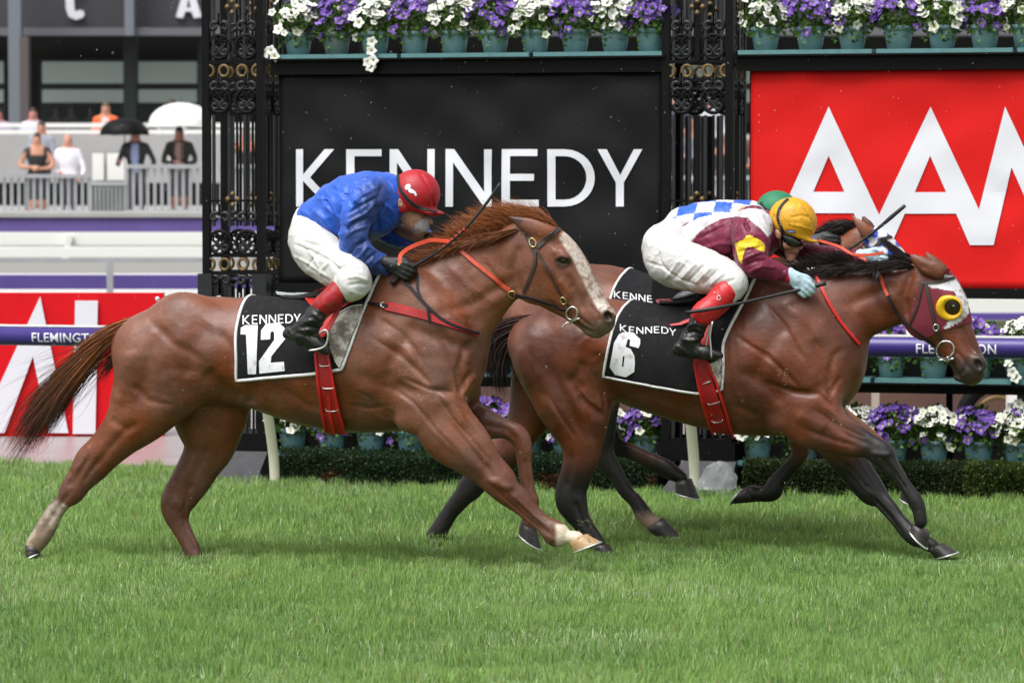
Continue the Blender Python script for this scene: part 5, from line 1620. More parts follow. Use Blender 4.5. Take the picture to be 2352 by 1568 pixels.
# ---- the bay on the far side
Y3 = 20.7
T3 = [
    ('trunk', [(1236, 650, 1210, 790, 0, 0.913), (1300, 612, 1290, 860, 0, 0.957), (1380, 608, 1380, 890, 0, 0.913), (1450, 630, 1460, 900, 0, 0.870), (1560, 642, 1570, 920, 0, 0.853), (1660, 624, 1670, 940, 0, 0.800), (1740, 600, 1750, 945, 0, 0.731), (1790, 640, 1800, 905, 0, 0.713), (1815, 700, 1825, 860, 0, 0.827)], .06),
    ('thigh', [(1330, 760, 1470, 760, -.09, .6), (1345, 850, 1445, 850, -.1, .55), (1350, 920, 1425, 920, -.1, .55), (1350, 990, 1414, 985, -.1, .58), (1356, 1040, 1408, 1022, -.1, .55), (1371, 1073, 1412, 1042, -.1, .56), (1400, 1103, 1431, 1076, -.1, .64), (1422, 1138, 1449, 1112, -.1, .64), (1447, 1164, 1472, 1138, -.1, .66), (1463, 1196, 1494, 1166, -.1, .72), (1484, 1216, 1514, 1188, -.1, .8)], .04),
    ('thigh', [(1350, 780, 1480, 780, .09, .6), (1360, 870, 1440, 880, .1, .52), (1368, 945, 1413, 946, .1, .55), (1372, 985, 1420, 990, .1, .55), (1372, 1020, 1424, 998, .1, .52), (1392, 1040, 1430, 1010, .1, .56), (1437, 1053, 1461, 1022, .1, .64), (1485, 1077, 1510, 1042, .1, .64), (1518, 1095, 1541, 1056, .1, .7), (1534, 1103, 1555, 1066, .1, .75), (1551, 1106, 1578, 1086, .1, .8)], .035),
    ('shoulder', [(1700, 760, 1820, 730, .12, .42), (1745, 850, 1840, 830, .13, .45), (1785, 930, 1855, 920, .13, .55), (1805, 975, 1862, 975, .13, .6), (1811, 1008, 1862, 1006, .13, .66), (1815, 1040, 1858, 1044, .13, .68), (1792, 1074, 1831, 1079, .13, .66), (1764, 1102, 1806, 1112, .13, .7), (1750, 1120, 1796, 1136, .13, .74), (1738, 1118, 1760, 1150, .13, .8), (1720, 1112, 1733, 1152, .13, .9)], .035),
    ('shoulder', [(1700, 760, 1820, 730, -.12, .42), (1760, 880, 1870, 840, -.13, .45), (1850, 950, 1910, 905, -.13, .55), (1935, 985, 1965, 950, -.13, .62), (2000, 1022, 2024, 1000, -.13, .66), (2036, 1062, 2058, 1046, -.13, .66), (2062, 1102, 2082, 1090, -.13, .68), (2072, 1128, 2092, 1120, -.13, .75)], .035),
    ('neck', [(1745, 610, 1850, 830, 0, .62), (1820, 582, 1900, 745, 0, .5), (1890, 556, 1950, 685, 0, .45), (1950, 538, 1990, 648, 0, .48), (1990, 528, 1995, 630, 0, .55)], .05),
    ('head', [(1995, 522, 1960, 600, 0, .58), (2028, 534, 1978, 640, 0, .54), (2052, 560, 2000, 668, 0, .52), (2078, 592, 2035, 690, 0, .5), (2100, 626, 2070, 705, 0, .56), (2115, 655, 2090, 715, 0, .75)], .025),
    ('ear', [(1978, 540, 2006, 532, -.075, .5), (1967, 522, 1988, 514, -.08, .6), (1960, 508, 1972, 506, -.08, .6), (1954, 494, 1957, 494, -.08, .8)], .012),
    ('ear', [(1985, 525, 2010, 522, .07, .5), (1980, 512, 1999, 512, .07, .6), (1979, 502, 1989, 503, .07, .6), (1982, 492, 1985, 493, .07, .8)], .012),
]
def col3(h, V, px):
    C = col_bay(np.array((.20, .060, .022)), .36, .56)(h, V, px)
    d, t = poly_dist(px, [(1380, 960), (1395, 1060)])
    C = mixc(C, BLACK * 1.5, sstep(70, 40, d) * sstep(900, 960, px[:, 1]))
    d, t = poly_dist(px, [(1440, 1120), (1490, 1190), (1520, 1210)])
    C = mixc(C, np.array((.30, .20, .14)), sstep(40, 25, d) * sstep(1165, 1200, px[:, 1]) * (px[:, 0] > 1450))
    return C
horse3 = Horse('bay horse in blue and white checked hood, farthest of the three', Y3, dict(tubes=T3, ells=[(1240, 740, -.12, 60, .1, 70, 10, .06), (1240, 730, .12, 60, .1, 70, 0, .06)], relief=[], color=col3), .011)
for side, co, so, w in [(-.1, [(1486, 1216), (1522, 1188)], [(1508, 1236), (1566, 1231)], .055), (.1, [(1550, 1105), (1588, 1098)], [(1549, 1129), (1607, 1145)], .055),
                        (.13, [(1722, 1112), (1732, 1153)], [(1706, 1122), (1680, 1157)], .055), (-.13, [(2070, 1128), (2096, 1122)], [(2066, 1142), (2100, 1160)], .055)]:
    make_hoof(horse3.o, Y3, side, co, so, w, M['hoof'])

# ---- eyes, manes and tails
def eye(h, px, py, rpx):
    p, n = h.hit(px, py, 0)
    r = rpx / scale_at(p)
    V, F = [], []
    mb = MB()
    prof = [(r * math.sin(t), r * math.cos(t)) for t in np.linspace(.02, math.pi - .02, 9)]
    mb.lathe(prof, (0, 0, 0), 14)
    c = p - n * r * .62
    mb.V = [tuple(np.array(v) + c) for v in mb.V]
    return mb.build('eye', M['eye'], h.o, True)
eye(horse12, 1294, 599, 9.5)
eye(horse6, 2187, 704, 9.5)

def guides(L, Y): return [px_curve(g, Y) for g in L]
red, dk = (.27, .085, .022), (.012, .007, .006)
hair('mane', guides([[(905, 645), (885, 632), (868, 624)], [(960, 618), (935, 604), (905, 600)], [(1010, 590), (1000, 568), (980, 560)], [(1050, 572), (1028, 545), (1000, 540)], [(1090, 556), (1064, 520), (1028, 508)],
                     [(1130, 542), (1100, 500), (1062, 488)], [(1170, 533), (1140, 487), (1092, 470)], [(1200, 526), (1166, 480), (1125, 455)], [(1235, 516), (1202, 484), (1150, 464)], [(1277, 519), (1232, 487), (1160, 470)]], Y12),
     4600, horse12.o, M['hair_chestnut'], width=.0030, jit=.012, tip=.022, side_j=.022, len_j=.5, curl=.006, locks=130, c0=(.12, .033, .011), c1=(.27, .085, .022), cj=.3, seed=3)
hair('mane', guides([[(905, 640, -.03), (895, 640, -.05), (880, 655, -.09)], [(1000, 592, -.04), (985, 590, -.06), (965, 600, -.09)], [(1080, 560, -.05), (1060, 560, -.08), (1030, 570, -.1)], [(1190, 528, -.07), (1165, 535, -.1), (1120, 553, -.12)]], Y12),
     1500, horse12.o, M['hair_chestnut'], width=.003, jit=.012, tip=.012, side_j=.012, c0=(.10, .03, .01), c1=(.17, .052, .016), cj=.3, seed=4)
tail12 = [[(345, 727), (285, 735), (225, 770), (150, 835), (80, 905), (30, 968), (4, 1040)], [(325, 742), (262, 762), (205, 805), (135, 880), (80, 950), (30, 1020), (8, 1070)], [(300, 765), (245, 785), (190, 835), (128, 912), (80, 975), (36, 1040), (14, 1080)]]
hair('tail', guides(tail12, Y12), 1900, horse12.o, M['hair_chestnut'], width=.0030, jit=.010, tip=.036, side_j=.035, c0=(.34, .108, .030), c1=(.022, .011, .008), segs=12, len_j=.3, seed=5, curl=.010, locks=46)
hair('tail', guides([[(345, 727), (285, 735), (215, 772), (165, 812)], [(310, 755), (250, 778), (200, 815), (160, 850)]], Y12), 900, horse12.o, M['hair_chestnut'], width=.0034, jit=.010, tip=.02, side_j=.035, c0=(.24, .075, .022), c1=(.13, .042, .014), segs=7, len_j=.5, seed=25)
hair('tail', guides([[(340, 728), (270, 745), (190, 775), (110, 800), (40, 818)], [(320, 750), (240, 790), (150, 850), (60, 920), (0, 985)], [(290, 785), (230, 840), (150, 930), (70, 1010), (10, 1060)]], Y12), 130, horse12.o, M['hair_chestnut'], width=.0022, jit=.03, tip=.06, side_j=.05, c0=(.12, .04, .016), c1=dk, segs=12, len_j=.5, seed=6, curl=.03)
hair('tail', guides([[(285, 790), (262, 825), (240, 860), (228, 890)], [(275, 800), (255, 830), (238, 850), (222, 865)]], Y12), 160, horse12.o, M['hair_chestnut'], width=.003, jit=.012, tip=.014, side_j=.02, c0=(.12, .04, .016), c1=dk, segs=6, len_j=.6, seed=7)
bk, bk2 = (.009, .006, .0055), (.018, .010, .0085)
hair('mane', guides([[(1790, 650), (1785, 636), (1765, 630)], [(1835, 640), (1828, 618), (1806, 614)], [(1890, 632), (1880, 592), (1860, 584)], [(1950, 625), (1930, 582), (1890, 570)], [(2010, 621), (1992, 586), (1948, 574)], [(2060, 618), (2035, 590), (1996, 590)], [(2110, 616), (2082, 590), (2040, 582)]], Y6),
     3600, horse6.o, M['hair_chestnut'], width=.0034, jit=.012, tip=.022, len_j=.45, curl=.006, locks=110, side_j=.022, c0=bk, c1=bk2, seed=8)
hair('mane', guides([[(1880, 634, -.03), (1868, 626, -.05), (1850, 632, -.06)], [(1960, 622, -.05), (1940, 612, -.08), (1905, 622, -.1)], [(2100, 614, -.06), (2070, 606, -.09), (2030, 616, -.11)]], Y6),
     1800, horse6.o, M['hair_chestnut'], width=.0034, jit=.014, tip=.014, side_j=.012, c0=bk, c1=bk2, seed=9)
hair('forelock', guides([[(2150, 615, -.02), (2105, 594), (2055, 575), (2018, 546)], [(2145, 622, -.04), (2100, 602, -.03), (2050, 580), (2016, 543)]], Y6), 420, horse6.o, M['hair_chestnut'], width=.003, jit=.006, tip=.006, side_j=.01, c0=bk, c1=bk2, len_j=.3, seed=10)
hair('mane', guides([[(2005, 620, -.1), (2006, 635, -.12), (2002, 648, -.12)], [(2018, 620, -.1), (2018, 632, -.12), (2014, 642, -.12)]], Y6), 160, horse6.o, M['hair_chestnut'], width=.003, jit=.006, tip=.006, side_j=.01, c0=bk, c1=bk2, seed=11)
hair('tail', guides([[(1228, 726), (1190, 733), (1150, 747), (1112, 764), (1094, 790), (1092, 830)], [(1222, 745), (1185, 755), (1140, 775), (1112, 800), (1105, 830), (1110, 860)], [(1212, 768), (1186, 782), (1160, 800), (1148, 830), (1146, 870), (1152, 905)]], Y6),
     2300, horse6.o, M['hair_chestnut'], width=.0034, jit=.014, tip=.02, side_j=.03, c0=(.045, .02, .014), c1=bk, segs=9, len_j=.35, seed=12, curl=.01)
hair('tail', guides([[(1190, 760), (1150, 790), (1128, 840), (1125, 890)], [(1190, 775), (1165, 800), (1153, 860), (1158, 935)]], Y6), 110, horse6.o, M['hair_chestnut'], width=.0024, jit=.02, tip=.02, side_j=.03, c0=bk, c1=bk, segs=9, len_j=.5, seed=13, curl=.02)
hair('mane', guides([[(1850, 580), (1850, 562), (1838, 556)], [(1900, 558), (1892, 530), (1868, 546)], [(1940, 545), (1926, 514), (1888, 525)], [(1985, 534), (1955, 510), (1915, 516)]], Y3), 2400, horse3.o, M['hair_chestnut'], width=.0036, jit=.012, tip=.012, side_j=.022, c0=bk, c1=bk2, seed=14)
hair('tail', guides([[(1190, 680), (1165, 690), (1142, 715), (1136, 755)], [(1186, 700), (1168, 712), (1152, 735), (1146, 760)]], Y3), 900, horse3.o, M['hair_chestnut'], width=.0034, jit=.012, tip=.012, side_j=.02, c0=bk, c1=bk2, seed=15)
# ------------------------------------------------------------------ tack
M['cloth_black'] = mat_simple('cloth_black', (.0115, .0115, .013), rough=.85, spec=.2, noise=.25, nscale=25, bump=.25, bscale=300, dirt=(.05, .04, .032), dirt_amt=.25, dscale=14, dcut=.55)
M['cloth_white'] = mat_simple('cloth_white', (.72, .72, .74), rough=.8, dirt=(.28, .2, .14), dirt_amt=.6, dscale=26, dcut=.53)
M['print_white'] = mat_simple('print_white', (.74, .74, .78), rough=.8, dirt=(.3, .22, .17), dirt_amt=.55, dscale=22, dcut=.52)
M['foam'] = mat_simple('foam', (.55, .52, .48), rough=.8, dirt=(.12, .085, .06), dirt_amt=.8, dscale=20, dcut=.42, bump=.3)
M['red_web'] = mat_simple('red_web', (.36, .006, .008), rough=.55, noise=.2, nscale=30, bump=.2, dirt=(.12, .02, .015), dirt_amt=.5, dscale=24)
M['red_edge'] = mat_simple('red_edge', (.55, .012, .01), rough=.5)
M['red_rein'] = mat_simple('red_rein', (.55, .06, .02), rough=.5, noise=.2)
M['pink_leather'] = mat_simple('pink_leather', (.62, .16, .17), rough=.5, noise=.15)
M['leather_dark'] = mat_simple('leather_dark', (.035, .02, .015), rough=.45, noise=.3, nscale=40)
M['leather_black'] = mat_simple('leather_black', (.010, .010, .011), rough=.6, spec=.25, noise=.3, nscale=40)
M['flap_black'] = mat_simple('flap_black', (.006, .006, .006), rough=.8, spec=.06)
M['brass'] = mat_simple('brass', (.6, .48, .22), rough=.3, metal=.9)
M['steel'] = mat_simple('steel', (.72, .72, .72), rough=.25, metal=.9)
M['silver_pad'] = mat_simple('silver_pad', (.55, .57, .6), rough=.4)

def saddlecloth(h, rear, front, bottom, label, lift=.012, nu=46, nv=30):
    """cloth over the back: rear/front edge pixels from bottom to top, bottom edge pixels rear to front"""
    Y0 = h.Y0
    def xz(p):
        q, n = h.hit(p[0], p[1], 0)
        if q is None: q = at_y(p[0], p[1], Y0 - .1)
        return q[0], q[2]
    def resample(pts, m):
        P = np.array([xz(p) for p in pts]); c = catmull(P, 8)
        L = np.r_[0, np.cumsum(np.linalg.norm(np.diff(c, axis=0), axis=1))]; L /= L[-1]
        t = np.linspace(0, 1, m)
        return np.stack([np.interp(t, L, c[:, i]) for i in (0, 1)], 1)
    B = resample(bottom, nu)
    Rr = catmull(np.array([xz(p) for p in rear]), 8); Fr = catmull(np.array([xz(p) for p in front]), 8)
    def xat(C, s):
        z = C[:, 1]; zz = z[0] + (z[-1] - z[0]) * s
        o = np.argsort(z)
        return np.interp(zz, z[o], C[o, 0])
    P = np.zeros((nu, nv, 3)); 
    for j in range(nv):
        s = math.sin(j / (nv - 1) * math.pi / 2)
        xr, xf = xat(Rr, s), xat(Fr, s)
        for i in range(nu):
            u = i / (nu - 1)
            xlin = B[0, 0] + (B[-1, 0] - B[0, 0]) * u
            x = xr + (xf - xr) * u + (B[i, 0] - xlin) * (1 - s)
            top = h.bvh.ray_cast(Vector((x, Y0, 3)), Vector((0, 0, -1)))[0]
            zt = top.z if top else 1.5
            z = B[i, 1] + (zt - B[i, 1]) * s
            if j == nv - 1:
                P[i, j] = (x, Y0, zt); continue
            q = h.bvh.ray_cast(Vector((x, Y0 - 2, z)), Vector((0, 1, 0)))[0]
            P[i, j] = (x, q.y if q and q.y < Y0 else Y0 - .02, z)
    for _ in range(8):                                # cloth bridges the hollows of the body
        Pm = P.copy()
        Pm[1:-1, 1:-1, 1] = np.minimum(P[1:-1, 1:-1, 1], .25 * (P[:-2, 1:-1, 1] + P[2:, 1:-1, 1] + P[1:-1, :-2, 1] + P[1:-1, 2:, 1]))
        Pm[:, 1:-1, 1] = .5 * Pm[:, 1:-1, 1] + .25 * (Pm[:, :-2, 1] + Pm[:, 2:, 1])
        P = Pm
    G = np.concatenate([P, (P * np.array([1, -1, 1]) + np.array([0, 2 * Y0, 0]))[:, ::-1][:, 1:]], 1)
    du = np.gradient(G, axis=0); dv = np.gradient(G, axis=1)
    N = np.cross(dv, du); N /= np.linalg.norm(N, axis=2, keepdims=True) + 1e-9
    if N[nu // 2, 3, 1] > 0: N = -N
    # gentle ripples
    rp = (noise3(G.reshape(-1, 3) * np.array([1, 1, .45]), 11, 9) - .5).reshape(G.shape[:2])
    G = G + N * (lift + .017 * rp)[..., None]
    m = G.shape[1]
    idx = np.arange(nu * m).reshape(nu, m)
    F = np.stack([idx[:-1, :-1], idx[1:, :-1], idx[1:, 1:], idx[:-1, 1:]], -1).reshape(-1, 4)
    o = mesh_obj('saddlecloth', G.reshape(-1, 3), F, M['cloth_black'], None, smooth=True)
    md = o.modifiers.new('thickness', 'SOLIDIFY'); md.thickness = .006; md.offset = -1 if True else 1
    tag(o, label, 'saddlecloth')
    sf = Surf(G.reshape(-1, 3), F)
    # white binding along rear, bottom and front edges
    e = [G[0, j] for j in range(m - 1, -1, -1)]
    near = list(range(nv - 1, -1, -1))
    line = [G[0, j] for j in range(nv + 4, -1, -1)] + [G[i, 0] for i in range(1, nu)] + [G[-1, j] for j in range(1, nv + 4)]
    nn = [N[0, j] for j in range(nv + 4, -1, -1)] + [N[i, 0] for i in range(1, nu)] + [N[-1, j] for j in range(1, nv + 4)]
    line = np.array(line); nn = np.array(nn)
    T = np.gradient(line, axis=0); T /= np.linalg.norm(T, axis=1, keepdims=True)
    MB().tube([tuple(p) for p in line], [(.0085, .006)] * len(line), 6, up=None).build('binding', M['cloth_white'], o, smooth=True)
    return o, sf

def free_strap(name, pts, Y, width, mat, parent, thick=.003, n=6):
    C = px_curve(pts, Y)
    C = catmull(C, n)
    N = np.tile(np.array([.25, -.96, .1]), (len(C), 1))
    return ribbon(name, C, N, width, thick, mat, parent)

# --- cloth 12
cloth12, sc12 = saddlecloth(horse12, [(545, 873), (544, 825), (543, 765), (551, 725), (575, 684)], [(786, 848), (812, 776), (843, 700), (872, 640), (882, 628)], [(545, 873), (630, 866), (727, 858), (786, 848)],
                            'black saddlecloth numbered 12 with white binding on the chestnut horse')
def digits(sf, parent, ring_list, name):
    for rg in ring_list:
        decal(sf, name, rg, M['print_white'], parent, lift=.0035, step=7)
z5 = lambda x, y: (514.5 + x / 3.711, 588 + y / 3.711)
digits(sc12, cloth12, [[[z5(*p) for p in [(145, 612), (185, 590), (290, 590), (275, 1005), (205, 1005), (190, 670), (142, 668)]]]], 'numeral')
digits(sc12, cloth12, [[[z5(*p) for p in [(315, 715), (318, 635), (360, 580), (470, 570), (525, 622), (525, 705), (405, 855), (400, 908), (512, 900), (520, 978), (305, 1000), (300, 895), (430, 715), (430, 655), (412, 640), (398, 655), (395, 710)]]]], 'numeral')
W, _ = word_polys('KENNEDY', lambda x, y: (557.6 + x * 21.2, 745.5 - .55 * x - y * 20.5))
for ch, rings in W:
    decal(sc12, 'lettering', rings, M['print_white'], cloth12, lift=.0035, step=6)
# --- cloth 6
cloth6, sc6 = saddlecloth(horse6, [(1385, 864), (1394, 815), (1409, 755), (1420, 728), (1450, 694)], [(1660, 890), (1663, 835), (1664, 787), (1700, 728), (1738, 664)], [(1385, 864), (1494, 884), (1613, 903), (1660, 893)],
                          'black saddlecloth numbered 6 with white binding on the bay in blinkers')
z6 = lambda x, y: (1359.7 + x / 3.711, 588 + y / 3.711)
digits(sc6, cloth6, [[[z6(*p) for p in [(232, 665), (262, 652), (345, 650), (412, 708), (412, 745), (398, 785), (322, 765), (326, 712), (306, 708), (287, 775), (330, 790), (362, 850), (368, 910), (362, 985), (290, 1030), (200, 1010), (152, 945), (188, 740)]],
                      [z6(*p) for p in [(266, 850), (280, 852), (270, 942), (256, 940)]]]], 'numeral')
W, _ = word_polys('KENNEDY', lambda x, y: (1424 + x * 20.5, 760 + 2.0 * x - y * 15.5 + 3.5 * math.sin(x * 1.0)))
for ch, rings in W:
    decal(sc6, 'lettering', rings, M['print_white'], cloth6, lift=.0035, step=6)
# --- cloth of the far horse
cloth3, sc3 = saddlecloth(horse3, [(1394, 800), (1396, 740), (1403, 685), (1418, 650), (1444, 622)], [(1675, 800), (1682, 720), (1700, 640), (1712, 612)], [(1394, 800), (1500, 812), (1600, 815), (1675, 800)],
                          'black saddlecloth with white binding half hidden behind cloth 6')
W, _ = word_polys('KENNEDY', lambda x, y: (1410 + x * 20, 684 + 2.6 * x - y * 15.5))
for ch, rings in W:
    decal(sc3, 'lettering', rings, M['print_white'], cloth3, lift=.0035, step=6)

# ------------------------------------------------------------------ saddles
def saddle(label, h, sf, Y0):
    t = thing('saddle', label, 'saddle', tuple(h.hit(*sf_ref[h], 0)[0] * np.array([1, 0, 1]) + np.array([0, Y0, 0])))
    return t
sf_ref = {horse12: (770, 700), horse6: (1640, 700), horse3: (1620, 650)}
def pad(name, pairs, Y0, mat, parent, h=.012, k=.02):
    P, r, q = trace(pairs, Y0)
    w = (r * np.maximum(q, 1)).max() + .05
    F = Field(P.min(0) - w, P.max(0) + w, h); F.tube(P, r, q, k)
    V, Q = F.mesh(2)
    return mesh_obj(name, V, Q, mat, parent, smooth=True)
sad12 = saddle('small red race saddle with stirrup on cloth 12', horse12, sc12, Y12)
pad('seat', [(650, 676, 652, 686, 0, 6), (690, 676, 690, 692, 0, 7), (760, 660, 762, 690, 0, 4), (815, 645, 822, 672, 0, 3)], Y12, M['leather_black'], sad12)
decal(sc12, 'flap', [[(700, 688), (722, 668), (770, 648), (820, 645), (838, 655), (834, 676), (812, 696), (785, 712), (768, 724), (757, 752), (748, 775), (728, 778), (732, 740), (720, 712)]], M['red_edge'], sad12, lift=.016, thick=.005)
decal(sc12, 'pad_edge', [[(633, 669), (660, 672), (726, 675), (726, 681), (665, 680), (636, 676)]], M['silver_pad'], sad12, lift=.02, thick=.008)
decal(sc12, 'foam_flap', [[(843, 702.5), (811, 706.6), (781, 723), (762, 744), (756, 766), (760, 801), (771, 830.5), (784, 849.4), (792, 830.5), (811, 776.6), (832.5, 728)]], M['foam'], sad12, lift=.012, thick=.006)
wire(sc12, 'flap_edge', [(843, 702.5), (811, 706.6), (781, 723), (765, 740)], .004, M['cloth_white'], sad12, lift=.015)
g12 = horse12.strap('girth', [(742, 790), (744, 840), (752, 890), (761, 940), (771, 984)], [.068, .080, .098, .108, .116], M['red_web'], sad12, lift=.022, thick=.006)
horse12.strap('girth_roll', [(729, 812), (732, 850), (738, 900), (745, 950), (752, 982)], .014, M['red_edge'], g12, lift=.027, thick=.008)
horse12.strap('girth_roll', [(757, 812), (764, 850), (774, 900), (783, 945), (795, 984)], .014, M['red_edge'], g12, lift=.027, thick=.008)
for L in [[(740, 836), (741, 840), (758, 839), (763, 836)], [(747, 884), (748, 887), (769, 887), (772, 884)], [(754, 931), (758, 936), (775, 936), (780, 931)]]:
    wire(horse12, 'keeper', L, .0035, M['steel'], g12, lift=.033)
horse12.strap('girth_tab', [(758, 905), (760, 915), (764, 950), (769, 984)], .022, M['red_edge'], g12, lift=.03, thick=.004)
def free_tube(name, pts, Y, r, mat, parent, n=7, closed=False, sm=4):
    C = catmull(px_curve(pts, Y), sm)
    return MB().tube(C, r if not hasattr(r, '__len__') else list(np.interp(np.linspace(0, 1, len(C)), np.linspace(0, 1, len(r)), r)), n, closed=closed).build(name, mat, parent, smooth=True)
free_tube('stirrup', [(733, 765), (743, 759), (751, 760), (753, 776), (747, 794), (730, 802), (709, 805)], Y12 - .42, .006, M['steel'], sad12)
free_strap('stirrup_leather', [(782, 700, .02), (768, 728, -.0), (752, 758, -.03)], Y12 - .38, .026, M['red_web'], sad12)

sad6 = saddle('small red race saddle with pink tongue on cloth 6', horse6, sc6, Y6)
pad('seat', [(1520, 688, 1524, 702, 0, 6), (1570, 682, 1572, 704, 0, 7), (1630, 664, 1632, 700, 0, 4), (1680, 650, 1686, 682, 0, 3)], Y6, M['leather_black'], sad6)
decal(sc6, 'tongue', [[(1506, 688), (1520, 687), (1560, 696), (1590, 700), (1590, 706), (1555, 705), (1520, 700), (1508, 694)]], M['pink_leather'], sad6, lift=.03, thick=.006)
decal(sc6, 'strap_end', [[(1541, 749), (1560, 746), (1590, 734), (1592, 741), (1565, 750), (1544, 752)]], M['red_edge'], sad6, lift=.02, thick=.004)
decal(sc6, 'flap', [[(1610, 702), (1640, 670), (1675, 660), (1690, 668), (1684, 700), (1660, 726), (1640, 737), (1632, 800), (1612, 800), (1610, 760)]], M['red_edge'], sad6, lift=.016, thick=.005)
decal(sc6, 'foam_flap', [[(1630.5, 836), (1661.5, 822.4), (1664, 830.5), (1663, 890), (1656, 887), (1640, 868), (1632, 852)]], M['foam'], sad6, lift=.016, thick=.006)
g6 = horse6.strap('girth', [(1610, 810), (1614, 840), (1627, 890), (1645, 945), (1664, 994)], [.068, .080, .092, .100, .105], M['red_web'], sad6, lift=.022, thick=.006)
horse6.strap('girth_roll', [(1598, 832), (1608, 880), (1622, 930), (1634, 970), (1642, 986)], .013, M['red_edge'], g6, lift=.027, thick=.008)
horse6.strap('girth_roll', [(1630, 832), (1646, 870), (1662, 912), (1676, 955), (1686, 993)], .013, M['red_edge'], g6, lift=.027, thick=.008)
for L in [[(1620, 879), (1623, 877), (1637, 873)], [(1630, 918), (1633, 921), (1652, 917), (1655, 914)], [(1639, 957), (1644, 960), (1658, 959), (1663, 955)]]:
    wire(horse6, 'keeper', L, .0035, M['steel'], g6, lift=.033)
free_tube('stirrup', [(1637, 738), (1631, 770), (1633, 800), (1634, 822)], Y6 - .45, .005, M['steel'], sad6)
free_tube('stirrup', [(1633, 735), (1626, 770), (1620, 800), (1608, 822), (1634, 824)], Y6 - .38, .005, M['steel'], sad6)
sad3 = saddle('black race saddle pad behind the maroon jockey, on the far horse', horse3, sc3, Y3)
pad('seat', [(1510, 622, 1512, 640, 0, 6), (1560, 618, 1562, 642, 0, 6), (1630, 598, 1634, 632, 0, 4)], Y3, M['leather_black'], sad3)
decal(sc3, 'flap', [[(1500, 640), (1570, 645), (1580, 690), (1560, 720), (1510, 715), (1496, 680)]], M['flap_black'], sad3, lift=.016, thick=.005)

# ------------------------------------------------------------------ bridles, hoods, breast straps (worn: parts of the horses)
def bridle(h, parts, name='bridle'):
    first = None
    for kind, pts, w, mat in parts:
        par = first if first is not None else h.o
        if kind == 'strap': o = h.strap(name if first is None else 'strap', pts, w, M[mat], par, lift=.006 if not hasattr(h, 'hood') else .011)
        elif kind == 'rein': o = h.strap('rein', pts, w, M[mat], par, lift=.012)
        elif kind == 'ring': o = wire(h, 'buckle', ring_px(*pts), w, M[mat], par, lift=.014, closed=True, smooth_n=2)
        elif kind == 'bit': o = wire(h, 'bit_ring', ring_px(*pts), w, M[mat], par, lift=.016, closed=True, smooth_n=2)
        elif kind == 'wire': o = wire(h, 'bit_bar', pts, w, M[mat], par, lift=.016)
        if first is None: first = o
    return first
b12 = bridle(horse12, [
    ('strap', [(1235, 568), (1258, 546), (1284, 526)], .026, 'leather_dark'),
    ('strap', [(1209, 536), (1218, 556), (1228, 575)], .024, 'leather_dark'),
    ('strap', [(1228, 573), (1230, 600), (1221, 630), (1203, 672)], .017, 'leather_dark'),
    ('strap', [(1232, 573), (1251, 606), (1275, 650), (1294, 685), (1312, 708)], .014, 'leather_dark'),
    ('ring', (1225, 558, 7.5, 10.5, 14, -15), .0035, 'brass'), ('ring', (1295, 689, 6, 8, 12, -30), .003, 'brass'),
    ('bit', (1316, 718, 13, 14), .0045, 'steel'), ('wire', [(1289, 755), (1300, 742), (1318, 736), (1334, 727)], .005, 'steel'),
    ('rein', [(1036, 556), (1068, 585), (1106, 616), (1140, 645), (1172, 666)], .022, 'red_rein'),
    ('ring', (1177, 674, 9, 7, 12, 0), .0035, 'brass'),
    ('rein', [(1180, 676), (1200, 679), (1247, 691), (1280, 703), (1304, 712)], .016, 'leather_black'),
])
free_strap('rein', [(1036, 556, -.12), (1017, 553, -.08), (990, 552, -.05), (966, 559, -.1), (940, 570, -.16), (921, 585, -.22), (918, 605, -.24)], Y12, .022, M['red_rein'], b12)
bs12 = horse12.strap('breast_strap', [(888, 704), (925, 712), (983, 727), (1040, 747), (1096, 770)], [.05, .05, .045, .036, .02], M['red_web'], horse12.o, lift=.006, thick=.005)
horse12.strap('strap', [(838, 698), (866, 701), (893, 704)], .018, M['leather_black'], bs12, lift=.014)
wire(horse12, 'buckle', [(885, 697), (878, 699), (879, 707), (886, 709)], .003, M['steel'], bs12, lift=.018)
horse12.strap('strap', [(984, 712), (988, 740)], .016, M['leather_black'], bs12, lift=.014)
horse12.strap('martingale', [(930, 645), (965, 685), (1012, 732), (1071, 760), (1097, 766)], .015, M['leather_black'], horse12.o, lift=.014)
horse12.strap('martingale', [(958, 631), (960, 667), (973, 696)], .012, M['leather_black'], horse12.o, lift=.014)

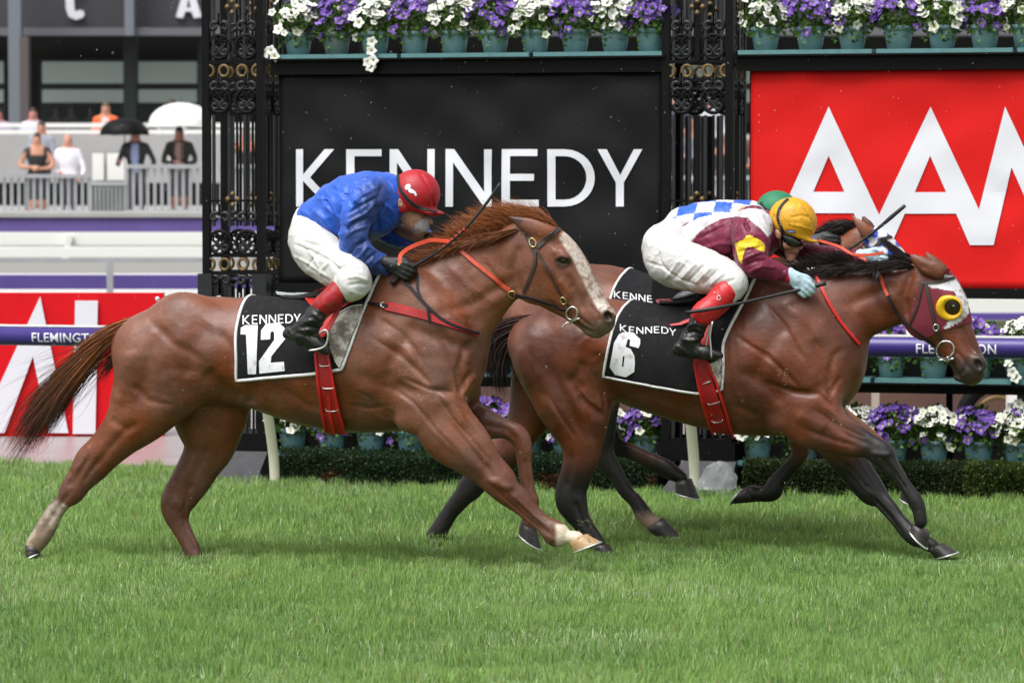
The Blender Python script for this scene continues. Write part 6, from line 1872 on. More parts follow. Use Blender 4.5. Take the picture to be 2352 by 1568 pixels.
def hood(h, poly, colfn, name='hood', lift=.007):
    px = px_of(h.V)
    inn = in_poly(px, poly)
    inn &= (h.V[:, 2] > 1.0)
    keep = inn[h.Q].all(1)
    Q = h.Q[keep]
    used = np.unique(Q); mp = np.full(len(h.V), -1); mp[used] = np.arange(len(used))
    N = normals_of(h.V, h.Q)
    V = h.V[used] + N[used] * lift
    Q2 = mp[Q]
    # straighten the border
    E = edges_of(Q2); key = np.sort(E, 1); u, c = np.unique(key, axis=0, return_counts=True)
    B = u[c == 1]; bv = np.unique(B)
    p2 = px_of(V[bv]); poly2 = np.array(list(poly) + [poly[0]], float)
    best = np.full(len(p2), 1e9); foot = p2.copy()
    for i in range(len(poly2) - 1):
        a, e = poly2[i], poly2[i + 1] - poly2[i]
        t = np.clip(((p2 - a) @ e) / (e @ e + 1e-9), 0, 1); f = a + t[:, None] * e
        d = np.linalg.norm(p2 - f, axis=1); m = d < best; best[m] = d[m]; foot[m] = f[m]
    sc = FPX / ((V[bv] - CAMP) @ _cv)
    dl = (foot - p2) * (best < 7)[:, None]
    V[bv] += (_r[None] * dl[:, :1] - _cu[None] * dl[:, 1:]) / sc[:, None]
    o = mesh_obj(name, V, Q2, M['hoodmat'], h.o, smooth=True)
    set_color(o, colfn(V, px_of(V)))
    return o
M['hoodmat'] = mat_simple('hoodmat', (0, 0, 0), rough=.75, attr='coat', bump=.25, bscale=500, noise=.1, nscale=40)
MAROON = np.array((.15, .009, .025))
def hcol6(V, px):
    C = np.tile(MAROON, (len(V), 1))
    w = in_poly(px, [(2160, 628), (2194, 636), (2226, 690), (2226, 720), (2208, 737), (2167, 756), (2178, 740), (2196, 676), (2190, 669), (2130, 658), (2134, 648)])
    n = noise3(V, 60, 3)
    C[w] = mixc(np.tile(np.array((.7, .69, .72)), (w.sum(), 1)), np.array((.3, .2, .16)), sstep(.5, .62, n[w]) * .7 * sstep(2170, 2200, px[w][:, 0]))
    C[np.hypot(px[:, 0] - 2188, px[:, 1] - 705) < 19] = (.035, .018, .012)      # the eye opening
    return C
hood6 = hood(horse6, [(2124, 640), (2146, 646), (2168, 644), (2171, 622), (2180, 616), (2200, 630), (2250, 735), (2228, 741), (2167, 758), (2146, 767), (2117, 782), (2093, 768), (2086, 745), (2090, 723), (2105, 676), (2114, 645)], hcol6)
horse6.hood = True
pc, nc = horse6.hit(2180, 706, 0)
def blinker(h, c, n, r0, r1, mat, parent, off):
    z = Vector(tuple(n)); mb = MB(); m = 30
    x = (Vector(tuple(_r)) - z * z.dot(Vector(tuple(_r)))).normalized(); y = z.cross(x)
    prof = [(1.0, -.012, 0), (1.02, .006, 0), (.97, .016, .05), (.80, .024, .3), (.55, .026, .6), (.30, .024, .85), (.08, .018, 1), (0, .008, 1), (-.03, -.008, 1)]
    for f, hgt, o in prof:
        rr = r1 + (r0 - r1) * f
        for j in range(m):
            w = 2 * math.pi * j / m
            mb.V.append(tuple(Vector(tuple(c)) + x * (rr * math.cos(w) + off[0] * o) + y * (rr * math.sin(w) + off[1] * o) + z * hgt))
    for k in range(len(prof) - 1):
        for j in range(m):
            j2 = (j + 1) % m; mb.F.append((k * m + j, k * m + j2, (k + 1) * m + j2, (k + 1) * m + j))
    return mb.build('blinker_cup', mat, parent, True)
M['yellow_plastic'] = mat_simple('yellow_plastic', (.82, .46, .015), rough=.35, dirt=(.12, .06, .03), dirt_amt=.7, dscale=55, dcut=.6)
nn6 = nc * .55 + np.array([.35, -.85, .1]) * .45; nn6 /= np.linalg.norm(nn6)
blinker(horse6, pc, nn6, .070, .041, M['yellow_plastic'], hood6, (.018, .004))
mbd = MB().lathe([(.046, -.012), (.043, .004), (.03, .012), (.001, .016)], n=20)
pc = pc + _r * .020 + np.array([0, 0, .004]) + nn6 * .010
z = Vector(tuple(nn6)); x = z.orthogonal().normalized(); y = z.cross(x)
mbd.V = [tuple(Vector(tuple(pc)) + x * v[0] + y * v[1] + z * v[2]) for v in mbd.V]
M['eye_skin'] = mat_simple('eye_skin', (.035, .018, .012), rough=.35)
mbd.build('eye_socket', M['eye_skin'], hood6, True)
mbe = MB().lathe([(.016 * math.sin(t), .016 * math.cos(t)) for t in np.linspace(.05, 3.09, 8)], n=14)
pe = pc + nn6 * .012 + _r * .006 + np.array([0, 0, .006])
mbe.V = [tuple(np.array(v) + pe) for v in mbe.V]
mbe.build('eye', M['eye'], hood6, True)
bridle(horse6, [
    ('strap', [(2116, 650), (2150, 648), (2190, 640)], .018, 'leather_dark'),
    ('strap', [(2126, 650), (2138, 700), (2149, 748), (2163, 781)], .020, 'leather_dark'),
    ('strap', [(2121, 640), (2108, 700), (2092, 742)], .015, 'leather_dark'),
    ('ring', (2150, 751, 6, 7, 12, 0), .0035, 'steel'), ('bit', (2174, 800, 20, 20), .005, 'steel'),
    ('wire', [(2154, 827), (2175, 825), (2194, 822)], .006, 'steel'), ('wire', [(2180, 816), (2183, 828)], .006, 'steel'),
    ('rein', [(2026, 614), (2023, 635), (2031, 660), (2041, 680)], .020, 'red_rein'),
    ('rein', [(2041, 680), (2064, 720), (2108, 762), (2150, 788)], .014, 'leather_black'),
])
ns6 = horse6.strap('neck_strap', [(1871, 626), (1897, 685), (1929, 740), (1971, 790)], .018, M['red_edge'], horse6.o, lift=.008, thick=.005)
decal(horse6, 'strap_end', [[(1853, 614), (1866, 620), (1880, 618), (1877, 626), (1866, 628), (1858, 622)]], M['cloth_white'], ns6, lift=.03, thick=.004)
free_strap('rein', [(1880, 552, -.02), (1926, 566, -.06), (1960, 584, -.1), (2000, 585, -.12), (2030, 580, -.12)], Y6, .016, M['red_rein'], horse6.o)
free_strap('rein', [(1960, 584, -.09), (1985, 595, -.12), (1990, 600, -.12)], Y6, .014, M['red_rein'], horse6.o)
BLUE = np.array((.02, .055, .42))
def hcol3(V, px):
    u = ((px[:, 0] - px[:, 1] * .0) / 21).astype(int); v = ((px[:, 1] + px[:, 0] * .0) / 21).astype(int)
    C = np.tile(np.array((.74, .74, .78)), (len(V), 1)); C[(u + v) % 2 == 0] = BLUE
    return C
hood3 = hood(horse3, [(1983, 556), (1996, 538), (2006, 526), (2016, 515), (2050, 540), (2100, 600), (2090, 660), (2040, 690), (1990, 650), (1978, 600)], hcol3)
horse3.hood = True
bridle(horse3, [('strap', [(1986, 560), (2000, 582), (2010, 600)], .02, 'leather_dark'), ('strap', [(2026, 552), (2010, 568), (2000, 582)], .02, 'leather_dark'), ('strap', [(2024, 552), (2038, 548), (2048, 546)], .02, 'leather_dark')])
# freeze brands on the shoulders
M['brand'] = mat_simple('brand', (.25, .115, .075), rough=.6)
def brand(h, strokes, r=.0016):
    first = None
    for st in strokes:
        o = wire(h, 'brand_mark', st, r, M['brand'], h.o, lift=.0006, smooth_n=4)
brand(horse6, [ring_px(1806, 851, 4, 4) + [(1810, 851)], ring_px(1806, 859, 4.4, 4) + [(1810.4, 859)], [(1785, 852), (1790, 848), (1793, 853), (1786, 862), (1794, 862)], [(1806, 869), (1799, 870), (1799, 875), (1805, 876), (1806, 882), (1800, 884)]])
brand(horse12, [[(912, 856), (917, 851), (921, 855), (914, 863), (922, 862)], ring_px(928, 856, 3.5, 6) + [(931.5, 856)], ring_px(938, 855, 3.5, 6) + [(941.5, 855)], [(944, 850), (950, 850), (946, 862)]])
# ------------------------------------------------------------------ riders
M['silk'] = mat_simple('silk', (0, 0, 0), rough=.42, spec=.35, attr='coat', bump=.25, bscale=38, noise=.16, nscale=14, sheen=.15, crease=.42, cscale=8)
M['breeches'] = mat_simple('breeches', (0, 0, 0), rough=.55, attr='coat', bump=.15, bscale=60, dirt=(.25, .2, .15), dirt_amt=.55, dscale=30, dcut=.57, crease=.30, cscale=10, noise=.06, nscale=9)
M['boot'] = mat_simple('boot', (.010, .010, .011), rough=.34, spec=.5, bump=.4, bscale=45, crease=.35, cscale=13, dirt=(.08, .06, .045), dirt_amt=.5, dscale=18, dcut=.55)
M['boot_red'] = mat_simple('boot_red', (.33, .008, .012), rough=.42, spec=.4, bump=.2, bscale=30, crease=.25, cscale=12, dirt=(.1, .03, .025), dirt_amt=.6, dscale=14, dcut=.52)
M['boot_grey'] = mat_simple('boot_grey', (.05, .052, .056), rough=.45, bump=.4, bscale=45)
M['skin'] = mat_simple('skin', (0, 0, 0), rough=.45, spec=.4, attr='coat', noise=.12, nscale=90, bump=.1, bscale=260)
M['skin'].node_tree.nodes['Principled BSDF'].inputs['Subsurface Weight'].default_value = .12
M['skin'].node_tree.nodes['Principled BSDF'].inputs['Subsurface Radius'].default_value = (.012, .005, .003)
M['cap_red'] = mat_simple('cap_red', (.40, .006, .014), rough=.5, noise=.12, nscale=30, bump=.1, bscale=60, dirt=(.14, .03, .025), dirt_amt=.6, dscale=42, dcut=.56)
M['cap_yellow'] = mat_simple('cap_yellow', (.66, .32, .006), rough=.5, noise=.1, nscale=30, bump=.25, bscale=40, dirt=(.10, .055, .02), dirt_amt=.85, dscale=52, dcut=.56)
M['cap_green'] = mat_simple('cap_green', (.012, .17, .075), rough=.6, noise=.12, nscale=30, bump=.1)
M['glove_black'] = mat_simple('glove_black', (.012, .012, .013), rough=.5, bump=.3, bscale=120)
M['glove_blue'] = mat_simple('glove_blue', (.42, .56, .66), rough=.7, dirt=(.1, .1, .1), dirt_amt=.6, dscale=26, dcut=.56, bump=.2, bscale=90)
M['elastic'] = mat_simple('elastic', (.010, .010, .011), rough=.6)
M['goggle'] = mat_simple('goggle', (.006, .006, .007), rough=.12, spec=.8)
M['mask_clear'] = mat_simple('mask_clear', (.36, .33, .36), rough=.25, dirt=(.17, .11, .09), dirt_amt=.8, dscale=24, dcut=.46)
M['whip_black'] = mat_simple('whip_black', (.014, .014, .015), rough=.5, noise=.3)
M['badge_blue'] = mat_simple('badge_blue', (.05, .08, .35), rough=.5)

def garment(name, tubes, Y0, mat, parent, h=.007, ells=(), cuts=(), col=None, relief=(), wob=.004, wscale=22, smooth=2, kdef=.03, ridge=0.0, rscale=7.0):
    allp = [(trace(p, Y0), k) for p, k in tubes]
    lo, hi = [], []
    for (P, r, q), k in allp:
        w = (r * np.maximum(q, 1))[:, None]
        lo.append((P - w).min(0)); hi.append((P + w).max(0))
    for e in ells:
        c = at_y(e[0], e[1], Y0 + e[2]); m = max(e[3] / scale_at(c), e[4], e[5] / scale_at(c))
        lo.append(c - m); hi.append(c + m)
    F = Field(np.min(lo, 0) - .03, np.max(hi, 0) + .03, h)
    for (P, r, q), k in allp: F.tube(P, r, q, k, n=4)
    for e in ells:
        c = at_y(e[0], e[1], Y0 + e[2]); sc = scale_at(c)
        F.ell(c, (e[3] / sc, e[4], e[5] / sc), e[7], R(e[6]), sub=(len(e) > 8 and e[8]))
    for (px, py, side, nx, nz) in cuts:
        F.cut(at_y(px, py, Y0 + side), (nx, 0, nz))
    V, Q = F.mesh(smooth)
    N = normals_of(V, Q)
    if wob: V = V + N * ((noise3(V, wscale, 11) - .5) * 2 * wob)[:, None]
    if ridge:
        A = V * np.array([1, .8, 1.0]) @ np.array([[.8, 0, .6], [0, 1, 0], [-.6, 0, .8]]).T * np.array([1.5, 1, .55])
        wv = noise3(V, 4, 31) * .25
        rn = 1 - np.abs(2 * noise3(A + wv[:, None], rscale, 17, 2) - 1) * 1.6
        r2 = 1 - np.abs(2 * noise3(A[:, [2, 1, 0]] + wv[:, None], rscale * 1.5, 23, 2) - 1) * 1.6
        V = V + normals_of(V, Q) * (ridge * (np.clip(rn, 0, 1) ** 3 + .55 * np.clip(r2, 0, 1) ** 3 - .35))[:, None]
    for it in relief:
        px = px_of(V); d, t = poly_dist(px, it[0]); N = normals_of(V, Q)
        face = np.clip(-(N @ _cv) * 2, 0, 1)
        V = V + N * (1.6 * it[1] * np.exp(-(d / it[2]) ** 2) * np.clip(np.minimum(t, 1 - t) * 6 + .2, 0, 1) * face)[:, None]
    o = mesh_obj(name, V, Q, mat, parent, smooth=True)
    if col is not None: set_color(o, col(V, px_of(V)))
    s = Surf(V, Q); s.V, s.Q, s.o = V, Q, o
    return s

def const(c):
    c = np.array(c)
    return lambda V, px: np.tile(c, (len(V), 1))

def folds(lines, amp=.006, wid=4):
    return [(l, amp * (1 if i % 2 == 0 else -1), wid) for i, l in enumerate(lines)]

def glove(name, px, py, Y, ang, mat, parent, size=1.0, mirror=1):
    """a closed hand seen from outside: back of the hand outward, four unequal fingers bent inward, thumb along the top; ang = wrist-to-knuckle direction in the picture plane"""
    c = at_y(px, py, Y); a = R(ang)
    e = np.array([math.cos(a), 0, math.sin(a)]); t_ = np.array([-math.sin(a), 0, math.cos(a)]); l = np.array([0, 1.0, 0]) * mirror
    s = size
    F = Field(c - .14 * s, c + .14 * s, .0042)
    def tb(pts, r, k): F.tube(np.array(pts), np.array(r), np.full(len(pts), 1.0), k, n=3)
    w = c - e * .052 * s
    tb([w - e * .03 * s, w, w + e * .02 * s], [.027 * s, .027 * s, .026 * s], .01)
    for i, (ln, rr) in enumerate([(.94, .0112), (1.0, .0118), (.95, .0112), (.80, .0098)]):
        o = (1.5 - i) * .0215 * s
        k0 = c + e * (.022 - .004 * abs(i - 1.2)) * s + t_ * o
        tb([w + t_ * o * .55, k0], [.017 * s, rr * 1.18 * s], .010)                 # back of the hand
        k1 = k0 + (e * .030 + l * .012) * s * ln
        k2 = k1 + (e * .004 + l * .028) * s * ln
        k3 = k2 + (-e * .022 + l * .008) * s * ln
        tb([k0, k1, k2, k3], [rr * 1.12 * s, rr * s, rr * .95 * s, rr * .85 * s], .0015)
    t0 = w + t_ * .026 * s + e * .016 * s
    t1 = t0 + (e * .030 + t_ * .016 + l * .008) * s
    t2 = t1 + (e * .026 - t_ * .002 + l * .014) * s
    tb([t0, t1, t2], [.0155 * s, .0122 * s, .0095 * s], .005)
    V, Q = F.mesh(1)
    o = mesh_obj(name, V, Q, mat, parent, smooth=True)
    sf = Surf(V, Q); sf.o = o
    return sf

def strap_on(sf, name, pts, width, mat, parent, lift=.002, thick=.0025, n=8):
    return sf.strap(name, pts, width, mat, parent, lift=lift, thick=thick, n=n) if hasattr(sf, 'strap') else None

def whip(label, pts, Y, r, sides=None):
    C = px_curve(pts, Y)
    o = MB().tube(catmull(C, 4), list(np.interp(np.linspace(0, 1, (len(C) - 1) * 4 + 1), np.linspace(0, 1, len(r)), r)), 8).build('whip', M['whip_black'], None, True)
    return tag(o, label, 'whip')

SKIN1 = np.array((.44, .22, .155)); SKIN2 = np.array((.56, .28, .185))

# ================= rider of the chestnut
def skin_col(base, muds=0.0, lips=None, brow=None):
    def f(V, px):
        n = noise3(V, 60, 21)
        C = mixc(np.tile(base, (len(V), 1)), base * np.array([.8, .66, .6]), sstep(.4, .7, n) * .5)
        if muds: C = mixc(C, np.array((.18, .11, .08)), sstep(.52, .62, noise3(V, 70, 5)) * muds * .7)
        if lips is not None:
            d, t = poly_dist(px, lips); C = mixc(C, np.array((.26, .07, .06)), sstep(4.5, 2, d))
        if brow is not None:
            d, t = poly_dist(px, brow); C = mixc(C, np.array((.05, .03, .02)), sstep(5, 2, d))
        return C
    return f
Yj = Y12
body12 = garment('person', [
    ([(705, 500, 735, 545, 0, 1.1), (760, 450, 795, 545, 0, 1.1), (842, 412, 862, 520, 0, 1.2), (890, 418, 902, 485, 0, .9), (912, 425, 925, 478, 0, .8)], .03),
    ([(812, 450, 868, 465, -.16, .9), (795, 510, 838, 515, -.22, .9), (798, 560, 830, 545, -.24, .9), (850, 605, 872, 588, -.2, .9), (900, 618, 914, 602, -.17, .9)], .02),
    ([(812, 450, 868, 465, .16, .9), (890, 500, 910, 530, .2, .9), (960, 530, 955, 556, .12, .9), (1010, 545, 1008, 560, .06, .9)], .02),
    ([(690, 520, 750, 560, -.1, 1), (745, 610, 800, 590, -.2, 1), (792, 645, 838, 634, -.3, 1), (745, 690, 780, 700, -.36, 1), (690, 745, 728, 758, -.38, 1), (740, 785, 736, 805, -.38, 1)], .02),
    ([(690, 520, 750, 560, .1, 1), (745, 610, 800, 590, .2, 1), (792, 645, 838, 634, .3, 1), (745, 690, 780, 700, .36, 1), (690, 745, 728, 758, .38, 1), (740, 785, 736, 805, .38, 1)], .02),
    ([(900, 450, 945, 430, 0, .95), (905, 485, 962, 465, 0, .85), (925, 508, 980, 495, 0, .8), (942, 522, 984, 512, 0, .7), (950, 534, 978, 528, 0, .6)], .02),
    ([(984, 500, 990, 508, 0, .8), (987, 510, 994, 516, 0, .9)], .012)],
    Yj, M['skin'], None, h=.0075, ells=[(915, 465, -.078, 9, .016, 13, -20, .008), (950, 450, 0, 46, .075, 44, 0, .02)], col=skin_col(SKIN1, .8), wob=0)
tag(body12.o, 'jockey in blue silks and red cap crouched on the chestnut horse', 'person')
P12 = body12.o
Bl = np.array((.022, .098, .52))
def col_blue(V, px):
    C = np.tile(Bl, (len(V), 1))
    # mud-soaked sleeve and shoulder
    d, t = poly_dist(px, [(868, 440), (850, 480), (815, 540), (830, 590), (870, 605)])
    n = noise3(V, 16, 8)
    return mixc(C, np.array((.022, .040, .13)), sstep(48, 12, d + 34 * (n - .5)) * .85)
silk12 = garment('silks', [
    ([(694, 482, 724, 536, 0, 1.2), (714, 460, 748, 550, 0, 1.15), (745, 436, 788, 560, 0, 1.12), (790, 406, 830, 560, 0, 1.12), (843, 395, 868, 540, 0, 1.2), (884, 399, 903, 512, 0, 1.1), (902, 414, 914, 470, 0, .95)], .03),
    ([(805, 430, 886, 458, -.14, .8), (796, 464, 872, 482, -.2, .8), (784, 500, 852, 510, -.23, .85), (780, 536, 844, 542, -.25, .88), (784, 574, 846, 556, -.25, .9), (810, 606, 862, 572, -.23, .9), (842, 622, 880, 586, -.2, .9), (862, 624, 897, 596, -.18, .95)], .022),
    ([(815, 440, 880, 470, .15, .8), (895, 490, 890, 560, .22, .85), (950, 518, 938, 570, .2, .9), (986, 528, 970, 562, .14, .9), (1004, 538, 998, 556, .1, .95)], .022)],
    Yj, M['silk'], P12, col=col_blue, ridge=.011, wob=.006, wscale=20, h=.0058,
    relief=[([(742, 450), (770, 500), (800, 530)], -.007, 5), ([(720, 480), (755, 520), (790, 545)], .007, 6), ([(700, 505), (740, 535)], -.006, 4), ([(800, 425), (795, 450), (790, 475)], -.006, 4), ([(870, 430), (830, 450), (805, 470)], .006, 4),
            ([(868, 452), (825, 474), (800, 490)], -.007, 4), ([(868, 462), (840, 490), (800, 512)], .006, 4), ([(850, 500), (815, 512), (795, 530)], -.006, 4), ([(842, 520), (812, 530), (792, 545)], .006, 4), ([(842, 552), (815, 566), (800, 590)], -.008, 4),
            ([(846, 562), (830, 585), (812, 604)], .006, 4), ([(870, 575), (845, 595), (830, 615)], -.006, 4), ([(885, 588), (865, 600), (845, 620)], .004, 4), ([(880, 420), (865, 470), (868, 530)], -.008, 6), ([(890, 470), (868, 500), (850, 530)], .006, 5), ([(760, 430), (800, 450), (810, 475)], -.005, 5),
            ([(745, 470), (775, 500), (790, 520)], .007, 5)])
WB = (.58, .57, .555)
br12 = garment('breeches', [
    ([(688, 478, 736, 534, 0, 1.15), (668, 524, 772, 552, 0, 1.25), (668, 560, 770, 560, 0, 1.2)], .03),
    ([(664, 560, 764, 540, -.10, .9), (678, 592, 784, 562, -.16, .85), (712, 618, 808, 590, -.22, .85), (750, 640, 832, 608, -.28, .9), (775, 652, 850, 624, -.32, .95), (768, 648, 852, 650, -.34, .9), (770, 655, 828, 668, -.35, .9), (778, 664, 806, 680, -.36, .9)], .02),
    ([(664, 560, 764, 540, .10, .9), (678, 592, 784, 562, .16, .85), (712, 618, 808, 590, .22, .85), (750, 640, 832, 608, .28, .9), (775, 652, 850, 624, .32, .95), (768, 648, 852, 650, .34, .9), (778, 664, 806, 680, .36, .9)], .02)],
    Yj, M['breeches'], P12, col=const(WB), ridge=.006, rscale=9, wob=.003, wscale=26,
    relief=[([(672, 560), (712, 575), (760, 600), (800, 640)], -.007, 3), ([(690, 545), (740, 560), (790, 600)], .005, 5), ([(668, 585), (700, 600), (760, 640)], .005, 3), ([(700, 560), (720, 590), (735, 620)], .005, 3), ([(730, 580), (715, 600), (705, 615)], -.004, 3), ([(760, 600), (740, 618), (735, 634)], .005, 3), ([(770, 620), (800, 610), (830, 620)], -.006, 4), ([(790, 640), (820, 635), (845, 645)], .005, 3), ([(800, 655), (825, 650), (845, 655)], -.005, 3)])
for sd in (-1, 1):
    bt = garment('boot', [([(766, 660, 812, 676, sd * .36, .9), (735, 690, 775, 702, sd * .38, .9), (712, 708, 752, 722, sd * .39, .9), (694, 730, 740, 746, sd * .39, .9), (678, 748, 728, 766, sd * .39, .85), (672, 758, 716, 782, sd * .39, .75)], .015),
                          ([(662, 752, 662, 778, sd * .39, .9), (688, 754, 682, 788, sd * .39, .85), (718, 764, 710, 799, sd * .39, .9), (740, 780, 732, 808, sd * .39, .95), (754, 800, 748, 814, sd * .39, 1.1)], .015)],
                 Yj, M['boot'], P12, ridge=.006, rscale=12, wob=.002, wscale=30, relief=folds([[(700, 740), (720, 735), (742, 742)], [(690, 752), (712, 750), (730, 756)], [(715, 720), (730, 726), (748, 738)], [(680, 762), (700, 770), (722, 774)], [(730, 712), (728, 728), (742, 736)]], .006, 4))
    tp = garment('boot_top', [([(766, 646, 806, 680, sd * .362, .93), (742, 670, 786, 700, sd * .378, .93), (720, 691, 764, 714, sd * .388, .93)], .01)], Yj, M['boot_red'], bt.o, ridge=.003, rscale=11, wob=.002)
cap12 = garment('cap', [([(975, 474, 979, 492, 0, 4.5), (996, 481, 999, 497, 0, 4.6), (1011, 486, 1013, 494, 0, 4.6), (1016, 489, 1017, 493, 0, 5)], .012)], Yj, M['cap_red'], P12, h=.006,
                ells=[(955, 444, 0, 57, .118, 55, -20, .02)], cuts=[], wob=.0015, relief=[([(962, 390), (985, 430), (1000, 490)], -.003, 3)])
# underside of the cap is open over the face: the shell is cut along the brow
def recut(s, Y0, px, py, nx, nz, keep=None):
    c = at_y(px, py, Y0); n = np.array([nx, 0, nz]); n = n / np.linalg.norm(n)
    d = (s.V - c) @ n
    kill = d > 0
    if keep is not None: kill &= ~keep(px_of(s.V))
    f = ~(kill[s.Q].all(1))
    me = s.o.data
    bm = bmesh.new(); bm.from_mesh(me); bm.faces.ensure_lookup_table()
    bmesh.ops.delete(bm, geom=[bm.faces[i] for i in np.nonzero(~f)[0]], context='FACES')
    bm.to_mesh(me); bm.free()
    md = s.o.modifiers.new('thickness', 'SOLIDIFY'); md.thickness = .006; md.offset = -1
recut(cap12, Yj, 962, 486, -.26, -.96, keep=lambda p: (p[:, 0] > 984))
garment('ear_flap', [], Yj, M['cap_red'], cap12.o, h=.0055, wob=.001, ells=[(921, 458, -.082, 21, .026, 32, 14, .01), (921, 458, .082, 21, .026, 32, 14, .01), (920, 465, -.116, 11, .016, 15, 10, .006, True)])
strap_on(cap12, 'elastic_band', [(914, 402), (920, 436), (950, 470), (980, 482), (1004, 488)], .020, M['elastic'], cap12.o)
decal(cap12, 'emblem', [[(930, 430), (934, 424), (941, 423), (944, 428), (942, 433), (948, 435), (955, 441), (958, 448), (955, 451), (950, 444), (945, 444), (938, 440), (938, 435), (933, 437)]], M['print_white'], cap12.o, lift=.003, step=4)
# ear in its red surround, clear face shield
M['ear_hole'] = mat_simple('ear_skin', (.36, .17, .13), rough=.5)
garment('ear', [], Yj, M['ear_hole'], P12, h=.003, wob=0, ells=[(919, 466, -.098, 8, .012, 12, 12, .006), (920, 466, -.112, 3.5, .008, 6, 12, .004, True)])
decal(body12, 'face_shield', [[(946, 529), (953, 513), (970, 503), (986, 506), (986, 517), (977, 531), (960, 535)]], M['mask_clear'], P12, lift=.010, step=6, thick=.002)
gl12 = glove('glove', 922, 617, Yj - .22, -24, M['glove_black'], P12, 1.12)
glove('glove', 1018, 551, Yj + .06, -10, M['glove_black'], P12, 1.0, mirror=-1)
decal(gl12, 'badge', [[(912, 604), (918, 602), (920, 608), (914, 611)]], M['brass'], gl12.o, lift=.002, step=5)
w12 = whip('black whip with red banding held by the blue jockey', [(899, 652, .10), (927, 626, .10), (1008, 577, .04), (1066, 528, 0), (1118, 466, 0), (1149, 421, 0)], Yj - .30, [.013, .0115, .0075, .0065, .008, .007])
for i in range(7):
    t = i / 6
    a = px_curve([(1010 + 54 * t, 575.5 - 46.5 * t, .04 * (1 - t)), (1014 + 54 * t, 572 - 46.5 * t, .04 * (1 - t))], Yj - .30)
    MB().tube(a, .0082, 8).build('band', M['red_edge'], w12, True)

# ================= rider of the bay in blinkers
Yk = Y6
body6 = garment('person', [
    ([(1565, 525, 1595, 570, 0, 1.1), (1645, 505, 1662, 590, 0, 1.1), (1700, 498, 1712, 585, 0, 1.2), (1755, 498, 1770, 548, 0, .9), (1780, 505, 1800, 555, 0, .8)], .03),
    ([(1700, 520, 1760, 520, -.16, .9), (1705, 575, 1750, 565, -.25, .9), (1722, 615, 1758, 592, -.27, .9), (1775, 632, 1790, 610, -.24, .9), (1815, 640, 1828, 622, -.22, .9)], .02),
    ([(1700, 520, 1760, 520, .16, .9), (1800, 550, 1808, 580, .2, .9), (1900, 572, 1902, 590, .1, .9), (1985, 582, 1987, 596, -.02, .9)], .02),
    ([(1500, 545, 1560, 590, -.1, 1), (1570, 640, 1630, 600, -.2, 1), (1655, 660, 1700, 640, -.3, 1), (1628, 690, 1652, 705, -.36, 1), (1586, 752, 1606, 758, -.39, 1), (1572, 796, 1584, 806, -.39, .8), (1630, 808, 1630, 818, -.39, 1)], .02),
    ([(1500, 545, 1560, 590, .1, 1), (1570, 640, 1630, 600, .2, 1), (1655, 660, 1700, 640, .3, 1), (1628, 690, 1652, 705, .33, 1), (1586, 752, 1606, 758, .34, 1), (1572, 796, 1584, 806, .34, .8), (1630, 808, 1630, 818, .34, 1)], .02),
    ([(1768, 520, 1822, 490, 0, .95), (1778, 548, 1834, 522, 0, .85), (1792, 568, 1834, 548, 0, .8), (1800, 584, 1832, 568, 0, .7), (1806, 597, 1824, 590, 0, .6)], .02),
    ([(1829, 553, 1837, 558, 0, .9), (1832, 564, 1843, 572, 0, 1.0)], .008), ([(1822, 577.5, 1832, 580, 0, 2.0)], .005), ([(1819, 584, 1828, 587, 0, 2.0)], .005)],
    Yk, M['skin'], None, h=.007, ells=[(1787, 537, -.082, 8, .014, 13, 10, .006), (1815, 508, 0, 48, .078, 46, 0, .02), (1814, 594, 0, 10, .022, 8, 0, .01), (1808, 562, -.045, 14, .025, 12, 0, .01)],
    relief=[([(1818, 575), (1827, 581)], -.004, 2.2), ([(1829, 570), (1820, 577), (1812, 588)], -.003, 3), ([(1838, 572), (1832, 574)], -.003, 2)],
    col=skin_col(SKIN2, .25, lips=[(1817, 580), (1831, 584)]), wob=0)
tag(body6.o, 'jockey in maroon and white silks and yellow cap riding the blinkered bay', 'person')
P6 = body6.o
MR = np.array((.155, .010, .040)); YL = np.array((.80, .55, .02)); WS = np.array((.60, .59, .61))
def col_maroon(V, px):
    C = np.tile(MR, (len(V), 1))
    wh = in_poly(px, [(1555, 505), (1573, 508), (1600, 500), (1640, 490), (1690, 486), (1720, 478), (1772, 482), (1776, 530), (1764, 545), (1752, 530), (1735, 515), (1716, 500), (1690, 497), (1655, 503), (1620, 522), (1600, 538), (1588, 556), (1575, 570), (1555, 560)])
    C[wh] = WS
    top = in_poly(px, [(1753, 482), (1772, 480), (1790, 492), (1775, 500)]); C[top] = MR
    cuff = in_poly(px, [(1558, 527), (1582, 512), (1580, 507), (1570, 508), (1561, 520)]); C[cuff] = MR
    yl = in_poly(px, [(1686, 560), (1703, 552), (1711, 547), (1713, 542), (1722, 540), (1744, 550), (1756, 560), (1756, 579), (1744, 575), (1729, 567), (1718, 566), (1709, 578), (1706, 589), (1704, 608), (1697, 598), (1693, 580)]) & (V[:, 1] < Yk - .1)
    C[yl] = YL
    d, t = poly_dist(px, [(1800, 618), (1825, 648)])
    C = mixc(C, np.array((.5, .02, .035)), (in_poly(px, [(1801, 648), (1808, 634), (1818, 622), (1832, 618), (1840, 640), (1812, 660)]) & (V[:, 1] < Yk - .1)) * 1.0)
    n = noise3(V, 20, 4)
    C = mixc(C, C * .55, sstep(.52, .68, n) * .6)
    return C
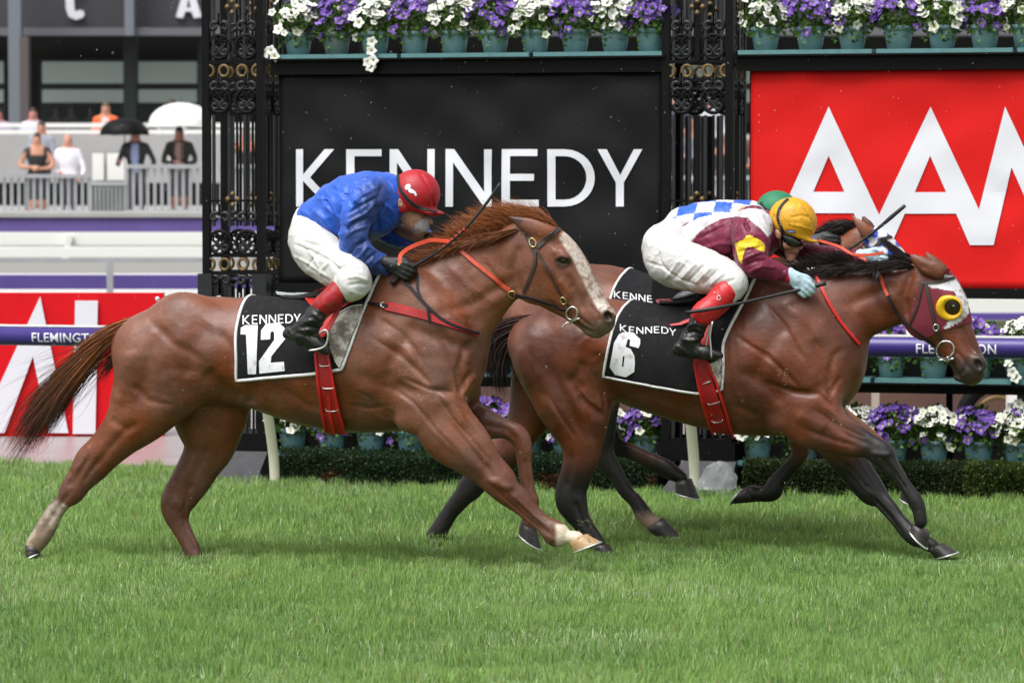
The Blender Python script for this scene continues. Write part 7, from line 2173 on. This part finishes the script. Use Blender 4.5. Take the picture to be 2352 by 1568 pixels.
silk6 = garment('silks', [
    ([(1557, 524, 1588, 574, 0, 1.15), (1598, 505, 1618, 588, 0, 1.15), (1645, 495, 1664, 602, 0, 1.15), (1690, 488, 1706, 606, 0, 1.2), (1736, 482, 1748, 592, 0, 1.2), (1766, 490, 1774, 556, 0, 1.0)], .03),
    ([(1684, 520, 1772, 515, -.12, .75), (1682, 552, 1770, 540, -.2, .8), (1688, 584, 1764, 565, -.26, .85), (1700, 614, 1758, 580, -.28, .9), (1722, 632, 1766, 592, -.28, .9), (1750, 638, 1783, 603, -.26, .9), (1780, 642, 1806, 614, -.24, .9), (1804, 648, 1826, 622, -.23, .95)], .022),
    ([(1700, 510, 1770, 520, .12, .8), (1790, 540, 1810, 590, .2, .85), (1870, 562, 1880, 600, .14, .9), (1940, 570, 1945, 602, .04, .9), (1975, 575, 1980, 604, -.01, .95)], .022)],
    Yk, M['silk'], P6, col=col_maroon, ridge=.010, wob=.004, wscale=22, h=.0056,
    relief=[([(1600, 550), (1640, 530), (1690, 505)], -.006, 4), ([(1610, 575), (1650, 560), (1690, 560)], .005, 5), ([(1716, 496), (1712, 515), (1720, 530)], -.01, 3.5), ([(1686, 556), (1712, 548), (1740, 540)], .006, 4), ([(1700, 600), (1720, 590), (1750, 578)], .006, 4), ([(1708, 612), (1735, 600), (1765, 596)], -.006, 4),
            ([(1720, 625), (1750, 612), (1785, 615)], .005, 4), ([(1690, 580), (1720, 572), (1750, 568)], -.006, 3.5), ([(1660, 600), (1680, 585), (1690, 560)], -.007, 5), ([(1620, 560), (1640, 585), (1650, 600)], .004, 5)])
br6 = garment('breeches', [
    ([(1507, 524, 1580, 560, 0, 1.2), (1488, 552, 1592, 572, 0, 1.2), (1482, 580, 1580, 590, -.02, 1.2)], .03),
    ([(1478, 582, 1572, 545, -.08, 1.0), (1490, 624, 1594, 568, -.14, .88), (1530, 641, 1622, 580, -.19, .85), (1576, 652, 1662, 596, -.23, .9), (1622, 658, 1694, 612, -.27, .95), (1650, 664, 1714, 632, -.31, 1), (1656, 664, 1713, 652, -.33, .95), (1656, 668, 1694, 688, -.35, .9)], .02),
    ([(1478, 582, 1572, 545, .08, 1.0), (1490, 624, 1594, 568, .14, .88), (1530, 641, 1622, 580, .19, .85), (1622, 658, 1694, 612, .27, .95), (1650, 664, 1714, 632, .31, 1), (1656, 668, 1694, 688, .33, .9)], .02)],
    Yk, M['breeches'], P6, col=const(WB), ridge=.005, rscale=9, wob=.002, wscale=26, h=.007,
    relief=[([(1482, 600), (1520, 612), (1560, 640), (1600, 655)], -.006, 2.5), ([(1512, 575), (1516, 600), (1530, 620)], -.006, 3)] +
            folds([[(1530, 640 - 0), (1545, 620), (1560, 598)], [(1545, 643), (1562, 622), (1580, 600)], [(1560, 646), (1580, 624), (1600, 604)], [(1578, 649), (1598, 628), (1618, 608)], [(1596, 652), (1614, 634), (1636, 612)], [(1612, 654), (1632, 636), (1652, 616)], [(1630, 656), (1648, 640), (1668, 624)], [(1640, 664), (1662, 650), (1690, 640)]], .0055, 3.2))
for sd in (-1, 1):
    yy = .39 if sd < 0 else .34
    bt = garment('boot', [([(1640, 668, 1684, 684, sd * .35, .9), (1614, 698, 1652, 718, sd * .37, .9), (1592, 718, 1632, 735, sd * yy, .9), (1580, 745, 1620, 758, sd * yy, .88), (1566, 770, 1610, 780, sd * yy, .82), (1560, 785, 1602, 800, sd * yy, .75)], .015),
                          ([(1560, 788, 1557, 818, sd * yy, .9), (1585, 788, 1584, 822, sd * yy, .85), (1612, 792, 1613, 825, sd * yy, .9), (1636, 801, 1637, 825, sd * yy, .95), (1653, 810, 1654, 823, sd * yy, 1.1)], .015)],
                 Yk, M['boot'], P6, ridge=.006, rscale=12, wob=.002, wscale=30, relief=folds([[(1580, 748), (1600, 742), (1618, 748)], [(1570, 765), (1592, 762), (1612, 768)], [(1565, 778), (1585, 782), (1606, 780)], [(1600, 725), (1604, 740), (1622, 745)]], .006, 4))
    tp = garment('boot_top', [([(1645, 656, 1692, 686, sd * .352, .95), (1620, 684, 1668, 712, sd * (yy - .02), .95), (1590, 708, 1638, 736, sd * yy, .95)], .01)], Yk, mat_simple('boot_top_red', (.55, .015, .02), rough=.4, dirt=(.15, .03, .025), dirt_amt=.5, dscale=26, dcut=.56) if sd < 0 else M['boot_red'], bt.o, ridge=.003, rscale=11, wob=.002)
    if sd < 0:
        wire(tp, 'fastener', ring_px(1651, 684, 4, 5), .002, M['cloth_white'], tp.o, lift=.003)
        wire(tp, 'fastener', [(1640, 672), (1642, 674)], .004, M['steel'], tp.o, lift=.003)
cap6 = garment('cap', [([(1838, 536, 1843, 550, 0, 4.5), (1858, 545, 1861, 557, 0, 4.6), (1872, 551, 1874, 558, 0, 5), (1878, 554, 1878, 558, 0, 6)], .012)], Yk, M['cap_yellow'], P6, h=.006,
               ells=[(1821, 507, 0, 57, .116, 53, -28, .02)], wob=.0022, wscale=30, relief=folds([[(1835, 462), (1850, 490), (1868, 540)], [(1815, 500), (1840, 495), (1865, 500)], [(1815, 515), (1840, 520), (1868, 530)], [(1775, 490), (1782, 510), (1796, 520)]], .003, 3))
recut(cap6, Yk, 1822, 538, -.40, -.91, keep=lambda p: (p[:, 0] > 1850))
strap_on(cap6, 'elastic_band', [(1810, 458), (1796, 472), (1788, 490), (1789, 508), (1797, 526), (1802, 536)], .018, M['elastic'], cap6.o, lift=.004)
for k in range(8):
    t = k / 7
    wire(cap6, 'band_print', [(1789.5 + .6 * abs(k - 3), 486 + 30 * t), (1793.5 + .6 * abs(k - 3), 485 + 30 * t)], .0011, M['print_white'], cap6.o, lift=.0078, smooth_n=1)
decal(cap6, 'badge', [[(1807, 527), (1827, 529), (1828, 535), (1808, 533)]], M['badge_blue'], cap6.o, lift=.004, step=5)
wire(cap6, 'badge_print', [(1810, 530), (1825, 532)], .0012, M['print_white'], cap6.o, lift=.007, smooth_n=1)
garment('goggles', [([(1804, 540, 1803, 553, -.080, .25), (1818, 544, 1814, 564, -.073, .3), (1831, 550, 1827, 567, -.058, .4), (1842, 556, 1839, 565, -.036, .6)], .008), ([(1838, 553, 1833, 565, .045, .6), (1844, 557, 1841, 564, -.02, .8)], .008)], Yk, M['goggle'], P6, h=.004, wob=0)
strap_on(body6, 'chin_strap', [(1796, 536), (1797, 555), (1800, 575), (1806, 594)], .012, M['elastic'], P6, lift=.003)
gl6 = glove('glove', 1842, 655, Yk - .24, -44, M['glove_blue'], P6, 1.12)
glove('glove', 2012, 592, Yk - .03, -12, M['glove_blue'], P6, 1.05, mirror=-1)
whip('black whip held level by the jockey with light blue gloves', [(1897, 650, .20), (1850, 662, .185), (1790, 676, .13), (1700, 696, .03), (1640, 708, -.04), (1575, 718, -.05)], Yk - .42, [.0125, .0125, .0085, .0075, .0105, .0105])

# ================= rider on the far side
Yl = Y3
body3 = garment('person', [
    ([(1530, 530, 1550, 570, 0, 1.1), (1592, 480, 1610, 555, 0, 1.1), (1700, 472, 1712, 545, 0, 1.2), (1745, 482, 1760, 530, 0, .8)], .03),
    ([(1690, 500, 1750, 500, -.16, .9), (1790, 530, 1800, 555, -.18, .9), (1880, 552, 1884, 566, -.08, .9)], .02),
    ([(1690, 500, 1750, 500, .16, .9), (1790, 530, 1800, 555, .18, .9), (1880, 552, 1884, 566, .08, .9)], .02),
    ([(1520, 560, 1580, 590, -.1, 1), (1590, 630, 1640, 600, -.2, 1), (1620, 660, 1660, 640, -.3, 1), (1590, 668, 1590, 690, -.34, 1), (1560, 685, 1558, 700, -.34, 1)], .02),
    ([(1520, 560, 1580, 590, .1, 1), (1590, 630, 1640, 600, .2, 1), (1620, 660, 1660, 640, .3, 1), (1590, 668, 1590, 690, .34, 1), (1560, 685, 1558, 700, .34, 1)], .02),
    ([(1750, 500, 1800, 480, 0, .95), (1760, 525, 1810, 505, 0, .85), (1780, 550, 1812, 540, 0, .7)], .02)],
    Yl, M['skin'], None, h=.011, ells=[(1786, 486, 0, 40, .075, 40, 0, .02)], col=skin_col(SKIN2), wob=0)
tag(body3.o, 'jockey in blue and white checked silks and green cap behind the maroon jockey', 'person')
P3 = body3.o
def col_check(V, px):
    x, y = px[:, 0], px[:, 1]
    u = np.floor((x - 1552 + .30 * (y - 500)) / 40.5).astype(int)
    yy = y - (485 - 22 * np.sin(np.clip((x - 1510) / 240, 0, 1) * math.pi * .9))
    v = np.floor(yy / 23.5).astype(int)
    C = np.tile(np.array((.60, .60, .64)), (len(V), 1))
    C[(u + v) % 2 == 0] = np.array((.02, .10, .52))
    return C
garment('silks', [
    ([(1520, 518, 1546, 575, 0, 1.2), (1551, 484, 1580, 572, 0, 1.15), (1592, 468, 1610, 565, 0, 1.15), (1636, 462, 1650, 560, 0, 1.15), (1706, 462, 1716, 560, 0, 1.2), (1738, 472, 1746, 545, 0, 1.0)], .03),
    ([(1700, 490, 1755, 500, -.16, .85), (1780, 520, 1795, 565, -.2, .85), (1850, 540, 1852, 572, -.12, .9), (1874, 548, 1876, 570, -.08, .9)], .022),
    ([(1700, 490, 1755, 500, .16, .85), (1780, 520, 1795, 565, .2, .85), (1850, 540, 1852, 572, .12, .9)], .022)],
    Yl, M['silk'], P3, col=col_check, ridge=.008, wob=.003, h=.0075)
garment('breeches', [
    ([(1514, 528, 1580, 575, 0, 1.15), (1505, 565, 1590, 580, 0, 1.2), (1505, 590, 1590, 590, 0, 1.2)], .03),
    ([(1510, 610, 1590, 560, -.14, .88), (1570, 640, 1640, 584, -.22, .88), (1605, 655, 1668, 616, -.28, 1), (1602, 655, 1660, 648, -.31, .95), (1600, 655, 1632, 680, -.33, .9)], .02),
    ([(1510, 610, 1590, 560, .14, .88), (1570, 640, 1640, 584, .22, .88), (1605, 655, 1668, 616, .28, 1), (1600, 655, 1632, 680, .33, .9)], .02)],
    Yl, M['breeches'], P3, col=const(WB), ridge=.005, rscale=9, wob=.002, h=.01)
for sd in (-1, 1):
    garment('boot', [([(1602, 656, 1624, 682, sd * .33, .9), (1582, 664, 1590, 694, sd * .35, .9), (1562, 672, 1566, 700, sd * .36, .9), (1550, 684, 1552, 704, sd * .36, .8)], .015), ([(1552, 690, 1550, 708, sd * .36, .9), (1570, 700, 1568, 716, sd * .36, .9), (1590, 712, 1588, 722, sd * .36, .9)], .015)], Yl, M['boot_grey'], P3, h=.007, wob=.003)
cap3 = garment('cap', [([(1822, 500, 1826, 514, 0, 2.6), (1834, 508, 1836, 516, 0, 3.2)], .012)], Yl, M['cap_green'], P3, h=.006, ells=[(1786, 484, 0, 50, .115, 46, -18, .02)], wob=.0012)
recut(cap3, Yl, 1785, 508, .35, -.93, keep=lambda p: p[:, 0] > 1815)
strap_on(cap3, 'elastic_band', [(1748, 466), (1760, 482), (1785, 488), (1800, 486)], .018, M['elastic'], cap3.o)
glove('glove', 1898, 556, Yl - .08, -10, M['glove_black'], P3, 1.1)
glove('glove', 1890, 552, Yl + .08, -10, M['glove_black'], P3, 1.0, mirror=-1)
whip('black whip raised over the far horse by the checked jockey', [(1890, 607), (1925, 588), (1957, 569), (2010, 530), (2048, 498), (2079, 472)], Yl - .10, [.009, .0075, .007, .008, .012, .010])
# ------------------------------------------------------------------ light rain in the air
def rain(n=1300):
    g = np.random.default_rng(77)
    d = 12 + 11.5 * g.random(n) ** .8
    lat = (g.random(n) * 2 - 1) * (d * PW / FPX / 2 + .6)
    z = .2 + 3.6 * g.random(n)
    P = np.outer(d, _v) + np.outer(lat, _r); P[:, 2] = z
    r = .0007 + .0007 * g.random(n) ** 2
    base = np.array([(1, 0, 0), (0, 1, 0), (-1, 0, 0), (0, -1, 0), (0, 0, 1), (0, 0, -1)], float)
    T = np.array([(0, 1, 4), (1, 2, 4), (2, 3, 4), (3, 0, 4), (1, 0, 5), (2, 1, 5), (3, 2, 5), (0, 3, 5)])
    V = P[:, None] + base[None] * r[:, None, None] * np.array([1, 1, 2.2])
    F = (T[None] + 6 * np.arange(n)[:, None, None]).reshape(-1, 3)
    o = mesh_obj('rain', V.reshape(-1, 3), F, mat_simple('raindrop', (.8, .82, .85), rough=.15, spec=.8), None, smooth=True)
    tag(o, kind='stuff')
rain()
